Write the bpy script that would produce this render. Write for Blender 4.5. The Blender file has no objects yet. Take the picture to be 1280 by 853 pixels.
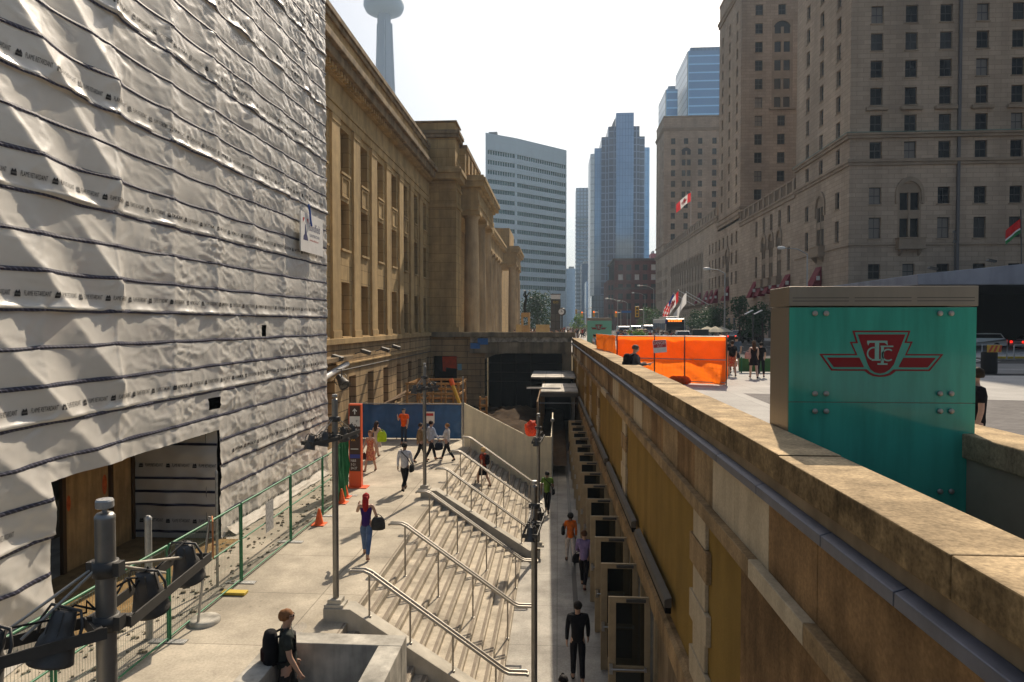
import bpy, bmesh, math, random
from mathutils import Vector, Matrix, noise
random.seed(7)
SC = bpy.context.scene; COL = SC.collection
rad = math.radians
EYE = 2.4                       # camera height over the street; h values below are heights relative to the eye
def Z(h): return h + EYE
# ---------------------------------------------------------------- camera
FPX = 853.0
YAW = math.atan(57/853); PIT = math.atan(21.5/math.hypot(853, 57))
cam_d = bpy.data.cameras.new('camera'); cam = bpy.data.objects.new('camera', cam_d); COL.objects.link(cam)
cam.location = (0, 0, EYE); cam.rotation_euler = (math.pi/2-PIT, 0, YAW)
cam_d.sensor_width = 36; cam_d.lens = 36*FPX/1280; cam_d.clip_end = 9000; cam_d.clip_start = .05
SC.camera = cam
FW = Vector((-math.sin(YAW)*math.cos(PIT), math.cos(YAW)*math.cos(PIT), -math.sin(PIT)))
RT = Vector((math.cos(YAW), math.sin(YAW), 0)); UPV = RT.cross(FW)
def ray(px, py): return FW*FPX + RT*(px-640) + UPV*(426.5-py)
def gp(px, py, h):  v = ray(px, py); v = v*(h/v.z); return Vector((v.x, v.y, h+EYE))
def xp(px, py, X):  v = ray(px, py); v = v*(X/v.x); return Vector((v.x, v.y, v.z+EYE))
def yp(px, py, Y):  v = ray(px, py); v = v*(Y/v.y); return Vector((v.x, v.y, v.z+EYE))
# ---------------------------------------------------------------- tagging
def tag(o, label=None, cat=None, group=None, kind=None):
    if label: o['label'] = label
    if cat: o['category'] = cat
    if group: o['group'] = group
    if kind: o['kind'] = kind
    return o
def thing(name, label, cat, loc=(0, 0, 0), rz=0, group=None):
    o = bpy.data.objects.new(name, None); COL.objects.link(o); o.empty_display_size = .1
    o.location = loc; o.rotation_euler = (0, 0, rz)
    return tag(o, label, cat, group)
def copy_tree(o, parent=None):
    c = o.copy(); COL.objects.link(c)
    if parent is not None: c.parent = parent
    for ch in list(o.children): copy_tree(ch, c)
    return c
# ---------------------------------------------------------------- mesh builder
class MB:
    def __init__(s): s.v = []; s.f = []; s.m = []; s.sm = []; s.cur = 0
    def add(s, vs, fs, smooth=False):
        b = len(s.v); s.v += [Vector(p) for p in vs]
        for f in fs: s.f.append([b+i for i in f]); s.m.append(s.cur); s.sm.append(smooth)
        return s
    def box(s, x0, x1, y0, y1, z0, z1):
        if x0 > x1: x0, x1 = x1, x0
        if y0 > y1: y0, y1 = y1, y0
        if z0 > z1: z0, z1 = z1, z0
        return s.add([(x0,y0,z0),(x1,y0,z0),(x1,y1,z0),(x0,y1,z0),(x0,y0,z1),(x1,y0,z1),(x1,y1,z1),(x0,y1,z1)],
              [(0,3,2,1),(4,5,6,7),(0,1,5,4),(1,2,6,5),(2,3,7,6),(3,0,4,7)])
    def obox(s, c, size, rot=None):
        a, b, d = [q/2 for q in size]; c = Vector(c)
        if rot is None: rot = Matrix.Identity(3)
        elif not isinstance(rot, Matrix): rot = Matrix.Rotation(rot, 3, 'Z')
        vs = [c + rot @ Vector(p) for p in [(-a,-b,-d),(a,-b,-d),(a,b,-d),(-a,b,-d),(-a,-b,d),(a,-b,d),(a,b,d),(-a,b,d)]]
        return s.add(vs, [(0,3,2,1),(4,5,6,7),(0,1,5,4),(1,2,6,5),(2,3,7,6),(3,0,4,7)])
    def quad(s, *p): return s.add(p, [tuple(range(len(p)))])
    def loft(s, A, B, caps=True, smooth=False):      # two rings of equal length
        n = len(A); fs = [(i, (i+1) % n, n+(i+1) % n, n+i) for i in range(n)]
        if caps: fs += [tuple(range(n-1, -1, -1)), tuple(range(n, 2*n))]
        return s.add(list(A)+list(B), fs, smooth)
    def prism(s, poly, axis, lo, hi):
        def pt(a, b, t): return {'x': (t, a, b), 'y': (a, t, b), 'z': (a, b, t)}[axis]
        return s.loft([pt(a, b, lo) for a, b in poly], [pt(a, b, hi) for a, b in poly])
    def tube(s, pts, r, n=8, caps=True, smooth=True, closed=False):
        pts = [Vector(p) for p in pts]; N = len(pts)
        rs = r if isinstance(r, (list, tuple)) else [r]*N
        vs = []; u = None
        for i, p in enumerate(pts):
            if closed: d = pts[(i+1) % N]-pts[i-1]
            else: d = pts[min(i+1, N-1)]-pts[max(i-1, 0)]
            d = d.normalized() if d.length > 1e-9 else Vector((0, 0, 1))
            if u is None:
                u = d.cross(Vector((0, 0, 1)))
                if u.length < 1e-3: u = d.cross(Vector((0, 1, 0)))
            u = (u - d*u.dot(d)).normalized(); w = d.cross(u)
            for k in range(n):
                a = 2*math.pi*(k+.5)/n; vs.append(p + (u*math.cos(a)+w*math.sin(a))*rs[i])
        fs = []
        for i in range(N if closed else N-1):
            j = (i+1) % N
            for k in range(n): fs.append((i*n+k, i*n+(k+1) % n, j*n+(k+1) % n, j*n+k))
        s.add(vs, fs, smooth)
        if caps and not closed:
            s.add(vs[:n], [tuple(range(n-1, -1, -1))]); s.add(vs[-n:], [tuple(range(n))])
        return s
    def lathe(s, prof, n=16, c=(0, 0, 0), smooth=True, sx=1, sy=1, rot=None, caps=True):
        c = Vector(c); vs = []
        for r, z in prof:
            for k in range(n):
                a = 2*math.pi*k/n; p = Vector((r*math.cos(a)*sx, r*math.sin(a)*sy, z))
                vs.append(c + (rot @ p if rot else p))
        fs = []
        for i in range(len(prof)-1):
            for k in range(n): fs.append((i*n+k, i*n+(k+1) % n, (i+1)*n+(k+1) % n, (i+1)*n+k))
        s.add(vs, fs, smooth)
        if caps:
            s.add(vs[:n], [tuple(range(n-1, -1, -1))]); s.add(vs[-n:], [tuple(range(n))])
        return s
    def ball(s, c, r, n=10, m=7, rot=None):
        sx, sy, sz = r if isinstance(r, (tuple, list)) else (r, r, r)
        prof = [(max(math.sin(math.pi*i/m), .02), -math.cos(math.pi*i/m)*sz) for i in range(m+1)]
        return s.lathe(prof, n, c, True, sx, sy, rot)
    def build(s, name, mats, parent=None, bevel=0, local=False, merge=False):
        me = bpy.data.meshes.new(name); off = Vector((0, 0, 0))
        if parent is not None and not local:
            p = parent
            while p is not None: off += p.location; p = p.parent
        me.from_pydata([v-off for v in s.v], [], s.f)
        if not isinstance(mats, (list, tuple)): mats = [mats]
        for m in mats: me.materials.append(m)
        me.polygons.foreach_set('material_index', s.m); me.polygons.foreach_set('use_smooth', s.sm)
        bm = bmesh.new(); bm.from_mesh(me)
        if merge: bmesh.ops.remove_doubles(bm, verts=bm.verts, dist=1e-5)
        bmesh.ops.recalc_face_normals(bm, faces=bm.faces); bm.to_mesh(me); bm.free()
        me.update()
        o = bpy.data.objects.new(name, me); COL.objects.link(o)
        if parent is not None: o.parent = parent
        if bevel:
            b = o.modifiers.new('bevel', 'BEVEL'); b.width = bevel; b.segments = 2; b.limit_method = 'ANGLE'; b.angle_limit = rad(40)
        return o
def part(name, mat, parent, fn, bevel=0, local=False):
    m = MB(); fn(m); return m.build(name, mat, parent, bevel, local)
def wall_grid(m, O, U, L, z0, z1, ops, depth, N):
    """vertical wall face from O along U (length L), z0..z1, with rectangular openings and their reveals"""
    O = Vector(O); U = Vector(U); N = Vector(N)
    us = sorted({0, L} | {round(q, 4) for o in ops for q in o[:2]}); zs = sorted({z0, z1} | {round(q, 4) for o in ops for q in o[2:4]})
    P = lambda u, z, d=0: Vector((O.x+U.x*u-N.x*d, O.y+U.y*u-N.y*d, z))
    for i in range(len(us)-1):
        uc = (us[i]+us[i+1])/2
        col = [o for o in ops if o[0] < uc < o[1]]
        start = None
        for j in range(len(zs)-1):
            zc = (zs[j]+zs[j+1])/2
            hole = any(o[2] < zc < o[3] for o in col)
            if hole:
                if start is not None: m.quad(P(us[i], start), P(us[i+1], start), P(us[i+1], zs[j]), P(us[i], zs[j])); start = None
            elif start is None: start = zs[j]
        if start is not None: m.quad(P(us[i], start), P(us[i+1], start), P(us[i+1], z1), P(us[i], z1))
    for u0, u1, a, b in [o[:4] for o in ops]:
        m.quad(P(u0, a), P(u0, b), P(u0, b, depth), P(u0, a, depth)); m.quad(P(u1, a), P(u1, b), P(u1, b, depth), P(u1, a, depth))
        m.quad(P(u0, a), P(u1, a), P(u1, a, depth), P(u0, a, depth)); m.quad(P(u0, b), P(u1, b), P(u1, b, depth), P(u0, b, depth))
# ---------------------------------------------------------------- text
def text_mesh(s, size, align='CENTER'):
    c = bpy.data.curves.new('t', 'FONT'); c.body = s; c.size = size; c.align_x = align; c.align_y = 'CENTER'; c.resolution_u = 2
    o = bpy.data.objects.new('t', c); COL.objects.link(o)
    dg = bpy.context.evaluated_depsgraph_get(); me = bpy.data.meshes.new_from_object(o.evaluated_get(dg))
    vs = [v.co.copy() for v in me.vertices]; fs = [tuple(p.vertices) for p in me.polygons]
    bpy.data.objects.remove(o); bpy.data.curves.remove(c); bpy.data.meshes.remove(me)
    return vs, fs
def put_text(m, s, size, O, U, V, align='CENTER', sx=1):
    vs, fs = text_mesh(s, size, align); O = Vector(O); U = Vector(U); V = Vector(V)
    m.add([O+U*p.x*sx+V*p.y for p in vs], fs)
# ---------------------------------------------------------------- materials
def M(name, col, rough=.8, metal=0, var=None, bump=None, brick=None, stain=None, spec=None, trans=0, emit=None, floor=False, coat=0, streak=None, fine=None, speck=None):
    m = bpy.data.materials.new(name); m.use_nodes = True; nt = m.node_tree; N = nt.nodes; K = nt.links
    b = N['Principled BSDF']; out = N['Material Output']
    b.inputs['Roughness'].default_value = rough; b.inputs['Metallic'].default_value = metal
    if spec is None and rough >= .75: spec = .12
    if spec is not None: b.inputs['Specular IOR Level'].default_value = spec
    if coat: b.inputs['Coat Weight'].default_value = coat; b.inputs['Coat Roughness'].default_value = .03
    c4 = (*col, 1); b.inputs['Base Color'].default_value = c4
    tc = N.new('ShaderNodeTexCoord'); vec = tc.outputs['Object']; csock = None; hs = []
    if brick:      # w, h, mortar size, mortar darkness, colour variation
        w, h, ms, md, cv = brick[:5]
        sp = N.new('ShaderNodeSeparateXYZ'); K.new(vec, sp.inputs[0]); cb = N.new('ShaderNodeCombineXYZ')
        if floor: K.new(sp.outputs[0], cb.inputs[0]); K.new(sp.outputs[1], cb.inputs[1])
        else:
            ad = N.new('ShaderNodeMath'); K.new(sp.outputs[0], ad.inputs[0]); K.new(sp.outputs[1], ad.inputs[1])
            K.new(ad.outputs[0], cb.inputs[0]); K.new(sp.outputs[2], cb.inputs[1])
        t = N.new('ShaderNodeTexBrick'); K.new(cb.outputs[0], t.inputs['Vector']); t.inputs['Scale'].default_value = 1
        t.inputs['Brick Width'].default_value = w; t.inputs['Row Height'].default_value = h; t.inputs['Mortar Size'].default_value = ms
        t.inputs['Mortar Smooth'].default_value = .1; t.offset = brick[5] if len(brick) > 5 else .5
        t.inputs['Color1'].default_value = (*[q*(1+cv) for q in col], 1); t.inputs['Color2'].default_value = (*[q*(1-cv) for q in col], 1)
        t.inputs['Mortar'].default_value = (*[q*md for q in col], 1); csock = t.outputs['Color']
        iv = N.new('ShaderNodeMath'); iv.operation = 'SUBTRACT'; iv.inputs[0].default_value = 1; K.new(t.outputs['Fac'], iv.inputs[1]); hs.append((iv.outputs[0], .6))
    def noise_mul(scale, amt, stretch, detail, sock, lo=.3, hi=.7):
        mp = N.new('ShaderNodeMapping'); K.new(vec, mp.inputs[0]); mp.inputs['Scale'].default_value = stretch
        n = N.new('ShaderNodeTexNoise'); n.inputs['Scale'].default_value = scale; n.inputs['Detail'].default_value = detail; n.inputs['Roughness'].default_value = .62
        K.new(mp.outputs[0], n.inputs['Vector'])
        r = N.new('ShaderNodeMapRange'); K.new(n.outputs['Fac'], r.inputs[0]); r.inputs[1].default_value = lo; r.inputs[2].default_value = hi
        r.inputs[3].default_value = 1-amt; r.inputs[4].default_value = 1+amt*.6
        x = N.new('ShaderNodeMix'); x.data_type = 'RGBA'; x.blend_type = 'MULTIPLY'; x.inputs[0].default_value = 1
        if sock is None: x.inputs[6].default_value = c4
        else: K.new(sock, x.inputs[6])
        K.new(r.outputs[0], x.inputs[7]); return x.outputs[2], n.outputs['Fac']
    if var: csock, nf = noise_mul(var[0], var[1], var[2] if len(var) > 2 else (1, 1, 1), 6, csock)
    if stain: csock, _ = noise_mul(stain[0], stain[1], (1, 1, 1), 3, csock, .38, .58)
    if streak: csock, _ = noise_mul(streak[0], streak[1], (1, 1, .12), 4, csock, .35, .6)
    if fine: csock, _ = noise_mul(fine[0], fine[1], (1, 1, 1), 8, csock, .36, .64)
    if speck:
        v = N.new('ShaderNodeTexVoronoi'); v.inputs['Scale'].default_value = speck[0]; K.new(vec, v.inputs['Vector'])
        l_ = N.new('ShaderNodeMapRange'); K.new(v.outputs['Distance'], l_.inputs[0]); l_.inputs[1].default_value = speck[1]*.7; l_.inputs[2].default_value = speck[1]; l_.inputs[3].default_value = speck[2]; l_.inputs[4].default_value = 1
        x = N.new('ShaderNodeMix'); x.data_type = 'RGBA'; x.blend_type = 'MULTIPLY'; x.inputs[0].default_value = 1; K.new(csock, x.inputs[6]); K.new(l_.outputs[0], x.inputs[7]); csock = x.outputs[2]
    if csock: K.new(csock, b.inputs['Base Color'])
    if bump:
        n = N.new('ShaderNodeTexNoise'); n.inputs['Scale'].default_value = bump[0]; n.inputs['Detail'].default_value = 8; K.new(vec, n.inputs['Vector'])
        hs.append((n.outputs['Fac'], 1))
    if hs and (bump or brick):
        prev = None
        for sck, w in hs:
            bp = N.new('ShaderNodeBump'); bp.inputs['Strength'].default_value = (bump[1] if bump else .4)*w
            bp.inputs['Distance'].default_value = bump[2] if bump and len(bump) > 2 else .02
            K.new(sck, bp.inputs['Height'])
            if prev: K.new(prev, bp.inputs['Normal'])
            prev = bp.outputs[0]
        K.new(prev, b.inputs['Normal'])
    if emit:
        b.inputs['Emission Color'].default_value = (*emit[0], 1); b.inputs['Emission Strength'].default_value = emit[1]
    if trans:      # thin cloth that lets light through
        tr = N.new('ShaderNodeBsdfTranslucent'); mx = N.new('ShaderNodeMixShader'); mx.inputs[0].default_value = trans
        tr.inputs[0].default_value = c4
        if csock: K.new(csock, tr.inputs[0])
        K.new(b.outputs[0], mx.inputs[1]); K.new(tr.outputs[0], mx.inputs[2]); K.new(mx.outputs[0], out.inputs[0])
    return m
CONC = M('concrete_paving', (.44,.39,.31), .85, var=(1.3,.24), bump=(60,.15,.01), brick=(2.6,2.45,.012,.55,.05,0), stain=(.45,.2), fine=(22,.14), speck=(2.2,.075,.72), floor=True)
CONCW = M('concrete_wall', (.47,.435,.365), .85, var=(2,.22), bump=(40,.2,.01), streak=(2.2,.18))
STEP = M('stair_concrete', (.46,.405,.32), .85, var=(3,.24), bump=(60,.15,.01), stain=(1.2,.22), fine=(25,.14), speck=(3,.07,.7))
STEPD = M('tread_nosing', (.25,.21,.165), .9, var=(4,.2))
STONE = M('limestone', (.41,.285,.135), .85, var=(1.2,.2), bump=(30,.15,.01), brick=(1.9,.75,.02,.62,.07), streak=(.9,.28))
STONEP = M('limestone_plain', (.42,.295,.145), .85, var=(1.5,.2), bump=(30,.15,.01), streak=(.9,.25))
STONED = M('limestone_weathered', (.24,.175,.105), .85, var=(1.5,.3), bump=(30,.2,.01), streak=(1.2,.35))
COLM = M('column_stone', (.40,.295,.175), .85, var=(.8,.2), streak=(.9,.35), bump=(20,.1,.01))
HOTEL = M('hotel_stone', (.41,.31,.22), .9, var=(.12,.18), brick=(1.5,.55,.03,.72,.10), streak=(.22,.2))
HOTELT = M('hotel_trim', (.32,.24,.165), .9, var=(.5,.25))
COPPER = M('copper_flashing', (.17,.24,.19), .7, var=(1,.2))
GLASS = M('dark_glass', (.012,.014,.017), .04, spec=.6)
BLACK = M('blackness', (.006,.006,.006), .9)
DARK = M('dark_metal', (.06,.056,.05), .55, .2, var=(8,.2))
LAMPM = M('floodlight_black', (.075,.07,.064), .5, .2, var=(10,.25))
STEEL = M('brushed_steel', (.40,.365,.31), .5, .55, var=(6,.12))
POLE = M('pole_grey', (.27,.26,.24), .42, .75, var=(5,.2))
GALV = M('galvanised', (.38,.38,.37), .5, .7, var=(12,.2))
GREEN = M('green_paint', (.015,.17,.07), .5, var=(10,.25))
WIRE = M('fence_wire', (.16,.22,.17), .5, .3)
ORANGE = M('orange_plastic', (.85,.13,.02), .5, var=(6,.15))
PLY = M('plywood', (.44,.27,.11), .75, var=(1.6,.3), streak=(4,.25))
TIMB = M('timber', (.40,.22,.08), .75, var=(8,.3))
WHITE = M('white_paint', (.72,.7,.66), .5, var=(3,.1))
RUBBER = M('rubber', (.02,.02,.02), .8)
ASPH = M('asphalt', (.055,.054,.052), .9, var=(.4,.25), bump=(80,.3,.01), stain=(.25,.2))
PAVE = M('plaza_paving', (.40,.385,.36), .85, var=(.7,.16), fine=(20,.12), speck=(1.8,.07,.75), brick=(1.2,1.2,.012,.7,.06,0), bump=(50,.15,.01), floor=True)
PAVED = M('dark_pavers', (.16,.15,.145), .85, var=(2,.2), brick=(.3,.15,.008,.6,.15), floor=True)
KERB = M('kerb_stone', (.42,.4,.37), .85, var=(2,.2))
PAINT = M('road_paint', (.75,.74,.7), .7, var=(6,.25))
LEAF1 = M('leaf_green', (.05,.125,.025), .6, trans=.35, var=(1.2,.45))
LEAF2 = M('leaf_dark', (.03,.085,.025), .6, trans=.25, var=(1.2,.45))
LEAF3 = M('leaf_bright', (.10,.20,.03), .6, trans=.35, var=(1.2,.4))
BARK = M('bark', (.09,.07,.05), .9, var=(6,.3))
RED = M('sign_red', (.42,.012,.014), .4)
# ================================================================ people
_mc = {}
def cloth(col, pat=None):
    k = (tuple(col), pat)
    if k not in _mc:
        if pat == 'floral':
            m = M('cloth_floral', col, .85); nt = m.node_tree; v = nt.nodes.new('ShaderNodeTexVoronoi'); v.inputs['Scale'].default_value = 14
            r = nt.nodes.new('ShaderNodeValToRGB'); nt.links.new(v.outputs['Color'], r.inputs[0])
            e = r.color_ramp.elements; e[0].color = (*col, 1); e[1].color = (.65,.5,.4,1); x = e.new(.45); x.color = (.45,.12,.08,1); x = e.new(.7); x.color = (.6,.35,.12,1)
            r.color_ramp.interpolation = 'CONSTANT'; nt.links.new(r.outputs[0], nt.nodes['Principled BSDF'].inputs['Base Color'])
        else: m = M('cloth', col, .85, var=(9,.3), bump=(25,.5,.02))
        _mc[k] = m
    return _mc[k]
def skin_mat(c): 
    k = ('s',)+tuple(c)
    if k not in _mc: _mc[k] = M('skin', c, .55, var=(12,.1))
    return _mc[k]
def hair_mat(c):
    k = ('h',)+tuple(c)
    if k not in _mc: _mc[k] = M('hair', c, .75, spec=.2, var=(30,.4,(1,1,.2)))
    return _mc[k]
def skin_mesh(name, verts, edges, rads, root=0, sub=1):
    me = bpy.data.meshes.new(name); me.from_pydata(verts, edges, [])
    o = bpy.data.objects.new(name, me); COL.objects.link(o)
    o.modifiers.new('s', 'SKIN').use_smooth_shade = True
    for i, d in enumerate(me.skin_vertices[0].data):
        r = rads[i]; d.radius = r if isinstance(r, tuple) else (r, r); d.use_root = (i == root)
    if sub: s_ = o.modifiers.new('u', 'SUBSURF'); s_.levels = sub; s_.render_levels = sub
    dg = bpy.context.evaluated_depsgraph_get(); r = bpy.data.meshes.new_from_object(o.evaluated_get(dg))
    bpy.data.objects.remove(o); bpy.data.meshes.remove(me); r.name = name
    for p in r.polygons: p.use_smooth = True
    return r
def obj_mesh(name, me, mat, parent):
    me.materials.clear(); me.materials.append(mat)
    o = bpy.data.objects.new(name, me); COL.objects.link(o); o.parent = parent; return o
SKIN1 = (.48,.29,.20); SKIN2 = (.20,.11,.07); SKIN3 = (.55,.36,.27)
def person(label, loc, head=0, h=1.75, legs=(22,8,-18,14), arms=(-15,15,18,20), abd=(8,8), top=('long',(.5,.5,.5)), bottom=('trousers',(.03,.03,.035)),
           hair=('short',(.03,.02,.015)), skin=SKIN1, shoes=(.02,.02,.02), look=(0,0), lean=0, female=False, group=None, face=True, hands=True, glasses=False):
    """a walking or standing figure facing local +Y; legs = hip swing and knee bend left, right; arms = shoulder swing, elbow bend left, right"""
    s = h/1.75; V = []; E = []; Rr = []
    def v(p, r, par=None):
        V.append(Vector(p)); Rr.append(r)
        if par is not None: E.append((par, len(V)-1))
        return len(V)-1
    sh_w = .165 if female else .19; hw = .095 if female else .085
    tk = top[0] == 'tank'; pel = v((0,0,.96), .10); sp = v((0,.01,1.14), .085, pel)
    ch = v((0,.0,1.33), .10, sp); nk = v((0,-.005,1.49), .056, ch)
    jaw = v((0,.02,1.565), .068, nk); sk = v((0,.012,1.645), .094, jaw); tp = v((0,.0,1.705), .075, sk)
    v((0,.115,1.625), .016, sk); v((.088,.0,1.63), .02, sk); v((-.088,.0,1.63), .02, sk)
    L = {}
    for sx, a, k in ((-1, legs[0], legs[1]), (1, legs[2], legs[3])):
        a = rad(a); k = rad(k); hp = Vector((sx*hw, 0, .91)); kn = hp+.43*Vector((sx*.01, math.sin(a), -math.cos(a)))
        an = kn+.42*Vector((0, math.sin(a-k), -math.cos(a-k))); t = (a-k)*.6
        toe = an+Vector((sx*.015, .16*math.cos(t)+.05*math.sin(t), .16*math.sin(t)-.055*math.cos(t))); heel = an+Vector((0, -.035, -.045))
        i = v(hp, .09, pel); mid = v((hp+kn)/2, .08, i); j = v(kn, .06, mid); cf = v(kn*.65+an*.35, .058, j); l = v(an, .038, cf); v(heel, .036, l); v(toe, .03, l)
        L[sx] = (hp, kn, an, heel, toe)
    low = min(min(L[q][3].z-.036, L[q][4].z-.03) for q in L); A = {}
    for sx, a, k, ab in ((-1, arms[0], arms[1], abd[0]), (1, arms[2], arms[3], abd[1])):
        a = rad(a); k = rad(k); ab = rad(ab); S0 = Vector((sx*sh_w, 0, 1.42)); el = S0+.285*Vector((sx*math.sin(ab), math.sin(a)*math.cos(ab), -math.cos(a)*math.cos(ab))).normalized()
        d = Vector((-sx*.12*math.sin(k)+sx*math.sin(ab)*.4, math.sin(a+k), -math.cos(a+k))).normalized(); wr = el+.25*d
        i = v(S0, .052, ch); j = v(S0*.5+el*.5, .047, i); l = v(el, .042, j); m_ = v(el*.6+wr*.4, .04, l); w_ = v(wr, .027, m_); pm = v(wr+d*.06, (.036,.02), w_)
        fw = d.cross(Vector((sx, 0, 0))).normalized()
        if hands:
            for q, (o_, ln) in enumerate(((-.027,.06),(-.009,.075),(.009,.07),(.027,.055))):
                b0 = wr+d*.095+fw*o_; k1 = v(b0, .0095, pm); v(b0+d*ln*.6+Vector((-sx*.022, 0, 0)), .0085, k1)
            k1 = v(wr+d*.05+fw*.045, .011, pm); v(wr+d*.085+fw*.058+Vector((-sx*.012,0,0)), .009, k1)
        A[sx] = (S0, el, wr, d)
    root = thing('person', label, 'person', loc, rad(head), group)
    lr = Matrix.Rotation(rad(lean), 3, 'X')
    def T(p):
        p = Vector(p)
        if p.z > .96 and lean: q = p-Vector((0,0,.96)); p = lr @ q+Vector((0,0,.96))
        return (p-Vector((0,0,low)))*s
    hm = Matrix.Rotation(rad(look[0]), 3, 'Z') @ Matrix.Rotation(rad(look[1]), 3, 'X'); hc = Vector((0,-.005,1.51))
    def TH(p): return T(hm @ (Vector(p)-hc)+hc)
    hv = set(range(4, 10))
    body = skin_mesh('body', [TH(p) if i in hv else T(p) for i, p in enumerate(V)], E, [(tuple(q*s for q in r) if isinstance(r, tuple) else r*s) for r in Rr])
    obj_mesh('body', body, skin_mat(skin), root)
    def sub_skin(name, pts, edges, rr, mat): return obj_mesh(name, skin_mesh(name, [T(p) for p in pts], edges, [(tuple(q*s for q in r) if isinstance(r, tuple) else r*s) for r in rr]), mat, root)
    # top
    kind, c = top[:2]; tm = cloth(c, top[2] if len(top) > 2 else None)
    g = .016
    pts = [(0,0,.84),(0,0,.95),(0,.01,1.12),(0,0,1.31),(0,-.003,1.44),(0,-.003,1.49)]; ed = [(0,1),(1,2),(2,3),(3,4),(4,5)]
    rr = [.14,.158,.118 if female else .142,.135 if female else .152,.085,.062]
    if kind == 'tank': pts[4] = (0,-.003,1.40); pts[5] = (0,-.003,1.44); rr[4] = .09; rr[5] = .07
    if kind != 'none':
        for sx in (-1, 1):
            S0, el, wr, d = A[sx]
            if kind == 'tank':
                b = len(pts); pts += [Vector((S0.x*.72, S0.y, 1.36)), Vector((S0.x*.66, S0.y, 1.43))]; rr += [.07,.045]; ed += [(3,b),(b,b+1)]; continue
            b = len(pts); end = {'long': wr*.95+el*.05, 'short': S0*.3+el*.7}[kind]
            if kind == 'long': pts += [S0, S0*.5+el*.5, el, end]; rr += [.068,.06,.054,.04]; ed += [(3,b),(b,b+1),(b+1,b+2),(b+2,b+3)]
            else: pts += [S0, end]; rr += [.072,.07]; ed += [(3,b),(b,b+1)]
        sub_skin('shirt', pts, ed, rr, tm)
    # bottom
    kind, c = bottom[:2]; bmt = cloth(c, bottom[2] if len(bottom) > 2 else None)
    if kind in ('trousers', 'shorts'):
        pts = [(0,0,1.0),(0,0,.92)]; rr = [.115,.14]; ed = [(0,1)]
        for sx in (-1, 1):
            hp, kn, an, he, to = L[sx]; b = len(pts)
            if kind == 'trousers': pts += [hp, (hp+kn)/2, kn, an*.93+kn*.07]; rr += [.10,.09,.072,.058]; ed += [(1,b),(b,b+1),(b+1,b+2),(b+2,b+3)]
            else: pts += [hp, kn*.85+hp*.15]; rr += [.10,.092]; ed += [(1,b),(b,b+1)]
        sub_skin('trousers', pts, ed, rr, bmt)
    else:
        m = MB(); hem = bottom[3] if len(bottom) > 3 else .5; n = 28; vs = []
        zs = [1.08 if kind == 'dress' else 1.02, .95, .85, (.85+hem)/2, hem]
        for zi, zz in enumerate(zs):
            base = [.125,.165,.185,.205,.235][zi]
            for k in range(n):
                a = 2*math.pi*k/n; q = base*(1+.05*(zi/4)*math.sin(7*a+1.3)*(1 if zi > 1 else 0))
                sw = (L[-1][1].y+L[1][1].y)/2*.5*(zi/4); vs.append(T((q*math.cos(a), q*.8*math.sin(a)+sw, zz)))
        m.add(vs, [(i*n+k, i*n+(k+1) % n, (i+1)*n+(k+1) % n, (i+1)*n+k) for i in range(4) for k in range(n)], True)
        m.build('skirt', bmt, root, local=True)
    for sx in (-1, 1):
        hp, kn, an, he, to = L[sx]
        sub_skin('shoe', [he+Vector((0,-.01,.004)), (he+to)/2+Vector((0,0,.006)), to+Vector((0,.012,.006))], [(0,1),(1,2)], [.044,.044,.036], cloth(shoes))
    # hair
    hk, hcol = hair[:2]; m = MB()
    n, r = 16, 10; vs = []
    def hp_(i, k):
        th = math.pi*i/r; ph = 2*math.pi*k/n; return Vector((.090*math.sin(th)*math.cos(ph), .102*math.sin(th)*math.sin(ph)-.006, 1.65+.092*math.cos(th)))
    fluff = 1.18 if hk == 'curly' else 1.0
    for i in range(r):
        for k in range(n):
            q = [hp_(i, k), hp_(i, k+1), hp_(i+1, k+1), hp_(i+1, k)]; c_ = sum(q, Vector())/4
            cut = 1.60 if hk == 'short' else 1.56
            if c_.z < cut or (c_.y > .045 and c_.z < 1.69): continue
            q = [(p-Vector((0,0,1.655)))*fluff+Vector((0,0,1.655)) for p in q]
            q = [p+(p-Vector((0,0,1.65))).normalized()*(.016*noise.noise(p*22+Vector((len(label),0,0)))+.007) for p in q]
            m.add([TH(p) for p in q], [(0,1,2,3)], True)
    if hk in ('long', 'verylong'):
        e = 1.28 if hk == 'long' else 1.15
        m.tube([TH(p) for p in ((0,-.06,1.68),(0,-.085,1.58),(0,-.10,1.45),(.01,-.125,(e+1.45)/2),(.0,-.13,e))], [.07*s,.085*s,.085*s,.07*s,.03*s], 10)
    if hk == 'bun': m.ball(TH((0,-.11,1.69)), .05*s)
    if hk == 'tail': m.tube([TH(p) for p in ((0,-.1,1.69),(0,-.15,1.64),(0,-.14,1.48))], [.03*s,.035*s,.015*s], 8)
    if hk != 'bald': m.build('hair', hair_mat(hcol), root, local=True, merge=True)
    if face:
        for sx in (-1, 1):
            e_ = MB(); e_.ball(TH((sx*.032,.092,1.648)), (.013*s,.012*s,.01*s), 8, 5); e_.build('eye', RUBBER, root, local=True)
        e_ = MB(); e_.ball(TH((0,.09,1.578)), (.024*s,.012*s,.007*s), 8, 5); e_.build('mouth', skin_mat((.35,.1,.09)), root, local=True)
    if glasses:
        g_ = MB()
        for sx in (-1, 1): g_.ball(TH((sx*.034,.1,1.65)), (.026*s,.012*s,.018*s), 8, 5); g_.tube([TH((sx*.06,.098,1.655)), TH((sx*.098,.0,1.655))], .004*s, 6)
        g_.build('sunglasses', RUBBER, root, local=True)
    root['_t'] = 0; del root['_t']
    rz = Matrix.Rotation(rad(head), 4, 'Z'); W = Matrix.Translation(Vector(loc)) @ rz
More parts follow.
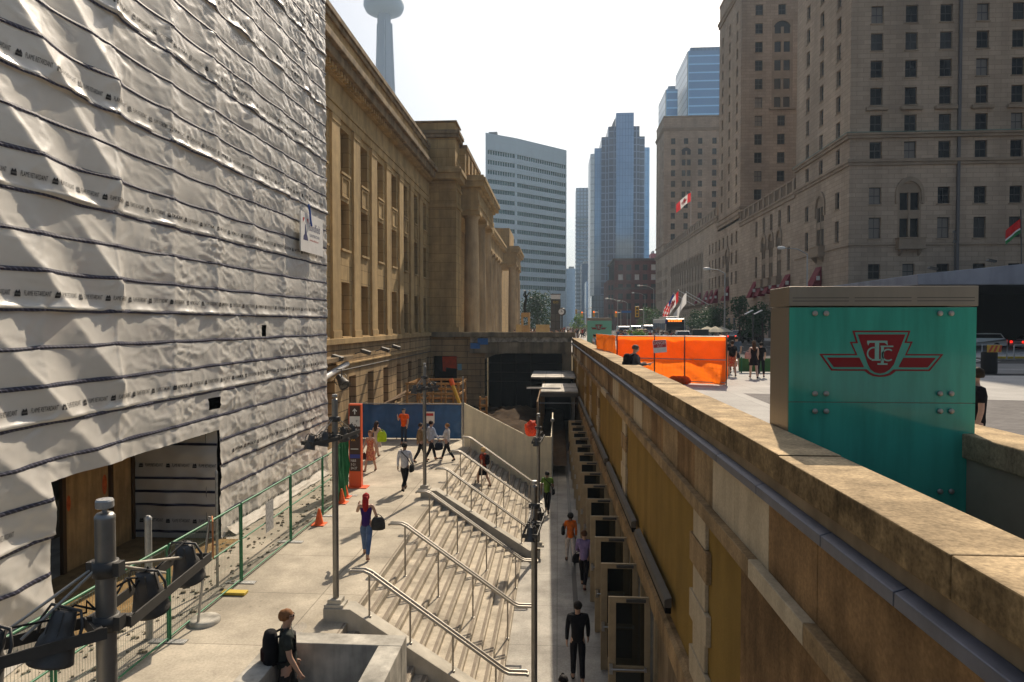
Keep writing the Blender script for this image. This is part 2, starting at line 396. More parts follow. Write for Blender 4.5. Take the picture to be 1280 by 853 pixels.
    return dict(root=root, W=W, T=lambda p: W @ T(p), A={k: tuple(W @ T(q) for q in A[k][:3]) for k in A}, head=rad(head), s=s)
def bag_thing(name, label, cat, loc, rz): return thing(name, label, cat, loc, rz)
def backpack(pr, label, col, col2=None, size=(.30,.16,.46), zc=1.24):
    W = pr['T']; c = W((0,-.22,zc)); s = pr['s']; t = thing('backpack', label, 'backpack', c, pr['head'])
    m = MB(); n = 5
    prof = []
    a, b, d = size[0]/2*s, size[1]/2*s, size[2]/2*s
    m.lathe([(.55,-d),(.95,-d*.85),(1,-.2*d),(.97,.5*d),(.75,.88*d),(.3,d)], 16, (0,0,0), True, a, b)
    m.build('pack_body', cloth(col), t, local=True)
    m = MB(); m.lathe([(.5,-d*.55),(.9,-d*.5),(.9,.0),(.5,d*.08)], 12, (0,-b*.75,-.02*s), True, a*.75, b*.55); m.build('front_pocket', cloth(col2 or col), t, local=True)
    for sx in (-1, 1):
        m = MB(); m.tube([(sx*.10*s,.07*s,.17*s),(sx*.12*s,.2*s,.215*s),(sx*.125*s,.335*s,.12*s),(sx*.13*s,.34*s,-.03*s),(sx*.14*s,.2*s,-.18*s),(sx*.11*s,.06*s,-.2*s)], .018*s, 6); m.build('shoulder_strap', cloth(col), t, local=True)
    return t
def hang_bag(name, label, cat, pt, rz, size, col, handle_to=None, pat=None, strap_pts=None):
    """soft bag whose body hangs below pt; handle loops up to pt or a strap follows strap_pts (world)"""
    t = thing(name, label, cat, pt, rz); w, d, h_ = size; m = MB()
    m.lathe([(.75,-h_),(1.0,-h_*.93),(1.0,-h_*.6),(.92,-h_*.3),(.72,-.13*h_),(.5,-.1*h_)], 14, (0,0,0), True, w/2, d/2); m.build('bag_body', cloth(col, pat), t, local=True)
    m = MB()
    if strap_pts:
        im = (Matrix.Translation(Vector(pt)) @ Matrix.Rotation(rz, 4, 'Z')).inverted(); m.tube([im @ Vector(p) for p in strap_pts], .016, 6); m.build('strap', cloth(col), t, local=True)
    else:
        m.tube([(-w*.33,0,-h_*.2),(-w*.26,0,-.02),(0,0,.05),(w*.26,0,-.02),(w*.33,0,-h_*.2)], .011, 6); m.build('handle', cloth(col), t, local=True)
    return t
# --- plaza in the moat
MZ = -6.0; CZ = -8.0
p = person('woman with long red hair in a purple top and blue jeans walking across the plaza', gp(458,697,MZ), 4, 1.68, top=('tank',(.05,.02,.14)), bottom=('trousers',(.10,.16,.30)), hair=('long',(.38,.02,.02)), arms=(35,85,-5,45), abd=(22,22), female=True, shoes=(.3,.15,.1))
hang_bag('handbag', 'patterned black and white handbag on the arm of the red-haired woman', 'handbag', p['A'][1][1]+Vector((.05,0,-.02)), .2, (.36,.16,.36), (.05,.05,.05), pat=None)
p = person('man in a white shirt and black trousers walking away with a shoulder bag', gp(506,614,MZ), -6, 1.8, top=('long',(.62,.62,.66)), bottom=('trousers',(.015,.015,.018)), hair=('short',(.02,.015,.012)), skin=SKIN2, legs=(26,6,-24,30), arms=(-8,10,12,30))
hang_bag('messenger_bag', 'black messenger bag at the hip of the man in the white shirt', 'bag', p['T']((.25,.02,1.02)), p['head']+1.5, (.38,.12,.30), (.02,.02,.022), strap_pts=[p['T'](q) for q in ((.25,-.04,1.0),(.14,-.15,1.25),(-.08,-.13,1.45),(-.14,.0,1.5),(-.06,.14,1.4),(.16,.15,1.15),(.25,.08,1.0))])
p = person('woman in a knee-length floral dress with long light brown hair walking near the sign pylon', gp(463,590,MZ), 165, 1.68, top=('tank',(.5,.16,.10),'floral'), bottom=('dress',(.55,.2,.12),'floral',.5), hair=('long',(.16,.08,.035)), female=True, shoes=(.1,.06,.04), legs=(-14,12,20,6))
hang_bag('handbag', 'dark brown handbag held by the woman in the floral dress', 'handbag', p['A'][1][2]+Vector((-.02,0,-.1)), .3, (.3,.13,.3), (.05,.025,.02))
p = person('woman in a pale dress with dark hair beside the blue screened fence', gp(471,573,MZ), -20, 1.68, top=('tank',(.55,.42,.36)), bottom=('dress',(.55,.45,.4),None,.55), hair=('long',(.04,.02,.015)), female=True, shoes=(.03,.02,.02))
hang_bag('tote_bag', 'bright yellow-green tote bag on the shoulder of the woman in the pale dress', 'tote bag', p['T']((.3,-.02,1.32)), p['head']+.5, (.42,.12,.5), (.42,.6,.02))
person('worker in an orange T-shirt and dark blue trousers in front of the blue fence', gp(505,556,MZ), 172, 1.78, legs=(2,2,4,4), arms=(8,20,30,120), top=('short',(.75,.10,.01)), bottom=('trousers',(.03,.04,.07)), hair=('short',(.02,.015,.01)), shoes=(.1,.07,.04))
p = person('person in a long tan jacket walking past the light pole', gp(526,578,MZ), -60, 1.72, top=('long',(.22,.16,.09)), bottom=('trousers',(.03,.03,.03)), hair=('short',(.05,.03,.02)))
p = person('man in a pale blue shirt carrying a dark bag past the light pole', gp(539,577,MZ), -50, 1.80, top=('long',(.42,.48,.60)), bottom=('trousers',(.02,.02,.025)), hair=('short',(.02,.012,.01)))
hang_bag('holdall', 'dark navy holdall in the hand of the man in the pale blue shirt', 'holdall', p['A'][1][2]+Vector((0,0,-.1)), .9, (.45,.22,.36), (.015,.02,.035))
p = person('woman in a white top and black pinafore at the head of the steps', gp(559,576,MZ), 75, 1.68, top=('long',(.62,.6,.58)), bottom=('trousers',(.02,.02,.02)), hair=('short',(.3,.16,.06)), female=True, arms=(20,70,10,40), legs=(-20,18,24,6))
def stair_h(X): return -6-2*max(0, min(1, (X+4.2)/3.0))
g_ = yp(604,603,28.3); 
p = person('blond woman in a red top and black skirt climbing the stairs', (g_.x, 28.3, Z(-6.0-math.ceil((g_.x+4.2)/.2727)*.1667)), 62, 1.66, top=('short',(.42,.06,.03)), bottom=('skirt',(.015,.015,.018),None,.55), hair=('curly',(.55,.36,.14)), female=True, legs=(28,30,-16,12), shoes=(.05,.02,.02))
backpack(p, 'dark backpack on the blond woman on the stairs', (.02,.015,.02))
# --- corridor
p = person('man in a lime green shirt walking along the sunlit edge of the lower walkway', gp(684,641,CZ), -8, 1.78, top=('short',(.12,.22,.03)), bottom=('trousers',(.018,.018,.022)), hair=('short',(.01,.01,.01)), skin=SKIN2)
hang_bag('messenger_bag', 'black bag at the hip of the man in the lime green shirt', 'bag', p['T']((.26,.0,1.08)), p['head']+1.5, (.36,.12,.3), (.02,.02,.02), strap_pts=[p['T'](q) for q in ((.25,-.04,1.0),(.14,-.15,1.25),(-.08,-.13,1.45),(-.14,.0,1.5),(-.06,.14,1.4),(.16,.15,1.15),(.25,.08,1.0))])
p = person('woman in an orange jacket and white trousers with dark curly hair by the doors', gp(713,703,CZ), 10, 1.66, top=('long',(.8,.17,.02)), bottom=('trousers',(.62,.55,.5)), hair=('curly',(.012,.01,.01)), female=True, skin=SKIN2, arms=(20,80,0,15), legs=(14,8,-12,14))
hang_bag('handbag', 'black handbag under the arm of the woman in the orange jacket', 'handbag', p['T']((-.27,-.04,1.32)), p['head']+1.4, (.32,.13,.3), (.02,.02,.02))
p = person('man in a lilac shirt and dark trousers walking toward the doors', gp(730,735,CZ), -12, 1.78, top=('long',(.24,.18,.34)), bottom=('trousers',(.015,.013,.015)), hair=('short',(.10,.04,.015)), arms=(10,55,-15,20), legs=(20,6,-22,26), shoes=(.12,.03,.02))
hang_bag('holdall', 'black laptop bag in the hand of the man in the lilac shirt', 'bag', p['A'][-1][2]+Vector((0,0,-.08)), .2, (.4,.1,.3), (.012,.012,.014))
person('man in a black jacket and black trousers walking down the lower walkway', gp(722,852,CZ), 3, 1.80, top=('long',(.012,.012,.015)), bottom=('trousers',(.012,.012,.016)), hair=('short',(.02,.015,.012)), legs=(8,4,-10,12), arms=(-8,10,6,12), shoes=(.01,.01,.01))
q = yp(704,834,12.3)
person('woman with dark tied hair at the bottom edge of the walkway', (q.x, 12.3, Z(CZ)), 185, 1.65, top=('tank',(.04,.03,.03)), bottom=('trousers',(.02,.02,.03)), hair=('tail',(.012,.01,.01)), female=True, look=(0,-22))
person('figure in dark clothes deep in the shaded doorway of the walkway', gp(716,585,CZ), 170, 1.74, top=('long',(.03,.025,.03)), bottom=('trousers',(.02,.02,.03)), hair=('short',(.02,.015,.01)))
q = yp(358,770,9.7)
p = person('red-haired man in sunglasses and a dark camouflage shirt near the concrete box', (q.x, 9.7, Z(MZ)), -68, 1.80, top=('short',(.035,.042,.038)), bottom=('trousers',(.03,.03,.03)), hair=('short',(.24,.11,.045)), arms=(4,18,8,20), legs=(16,6,-14,12), glasses=True)
backpack(p, 'black backpack with red trim on the man in sunglasses', (.012,.012,.014), (.03,.012,.012), (.34,.22,.5), 1.22)
# --- street level
def on_street(px, Y, py=440): q = yp(px, py, Y); return Vector((q.x, Y, 0))
p = person('bald man in a grey jacket looking at his phone behind the parapet', on_street(793,20.5), -75, 1.76, top=('long',(.10,.10,.10)), bottom=('trousers',(.04,.04,.05)), hair=('short',(.12,.09,.07)), arms=(15,80,15,80), look=(0,-18), legs=(10,4,-8,8))
backpack(p, 'round black backpack on the man with the phone', (.012,.012,.014), None, (.34,.24,.46), 1.25)
ph = thing('mobile_phone', 'small dark mobile phone in the hand of the man behind the parapet', 'phone', p['A'][1][2]+Vector((.12,0,.04)), 0); part('phone_body', DARK, ph, lambda m: m.obox((0,0,0), (.15,.075,.012), Matrix.Rotation(-.4,3,'Y')), .004, True)
p = person('young man in a white shirt with a rucksack beside the small transit sign', on_street(743,45), 60, 1.74, top=('short',(.65,.65,.66)), bottom=('trousers',(.05,.05,.07)), hair=('short',(.015,.012,.01)))
backpack(p, 'dark rucksack on the young man in the white shirt', (.02,.02,.022))
p = person('woman in a black T-shirt and red and yellow floral skirt seen from behind', gp(915,471,-2.4), -4, 1.66, top=('short',(.015,.012,.015)), bottom=('skirt',(.5,.05,.03),'floral',.5), hair=('bun',(.05,.025,.015)), female=True)
backpack(p, 'small black rucksack on the woman in the floral skirt', (.015,.015,.017), None, (.26,.14,.36))
p = person('man in a slate blue shirt walking beside the woman in the floral skirt', gp(920.5,463,-2.4), -8, 1.78, top=('short',(.10,.13,.17)), bottom=('shorts',(.04,.04,.05)), hair=('short',(.03,.02,.012)))
person('person in black at the end of the orange fence', gp(909,467,-2.4), -2, 1.7, top=('long',(.02,.02,.02)), bottom=('trousers',(.02,.02,.02)), hair=('short',(.03,.02,.015)))
p = person('woman in a short black dress with bare arms walking on the plaza', gp(942,473.5,-2.4), -6, 1.68, top=('tank',(.015,.012,.015)), bottom=('dress',(.015,.012,.015),None,.62), hair=('long',(.08,.04,.02)), female=True, skin=SKIN3)
hang_bag('handbag', 'pale pink handbag on the arm of the woman in the black dress', 'handbag', p['A'][-1][1]+Vector((-.06,0,.1)), .2, (.3,.12,.32), (.55,.3,.25))
person('slim woman in a black top and black trousers beside the green barrier', gp(951,472,-2.4), -10, 1.6, top=('short',(.012,.012,.012)), bottom=('trousers',(.012,.012,.014)), hair=('bun',(.015,.012,.01)), female=True)
p = person('person in black standing just beyond the right edge of the transit sign', Vector((6.05,10.3,0)), 80, 1.75, top=('short',(.012,.012,.014)), bottom=('trousers',(.015,.015,.015)), hair=('short',(.03,.02,.01)), legs=(3,2,-3,2), arms=(2,12,4,16))
hang_bag('handbag', 'black handbag hanging from the person beside the transit sign', 'handbag', p['A'][1][2]+Vector((.12,-.1,-.25)), .3, (.4,.16,.3), (.012,.012,.013), strap_pts=[p['A'][1][2], p['A'][1][2]+Vector((.06,-.05,-.3))])
p = person('person at the right edge of the plaza mostly out of view', Vector((6.95,9.3,0)), 10, 1.7, top=('long',(.05,.035,.03)), bottom=('trousers',(.03,.03,.03)), hair=('long',(.05,.03,.02)), female=True)
hang_bag('shoulder_bag', 'rounded tan leather shoulder bag at the right edge', 'shoulder bag', Vector((6.62,9.3,1.32)), .3, (.4,.2,.5), (.42,.17,.05))
# --- distant crowd: six prototypes, copied
cr = []
for i, (tc_, bc_, hc_, fem) in enumerate((((.03,.03,.035),(.02,.02,.025),(.03,.02,.01),False),((.6,.58,.56),(.04,.04,.06),(.05,.03,.02),True),((.35,.06,.05),(.03,.03,.04),(.02,.015,.01),False),
        ((.10,.14,.22),(.10,.09,.08),(.10,.05,.02),True),((.55,.40,.32),(.05,.05,.05),(.25,.14,.05),True),((.14,.13,.12),(.06,.07,.10),(.02,.02,.02),False))):
    lab = ['in dark clothes','in a white top','in a red top','in a blue top','in a peach top','in a grey top'][i]
    cr.append((person('distant pedestrian '+lab+' in the crowd beyond the bridge', Vector((2,70+i,0)), 10+i*170, 1.72, top=('long' if i % 2 else 'short', tc_), bottom=('trousers', bc_), hair=('short', hc_), female=fem, face=False, hands=False, group='distant pedestrians beyond the bridge')['root'], lab))
rc = random.Random(3); spots = []
for k in range(90): spots.append((rc.uniform(641, 731), rc.uniform(72, 170)))
for k in range(60): spots.append((rc.uniform(772, 848), rc.uniform(66, 92)))
for k, (px, Y) in enumerate(spots):
    w = on_street(px, Y)
    if w.x > 9.9: w.z = -.12
    o = cr[k % 6][0] if k < 6 else copy_tree(cr[k % 6][0]); o.location = w; o.rotation_euler.z = rc.uniform(0, 6.28)
    sc = rc.uniform(.95, 1.05); o.scale = (sc, sc, sc)
# ================================================================ the sunken plaza
ZM, ZC, ZS = Z(-6.0), Z(-8.0), 0.0
SX0, SX1 = -4.2, -1.2           # head and foot of the stairs
def wo(Y): return 2.11-.0157*Y  # outer edge of the parapet coping
def wi(Y): return 2.66-.013*Y
m = MB(); m.box(-14, SX0, -8, 36.5, ZM-.4, ZM); m.build('plaza_floor', CONC)['kind'] = 'structure'
m = MB(); m.box(SX1-.02, 4.2, -8, 60, ZC-.4, ZC); m.build('walkway_floor', M('walkway_concrete', (.40,.375,.33), .8, var=(1.6,.2), bump=(60,.12,.01), brick=(3.0,2.4,.01,.6,.04,0), stain=(.7,.18), fine=(22,.14), speck=(2.2,.075,.72), floor=True))['kind'] = 'structure'
# --- staircase
st = thing('staircase', 'wide pale concrete staircase between two stepped parapets down to the walkway', 'staircase', (-2.7, 23, ZC))
NR = 12; TD = 3.0/11; RH = 2.0/NR
def flight(y0, y1, name='flight'):
    m = MB()
    for i in range(11):
        x0 = SX0+i*TD; zt = ZM-(i+1)*RH
        m.box(x0, x0+TD-.003 if i < 10 else SX1, y0, y1, ZC-.3, zt-.03)
        m.box(x0-.02, x0+TD-.02, y0+.002, y1-.002, zt-.028, zt)
    o = m.build(name, STEP, st, bevel=.006)
    m = MB()
    for i in range(12):
        x0 = SX0+i*TD-.02; zt = ZM-i*RH
        m.box(x0-.05 if i == 0 else x0-.085, x0-.012, y0+.01, y1-.01, zt, zt+.004)
    m.build('nosing_strip', STEPD, o)
flight(-4, 13.3); flight(13.72, 23.08); flight(23.5, 32.9)
def stringer(y0, y1, name='stepped_parapet'):
    m = MB(); hp = .27
    poly = [(SX0-.5, ZM-.2), (SX0-.5, ZM+hp), (SX0+.05, ZM+hp), (SX1+.25, ZC+hp), (SX1+.62, ZC+hp-.02), (SX1+.62, ZC-.2)]
    m.prism(poly, 'y', y0, y1); m.build(name, CONCW, st, bevel=.012)
stringer(13.3, 13.72); stringer(23.08, 23.5)
# --- handrails
def handrail(Y, label, on_par):
    t = thing('handrail', label, 'handrail', (-2.7, Y, ZC), 0, 'steel handrails on the stairs')
    for k, dy in enumerate((-.07, .07)):
        m = MB(); z0 = ZM+1.0; z1 = ZC+1.0
        m.tube([(SX0+.0,Y+dy,z0-.02),(SX0+.04,Y+dy,z0),(SX0+.3,Y+dy,z0),(SX0+.42,Y+dy,z0-.05),(SX1+.12,Y+dy,z1+.05),(SX1+.24,Y+dy,z1),(SX1+.58,Y+dy,z1),(SX1+.62,Y+dy,z1-.02)], .031, 10); m.build('rail', STEEL, t)
    m = MB()
    for e, zz in ((SX0+.0, ZM+1.0), (SX1+.62, ZC+1.0)): m.tube([(e,Y-.075,zz-.02),(e,Y+.075,zz-.02)], .024, 8)
    for q in range(9):
        u = q/8; x = SX0+.1+(SX1-SX0)*u; zz = ZM+1-2*max(0, min(1, (x-SX0-.36)/(SX1-SX0-.18))); m.tube([(x,Y-.07,zz-.01),(x,Y+.07,zz-.01)], .012, 6)
    m.build('cross_bar', STEEL, t)
    for f in (.13, .41, .70, .99):
        x = SX0+(SX1-SX0)*f; zt = ZM+.98-2*max(0, (x-SX0-.36)/(SX1-SX0-.18))
        zb = ZM+.27-2*max(0, (x-SX0-.05)/(SX1-SX0+.2)) if on_par else ZM-.1667*min(12, math.floor((x-SX0+.02)/TD)+1)
        m = MB(); m.tube([(x,Y,zb-.02),(x,Y,zt)], .021, 8); m.lathe([(.05,0),(.05,.012),(.03,.014)], 12, (x,Y,zb)); m.build('rail_post', STEEL, t)
for k, l in enumerate(('steel handrail on the nearest stepped parapet', 'steel handrail second from the camera, on open steps below a light pole', 'steel handrail third from the camera, just before the middle stepped parapet', 'steel handrail standing on the middle stepped parapet', 'steel handrail beside the blond woman on the stairs', 'farthest steel handrail in front of the pale hoarding')):
    handrail(13.51+3.26*k, l, k in (0, 3))
# --- pale hoarding behind the stairs
t = thing('hoarding', 'pale grey board hoarding with a sloping top at the far side of the stairs', 'hoarding', (-2.5, 33, ZC))
YH = 33.0; A_ = yp(580,504,YH); B_ = yp(661,546,YH); C_ = yp(690,546,YH)
HB = M('hoarding_board', (.82,.72,.50), .7, var=(1.5,.12), streak=(3,.12), brick=(1.22,6,.008,.75,.03,0))
part('board', HB, t, lambda m: m.prism([(A_.x,ZC),(C_.x,ZC),(C_.x,C_.z),(B_.x,B_.z),(A_.x,A_.z)], 'y', YH, YH+.06))
part('return_board', HB, t, lambda m: m.box(C_.x-.05, C_.x, YH+.065, YH+9, ZC, C_.z))
part('edge_post', GALV, t, lambda m: m.tube([(A_.x-.05,YH-.02,ZM),(A_.x-.05,YH-.02,A_.z+1.3)], .035)); part('end_post', GALV, t, lambda m: (m.tube([(C_.x+.02,YH-.03,ZC),(C_.x+.02,YH-.03,C_.z+.75)], .04), m.ball((C_.x+.02,YH-.03,C_.z+.8), .1)))
# --- orange netting bundle
t = thing('netting_bundle', 'crumpled orange safety netting heaped behind the hoarding', 'netting', yp(664,546,34.0)+Vector((0,0,-.9)))
m = MB(); c = yp(664,536,33.6); rr = random.Random(2)
n_, r_ = 36, 24; vs = []
for i in range(r_+1):
    for k in range(n_):
        th = math.pi*i/r_; ph = 2*math.pi*k/n_; d = Vector((math.sin(th)*math.cos(ph), math.sin(th)*math.sin(ph), math.cos(th))); q = 1+.3*noise.noise(d*1.9)+.12*noise.noise(d*5)
        vs.append(c+Vector((d.x*.3, d.y*.3, d.z*.4))*q)
m.add(vs, [(i*n_+k, i*n_+(k+1) % n_, (i+1)*n_+(k+1) % n_, (i+1)*n_+k) for i in range(r_) for k in range(n_)], True); m.build('netting', M('orange_net', (.8,.09,.02), .7, trans=.3, var=(10,.4)), t)
part('loose_tail', M('orange_net_tail', (.75,.08,.02), .7, trans=.3), t, lambda m: m.tube([c+Vector((.1,0,-.3)), c+Vector((.2,-.05,-.9)), c+Vector((.1,.1,-1.5)), c+Vector((.1,.3,ZC-c.z+.05))], [.17,.14,.1,.1], 8))
# --- concrete box in front
t = thing('concrete_planter', 'thick-walled open concrete box with a pale rim at the front of the plaza', 'planter', (-3.4, 8, ZM))
zt = Z(-4.93); P0, P1 = gp(349,790,-4.93), gp(509,793,-4.93)
x0, x1, y1 = -4.46, P1.x, 10.55
CB = M('cast_concrete', (.43,.405,.35), .85, var=(1.6,.28), bump=(30,.25,.012), streak=(3,.28), stain=(1.8,.2))
part('rear_wall', CB, t, lambda m: m.box(x0, x1, y1-.36, y1, ZC-.2, zt), .012)
part('side_wall', CB, t, lambda m: m.box(x1-.36, x1, -3, y1-.362, ZC-.2, zt-.001), .012)
part('side_wall', CB, t, lambda m: m.box(x0, x0+.36, 9.0, y1-.362, ZM, zt-.001), .012)
# --- parapet wall along the street side (profile pieces follow the slightly skewed line)
rw = thing('parapet_wall', 'long stone parapet wall with a sunlit coping between the sunken walkway and the street', 'wall', (2, 25, 0))
def run(m, prof, y0, y1, seg=None):
    """prof: (dx from outer coping edge, h)"""
    A = [(wo(y0)+dx, y0, Z(h)) for dx, h in prof]; B = [(wo(y1)+dx, y1, Z(h)) for dx, h in prof]; m.loft(A, B)
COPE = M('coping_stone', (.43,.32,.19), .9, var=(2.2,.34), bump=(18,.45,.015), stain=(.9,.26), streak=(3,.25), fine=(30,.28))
rs = random.Random(5)
ys = [-4.0]
while ys[-1] < 57.9: ys.append(min(58.0, ys[-1]+rs.uniform(2.2, 2.7)))
m = MB()
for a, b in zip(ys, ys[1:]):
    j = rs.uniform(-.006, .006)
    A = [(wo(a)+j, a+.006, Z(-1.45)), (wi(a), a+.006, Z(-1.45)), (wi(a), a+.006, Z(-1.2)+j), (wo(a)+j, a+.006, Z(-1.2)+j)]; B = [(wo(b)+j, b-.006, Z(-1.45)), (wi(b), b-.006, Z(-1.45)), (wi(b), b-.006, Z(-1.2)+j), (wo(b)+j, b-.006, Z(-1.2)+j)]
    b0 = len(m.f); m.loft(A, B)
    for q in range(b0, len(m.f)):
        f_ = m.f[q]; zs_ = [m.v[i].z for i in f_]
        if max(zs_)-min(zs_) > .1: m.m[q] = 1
m.build('coping', [COPE, M('lichen_shaded_edge', (.20,.135,.065), .95, var=(2.5,.45), bump=(22,.5,.015), stain=(1.6,.5), streak=(3,.35), fine=(26,.35))], rw, bevel=.012)  # side faces: lichen and dirt, plus shade put into the darker colour
m = MB(); run(m, [(.05,-1.58),(.5,-1.58),(.5,-1.452),(.05,-1.452)], -4, 58); run(m, [(.13,-5.0),(.54,-5.0),(.54,-1.582),(.13,-1.582)], -4, 58)
m.build('wall_core', STONED, rw)
LEAD = M('lead_capping', (.10,.11,.145), .45, .5, var=(3,.25), bump=(12,.2,.01))
m = MB(); y = -4.0
while y < 57.9:
    b = min(58, y+rs.choice((1.6, 1.6, 2.2, 1.1))); run(m, [(-.03,-1.70),(.13,-1.70),(.13,-1.583),(.05,-1.583),(-.03,-1.61)], y+.005, b-.005); y = b
m.build('metal_capping', LEAD, rw, bevel=.006)
# frieze blocks, individually toned
FR = [M('frieze_brown', (.23,.135,.06), .85, var=(1.1,.32), streak=(2.5,.3), stain=(.9,.3), fine=(28,.22)), M('frieze_tan', (.32,.215,.11), .85, var=(1.1,.3), streak=(2.5,.25), stain=(.9,.25), fine=(28,.22)), M('frieze_pale', (.48,.385,.255), .85, var=(2,.12), streak=(2.5,.14), fine=(30,.12))]
seqn = {}
m = MB(); y = -4.0; i = 0
edges_f = [-4, -1.2, 1.0, 3.3, 5.55, 6.75, 7.95, 9.0, 10.1, 11.4, 12.8, 14.2, 15.6, 17.1]
tone = [1, 0, 1, 0, 0, 2, 2, 1, 0, 1, 0, 1, 2]
while edges_f[-1] < 57: edges_f.append(edges_f[-1]+1.8); tone.append(rs.choice((0, 1, 1, 2, 2)))
for a, b, tn in zip(edges_f, edges_f[1:], tone):
    m.cur = tn; run(m, [(.05,-2.41),(.129,-2.41),(.129,-1.702),(.05,-1.702)], a+.005, min(b, 58)-.005)
m.build('frieze', FR, rw, bevel=.004)
m = MB(); y = -4.0
while y < 57.9:
    b = min(58, y+rs.choice((1.5, 2.2, 2.0))); m.cur = rs.choice((1, 1, 2)); run(m, [(.01,-2.66),(.129,-2.66),(.129,-2.413),(-.04,-2.413),(-.045,-2.42),(-.045,-2.6)], y+.005, b-.005); y = b
m.build('string_course', FR, rw, bevel=.006)
OCH = M('ochre_render', (.26,.16,.038), .9, var=(1.0,.14), bump=(120,.25,.006), streak=(1.5,.12), fine=(60,.14))
m = MB(); run(m, [(.10,-5.2),(.129,-5.2),(.129,-2.662),(.10,-2.662)], -4, 58); m.build('render_panel', OCH, rw)
# quoined pilasters
def quoin(yc):
    m = MB()
    for k in range(6):
        h1 = -2.664-k*.425; w = .55 if k % 2 == 0 else .86
        m.cur = 2 if (k+int(yc)) % 5 else 1
        run(m, [(.045-(.0 if k % 2 == 0 else .02),h1-.419),(.099,h1-.419),(.099,h1),(.045-(.0 if k % 2 == 0 else .02),h1)], yc-w/2-.1, yc+w/2+.1)
    m.build('quoin_pilaster', FR, rw, bevel=.008)
for yc in (9.75, 19.2, 29.0, 34.2, 38.8, 48.5): quoin(yc)
m = MB(); run(m, [(.03,-5.0),(.098,-5.0),(.098,-2.664),(.03,-2.664)], -4, 7.6); m.cur = 0; m.build('brown_panel', FR, rw)
m = MB(); y = -4.0
while y < 57.9:
    b = min(58, y+rs.choice((1.3, 1.8, 2.1))); m.cur = rs.choice((0, 1, 1)); run(m, [(-.02,-5.7),(.35,-5.7),(.35,-5.203),(.02,-5.203),(-.05,-5.26),(-.05,-5.6)], y+.005, b-.005); y = b
m.build('lower_ledge', FR, rw, bevel=.006)
# lobby recess behind the doors
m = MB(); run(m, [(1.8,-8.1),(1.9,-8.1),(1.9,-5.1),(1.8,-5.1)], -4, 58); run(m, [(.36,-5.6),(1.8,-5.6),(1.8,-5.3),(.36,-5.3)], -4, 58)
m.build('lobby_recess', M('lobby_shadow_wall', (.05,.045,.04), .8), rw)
m = MB(); run(m, [(.04,-8.0),(.34,-8.0),(.34,-5.702),(.04,-5.702)], -4, 13.2); run(m, [(.04,-8.0),(.34,-8.0),(.34,-5.702),(.04,-5.702)], 43.2, 58); m.build('lower_wall', STONED, rw)
# --- doors standing open into the walkway
BRZ = M('bronze_door_frame', (.42,.32,.19), .5, .3, var=(4,.2)); DGL = M('door_glass', (.02,.022,.022), .05, spec=.6); _n = DGL.node_tree; _t = _n.nodes.new('ShaderNodeBsdfTransparent'); _t.inputs[0].default_value = (.55,.56,.52,1); _x = _n.nodes.new('ShaderNodeMixShader'); _x.inputs[0].default_value = .72; _n.links.new(_n.nodes['Principled BSDF'].outputs[0], _x.inputs[1]); _n.links.new(_t.outputs[0], _x.inputs[2]); _n.links.new(_x.outputs[0], _n.nodes['Material Output'].inputs[0]); ALU = M('push_bar', (.6,.58,.55), .3, .9)
ordn = ['nearest', 'second', 'third', 'fourth', 'fifth', 'sixth', 'seventh', 'eighth', 'ninth', 'tenth', 'eleventh', 'twelfth', 'thirteenth', 'fourteenth']
def door(Y, lab):
    xw = wo(Y)-.02; w = .84; x0 = xw-w; zt = Z(-5.5); t = thing('open_door', lab, 'door', (xw, Y, ZC), 0, 'bronze doors standing open along the walkway')
    b = ZC+.02; d = .028
    m = MB(); m.box(x0, x0+.15, Y-d, Y+d, b, zt); m.box(xw-.12, xw, Y-d, Y+d, b, zt)
    for a, c in ((b, b+.28), (b+.95, b+1.08), (zt-.12, zt)): m.box(x0+.15, xw-.12, Y-d+.002, Y+d-.002, a, c)
    m.build('door_frame', BRZ, t, bevel=.005)
    part('glazing', DGL, t, lambda m: (m.box(x0+.15, xw-.12, Y-.006, Y+.006, b+.28, b+.95), m.box(x0+.15, xw-.12, Y-.006, Y+.006, b+1.08, zt-.12)))
    part('push_bar', ALU, t, lambda m: (m.tube([(x0+.05,Y-.07,b+1.02),(xw-.1,Y-.07,b+1.02)], .017), m.obox((x0+.05,Y-.05,b+1.02), (.07,.05,.2)), m.obox((xw-.1,Y-.05,b+1.02), (.05,.05,.08))))
    part('closer', DARK, t, lambda m: m.box(x0+.35, xw-.1, Y-d-.05, Y-d-.002, zt-.09, zt-.03))
for k in range(14): door(13.75+1.93*k, ordn[k]+' bronze-framed glass door standing open along the shaded walkway')
m = MB()
for k in range(15): Y = 13.4+1.93*k; m.box(wo(Y)+.0, wo(Y)+.2, Y-.09, Y+.09, ZC, Z(-5.705))
m.build('door_jamb', BRZ, rw)
# light boxes over the doors
LBX = M('aluminium_canopy', (.085,.07,.052), .7, 0, var=(2,.2))
for k, (a, b) in enumerate(((11.7, 15.7), (16.3, 23.3), (23.9, 31), (31.6, 44.5))):
    t = thing('lighting_canopy', ordn[k]+' long metal canopy box fixed over the walkway doors', 'canopy', (wo(a), (a+b)/2, Z(-5.2)), 0, 'metal canopies over the doors')
    part('housing', LBX, t, lambda m: (run(m, [(-.1,-4.86),(.028,-4.86),(.028,-4.68),(-.08,-4.71),(-.1,-4.74)], a, b)), .008)
    part('underside', BLACK, t, lambda m: run(m, [(-.07,-4.98),(.028,-4.98),(.028,-4.863),(-.07,-4.863)], a+.06, b-.06))
# --- drain line along the walkway
t = thing('drain_grate', 'narrow dark drain grate running along the walkway floor', 'drain', (.45, 28, ZC)); part('grate', DARK, t, lambda m: m.box(.46, .60, 8, 46, ZC+.002, ZC+.008))
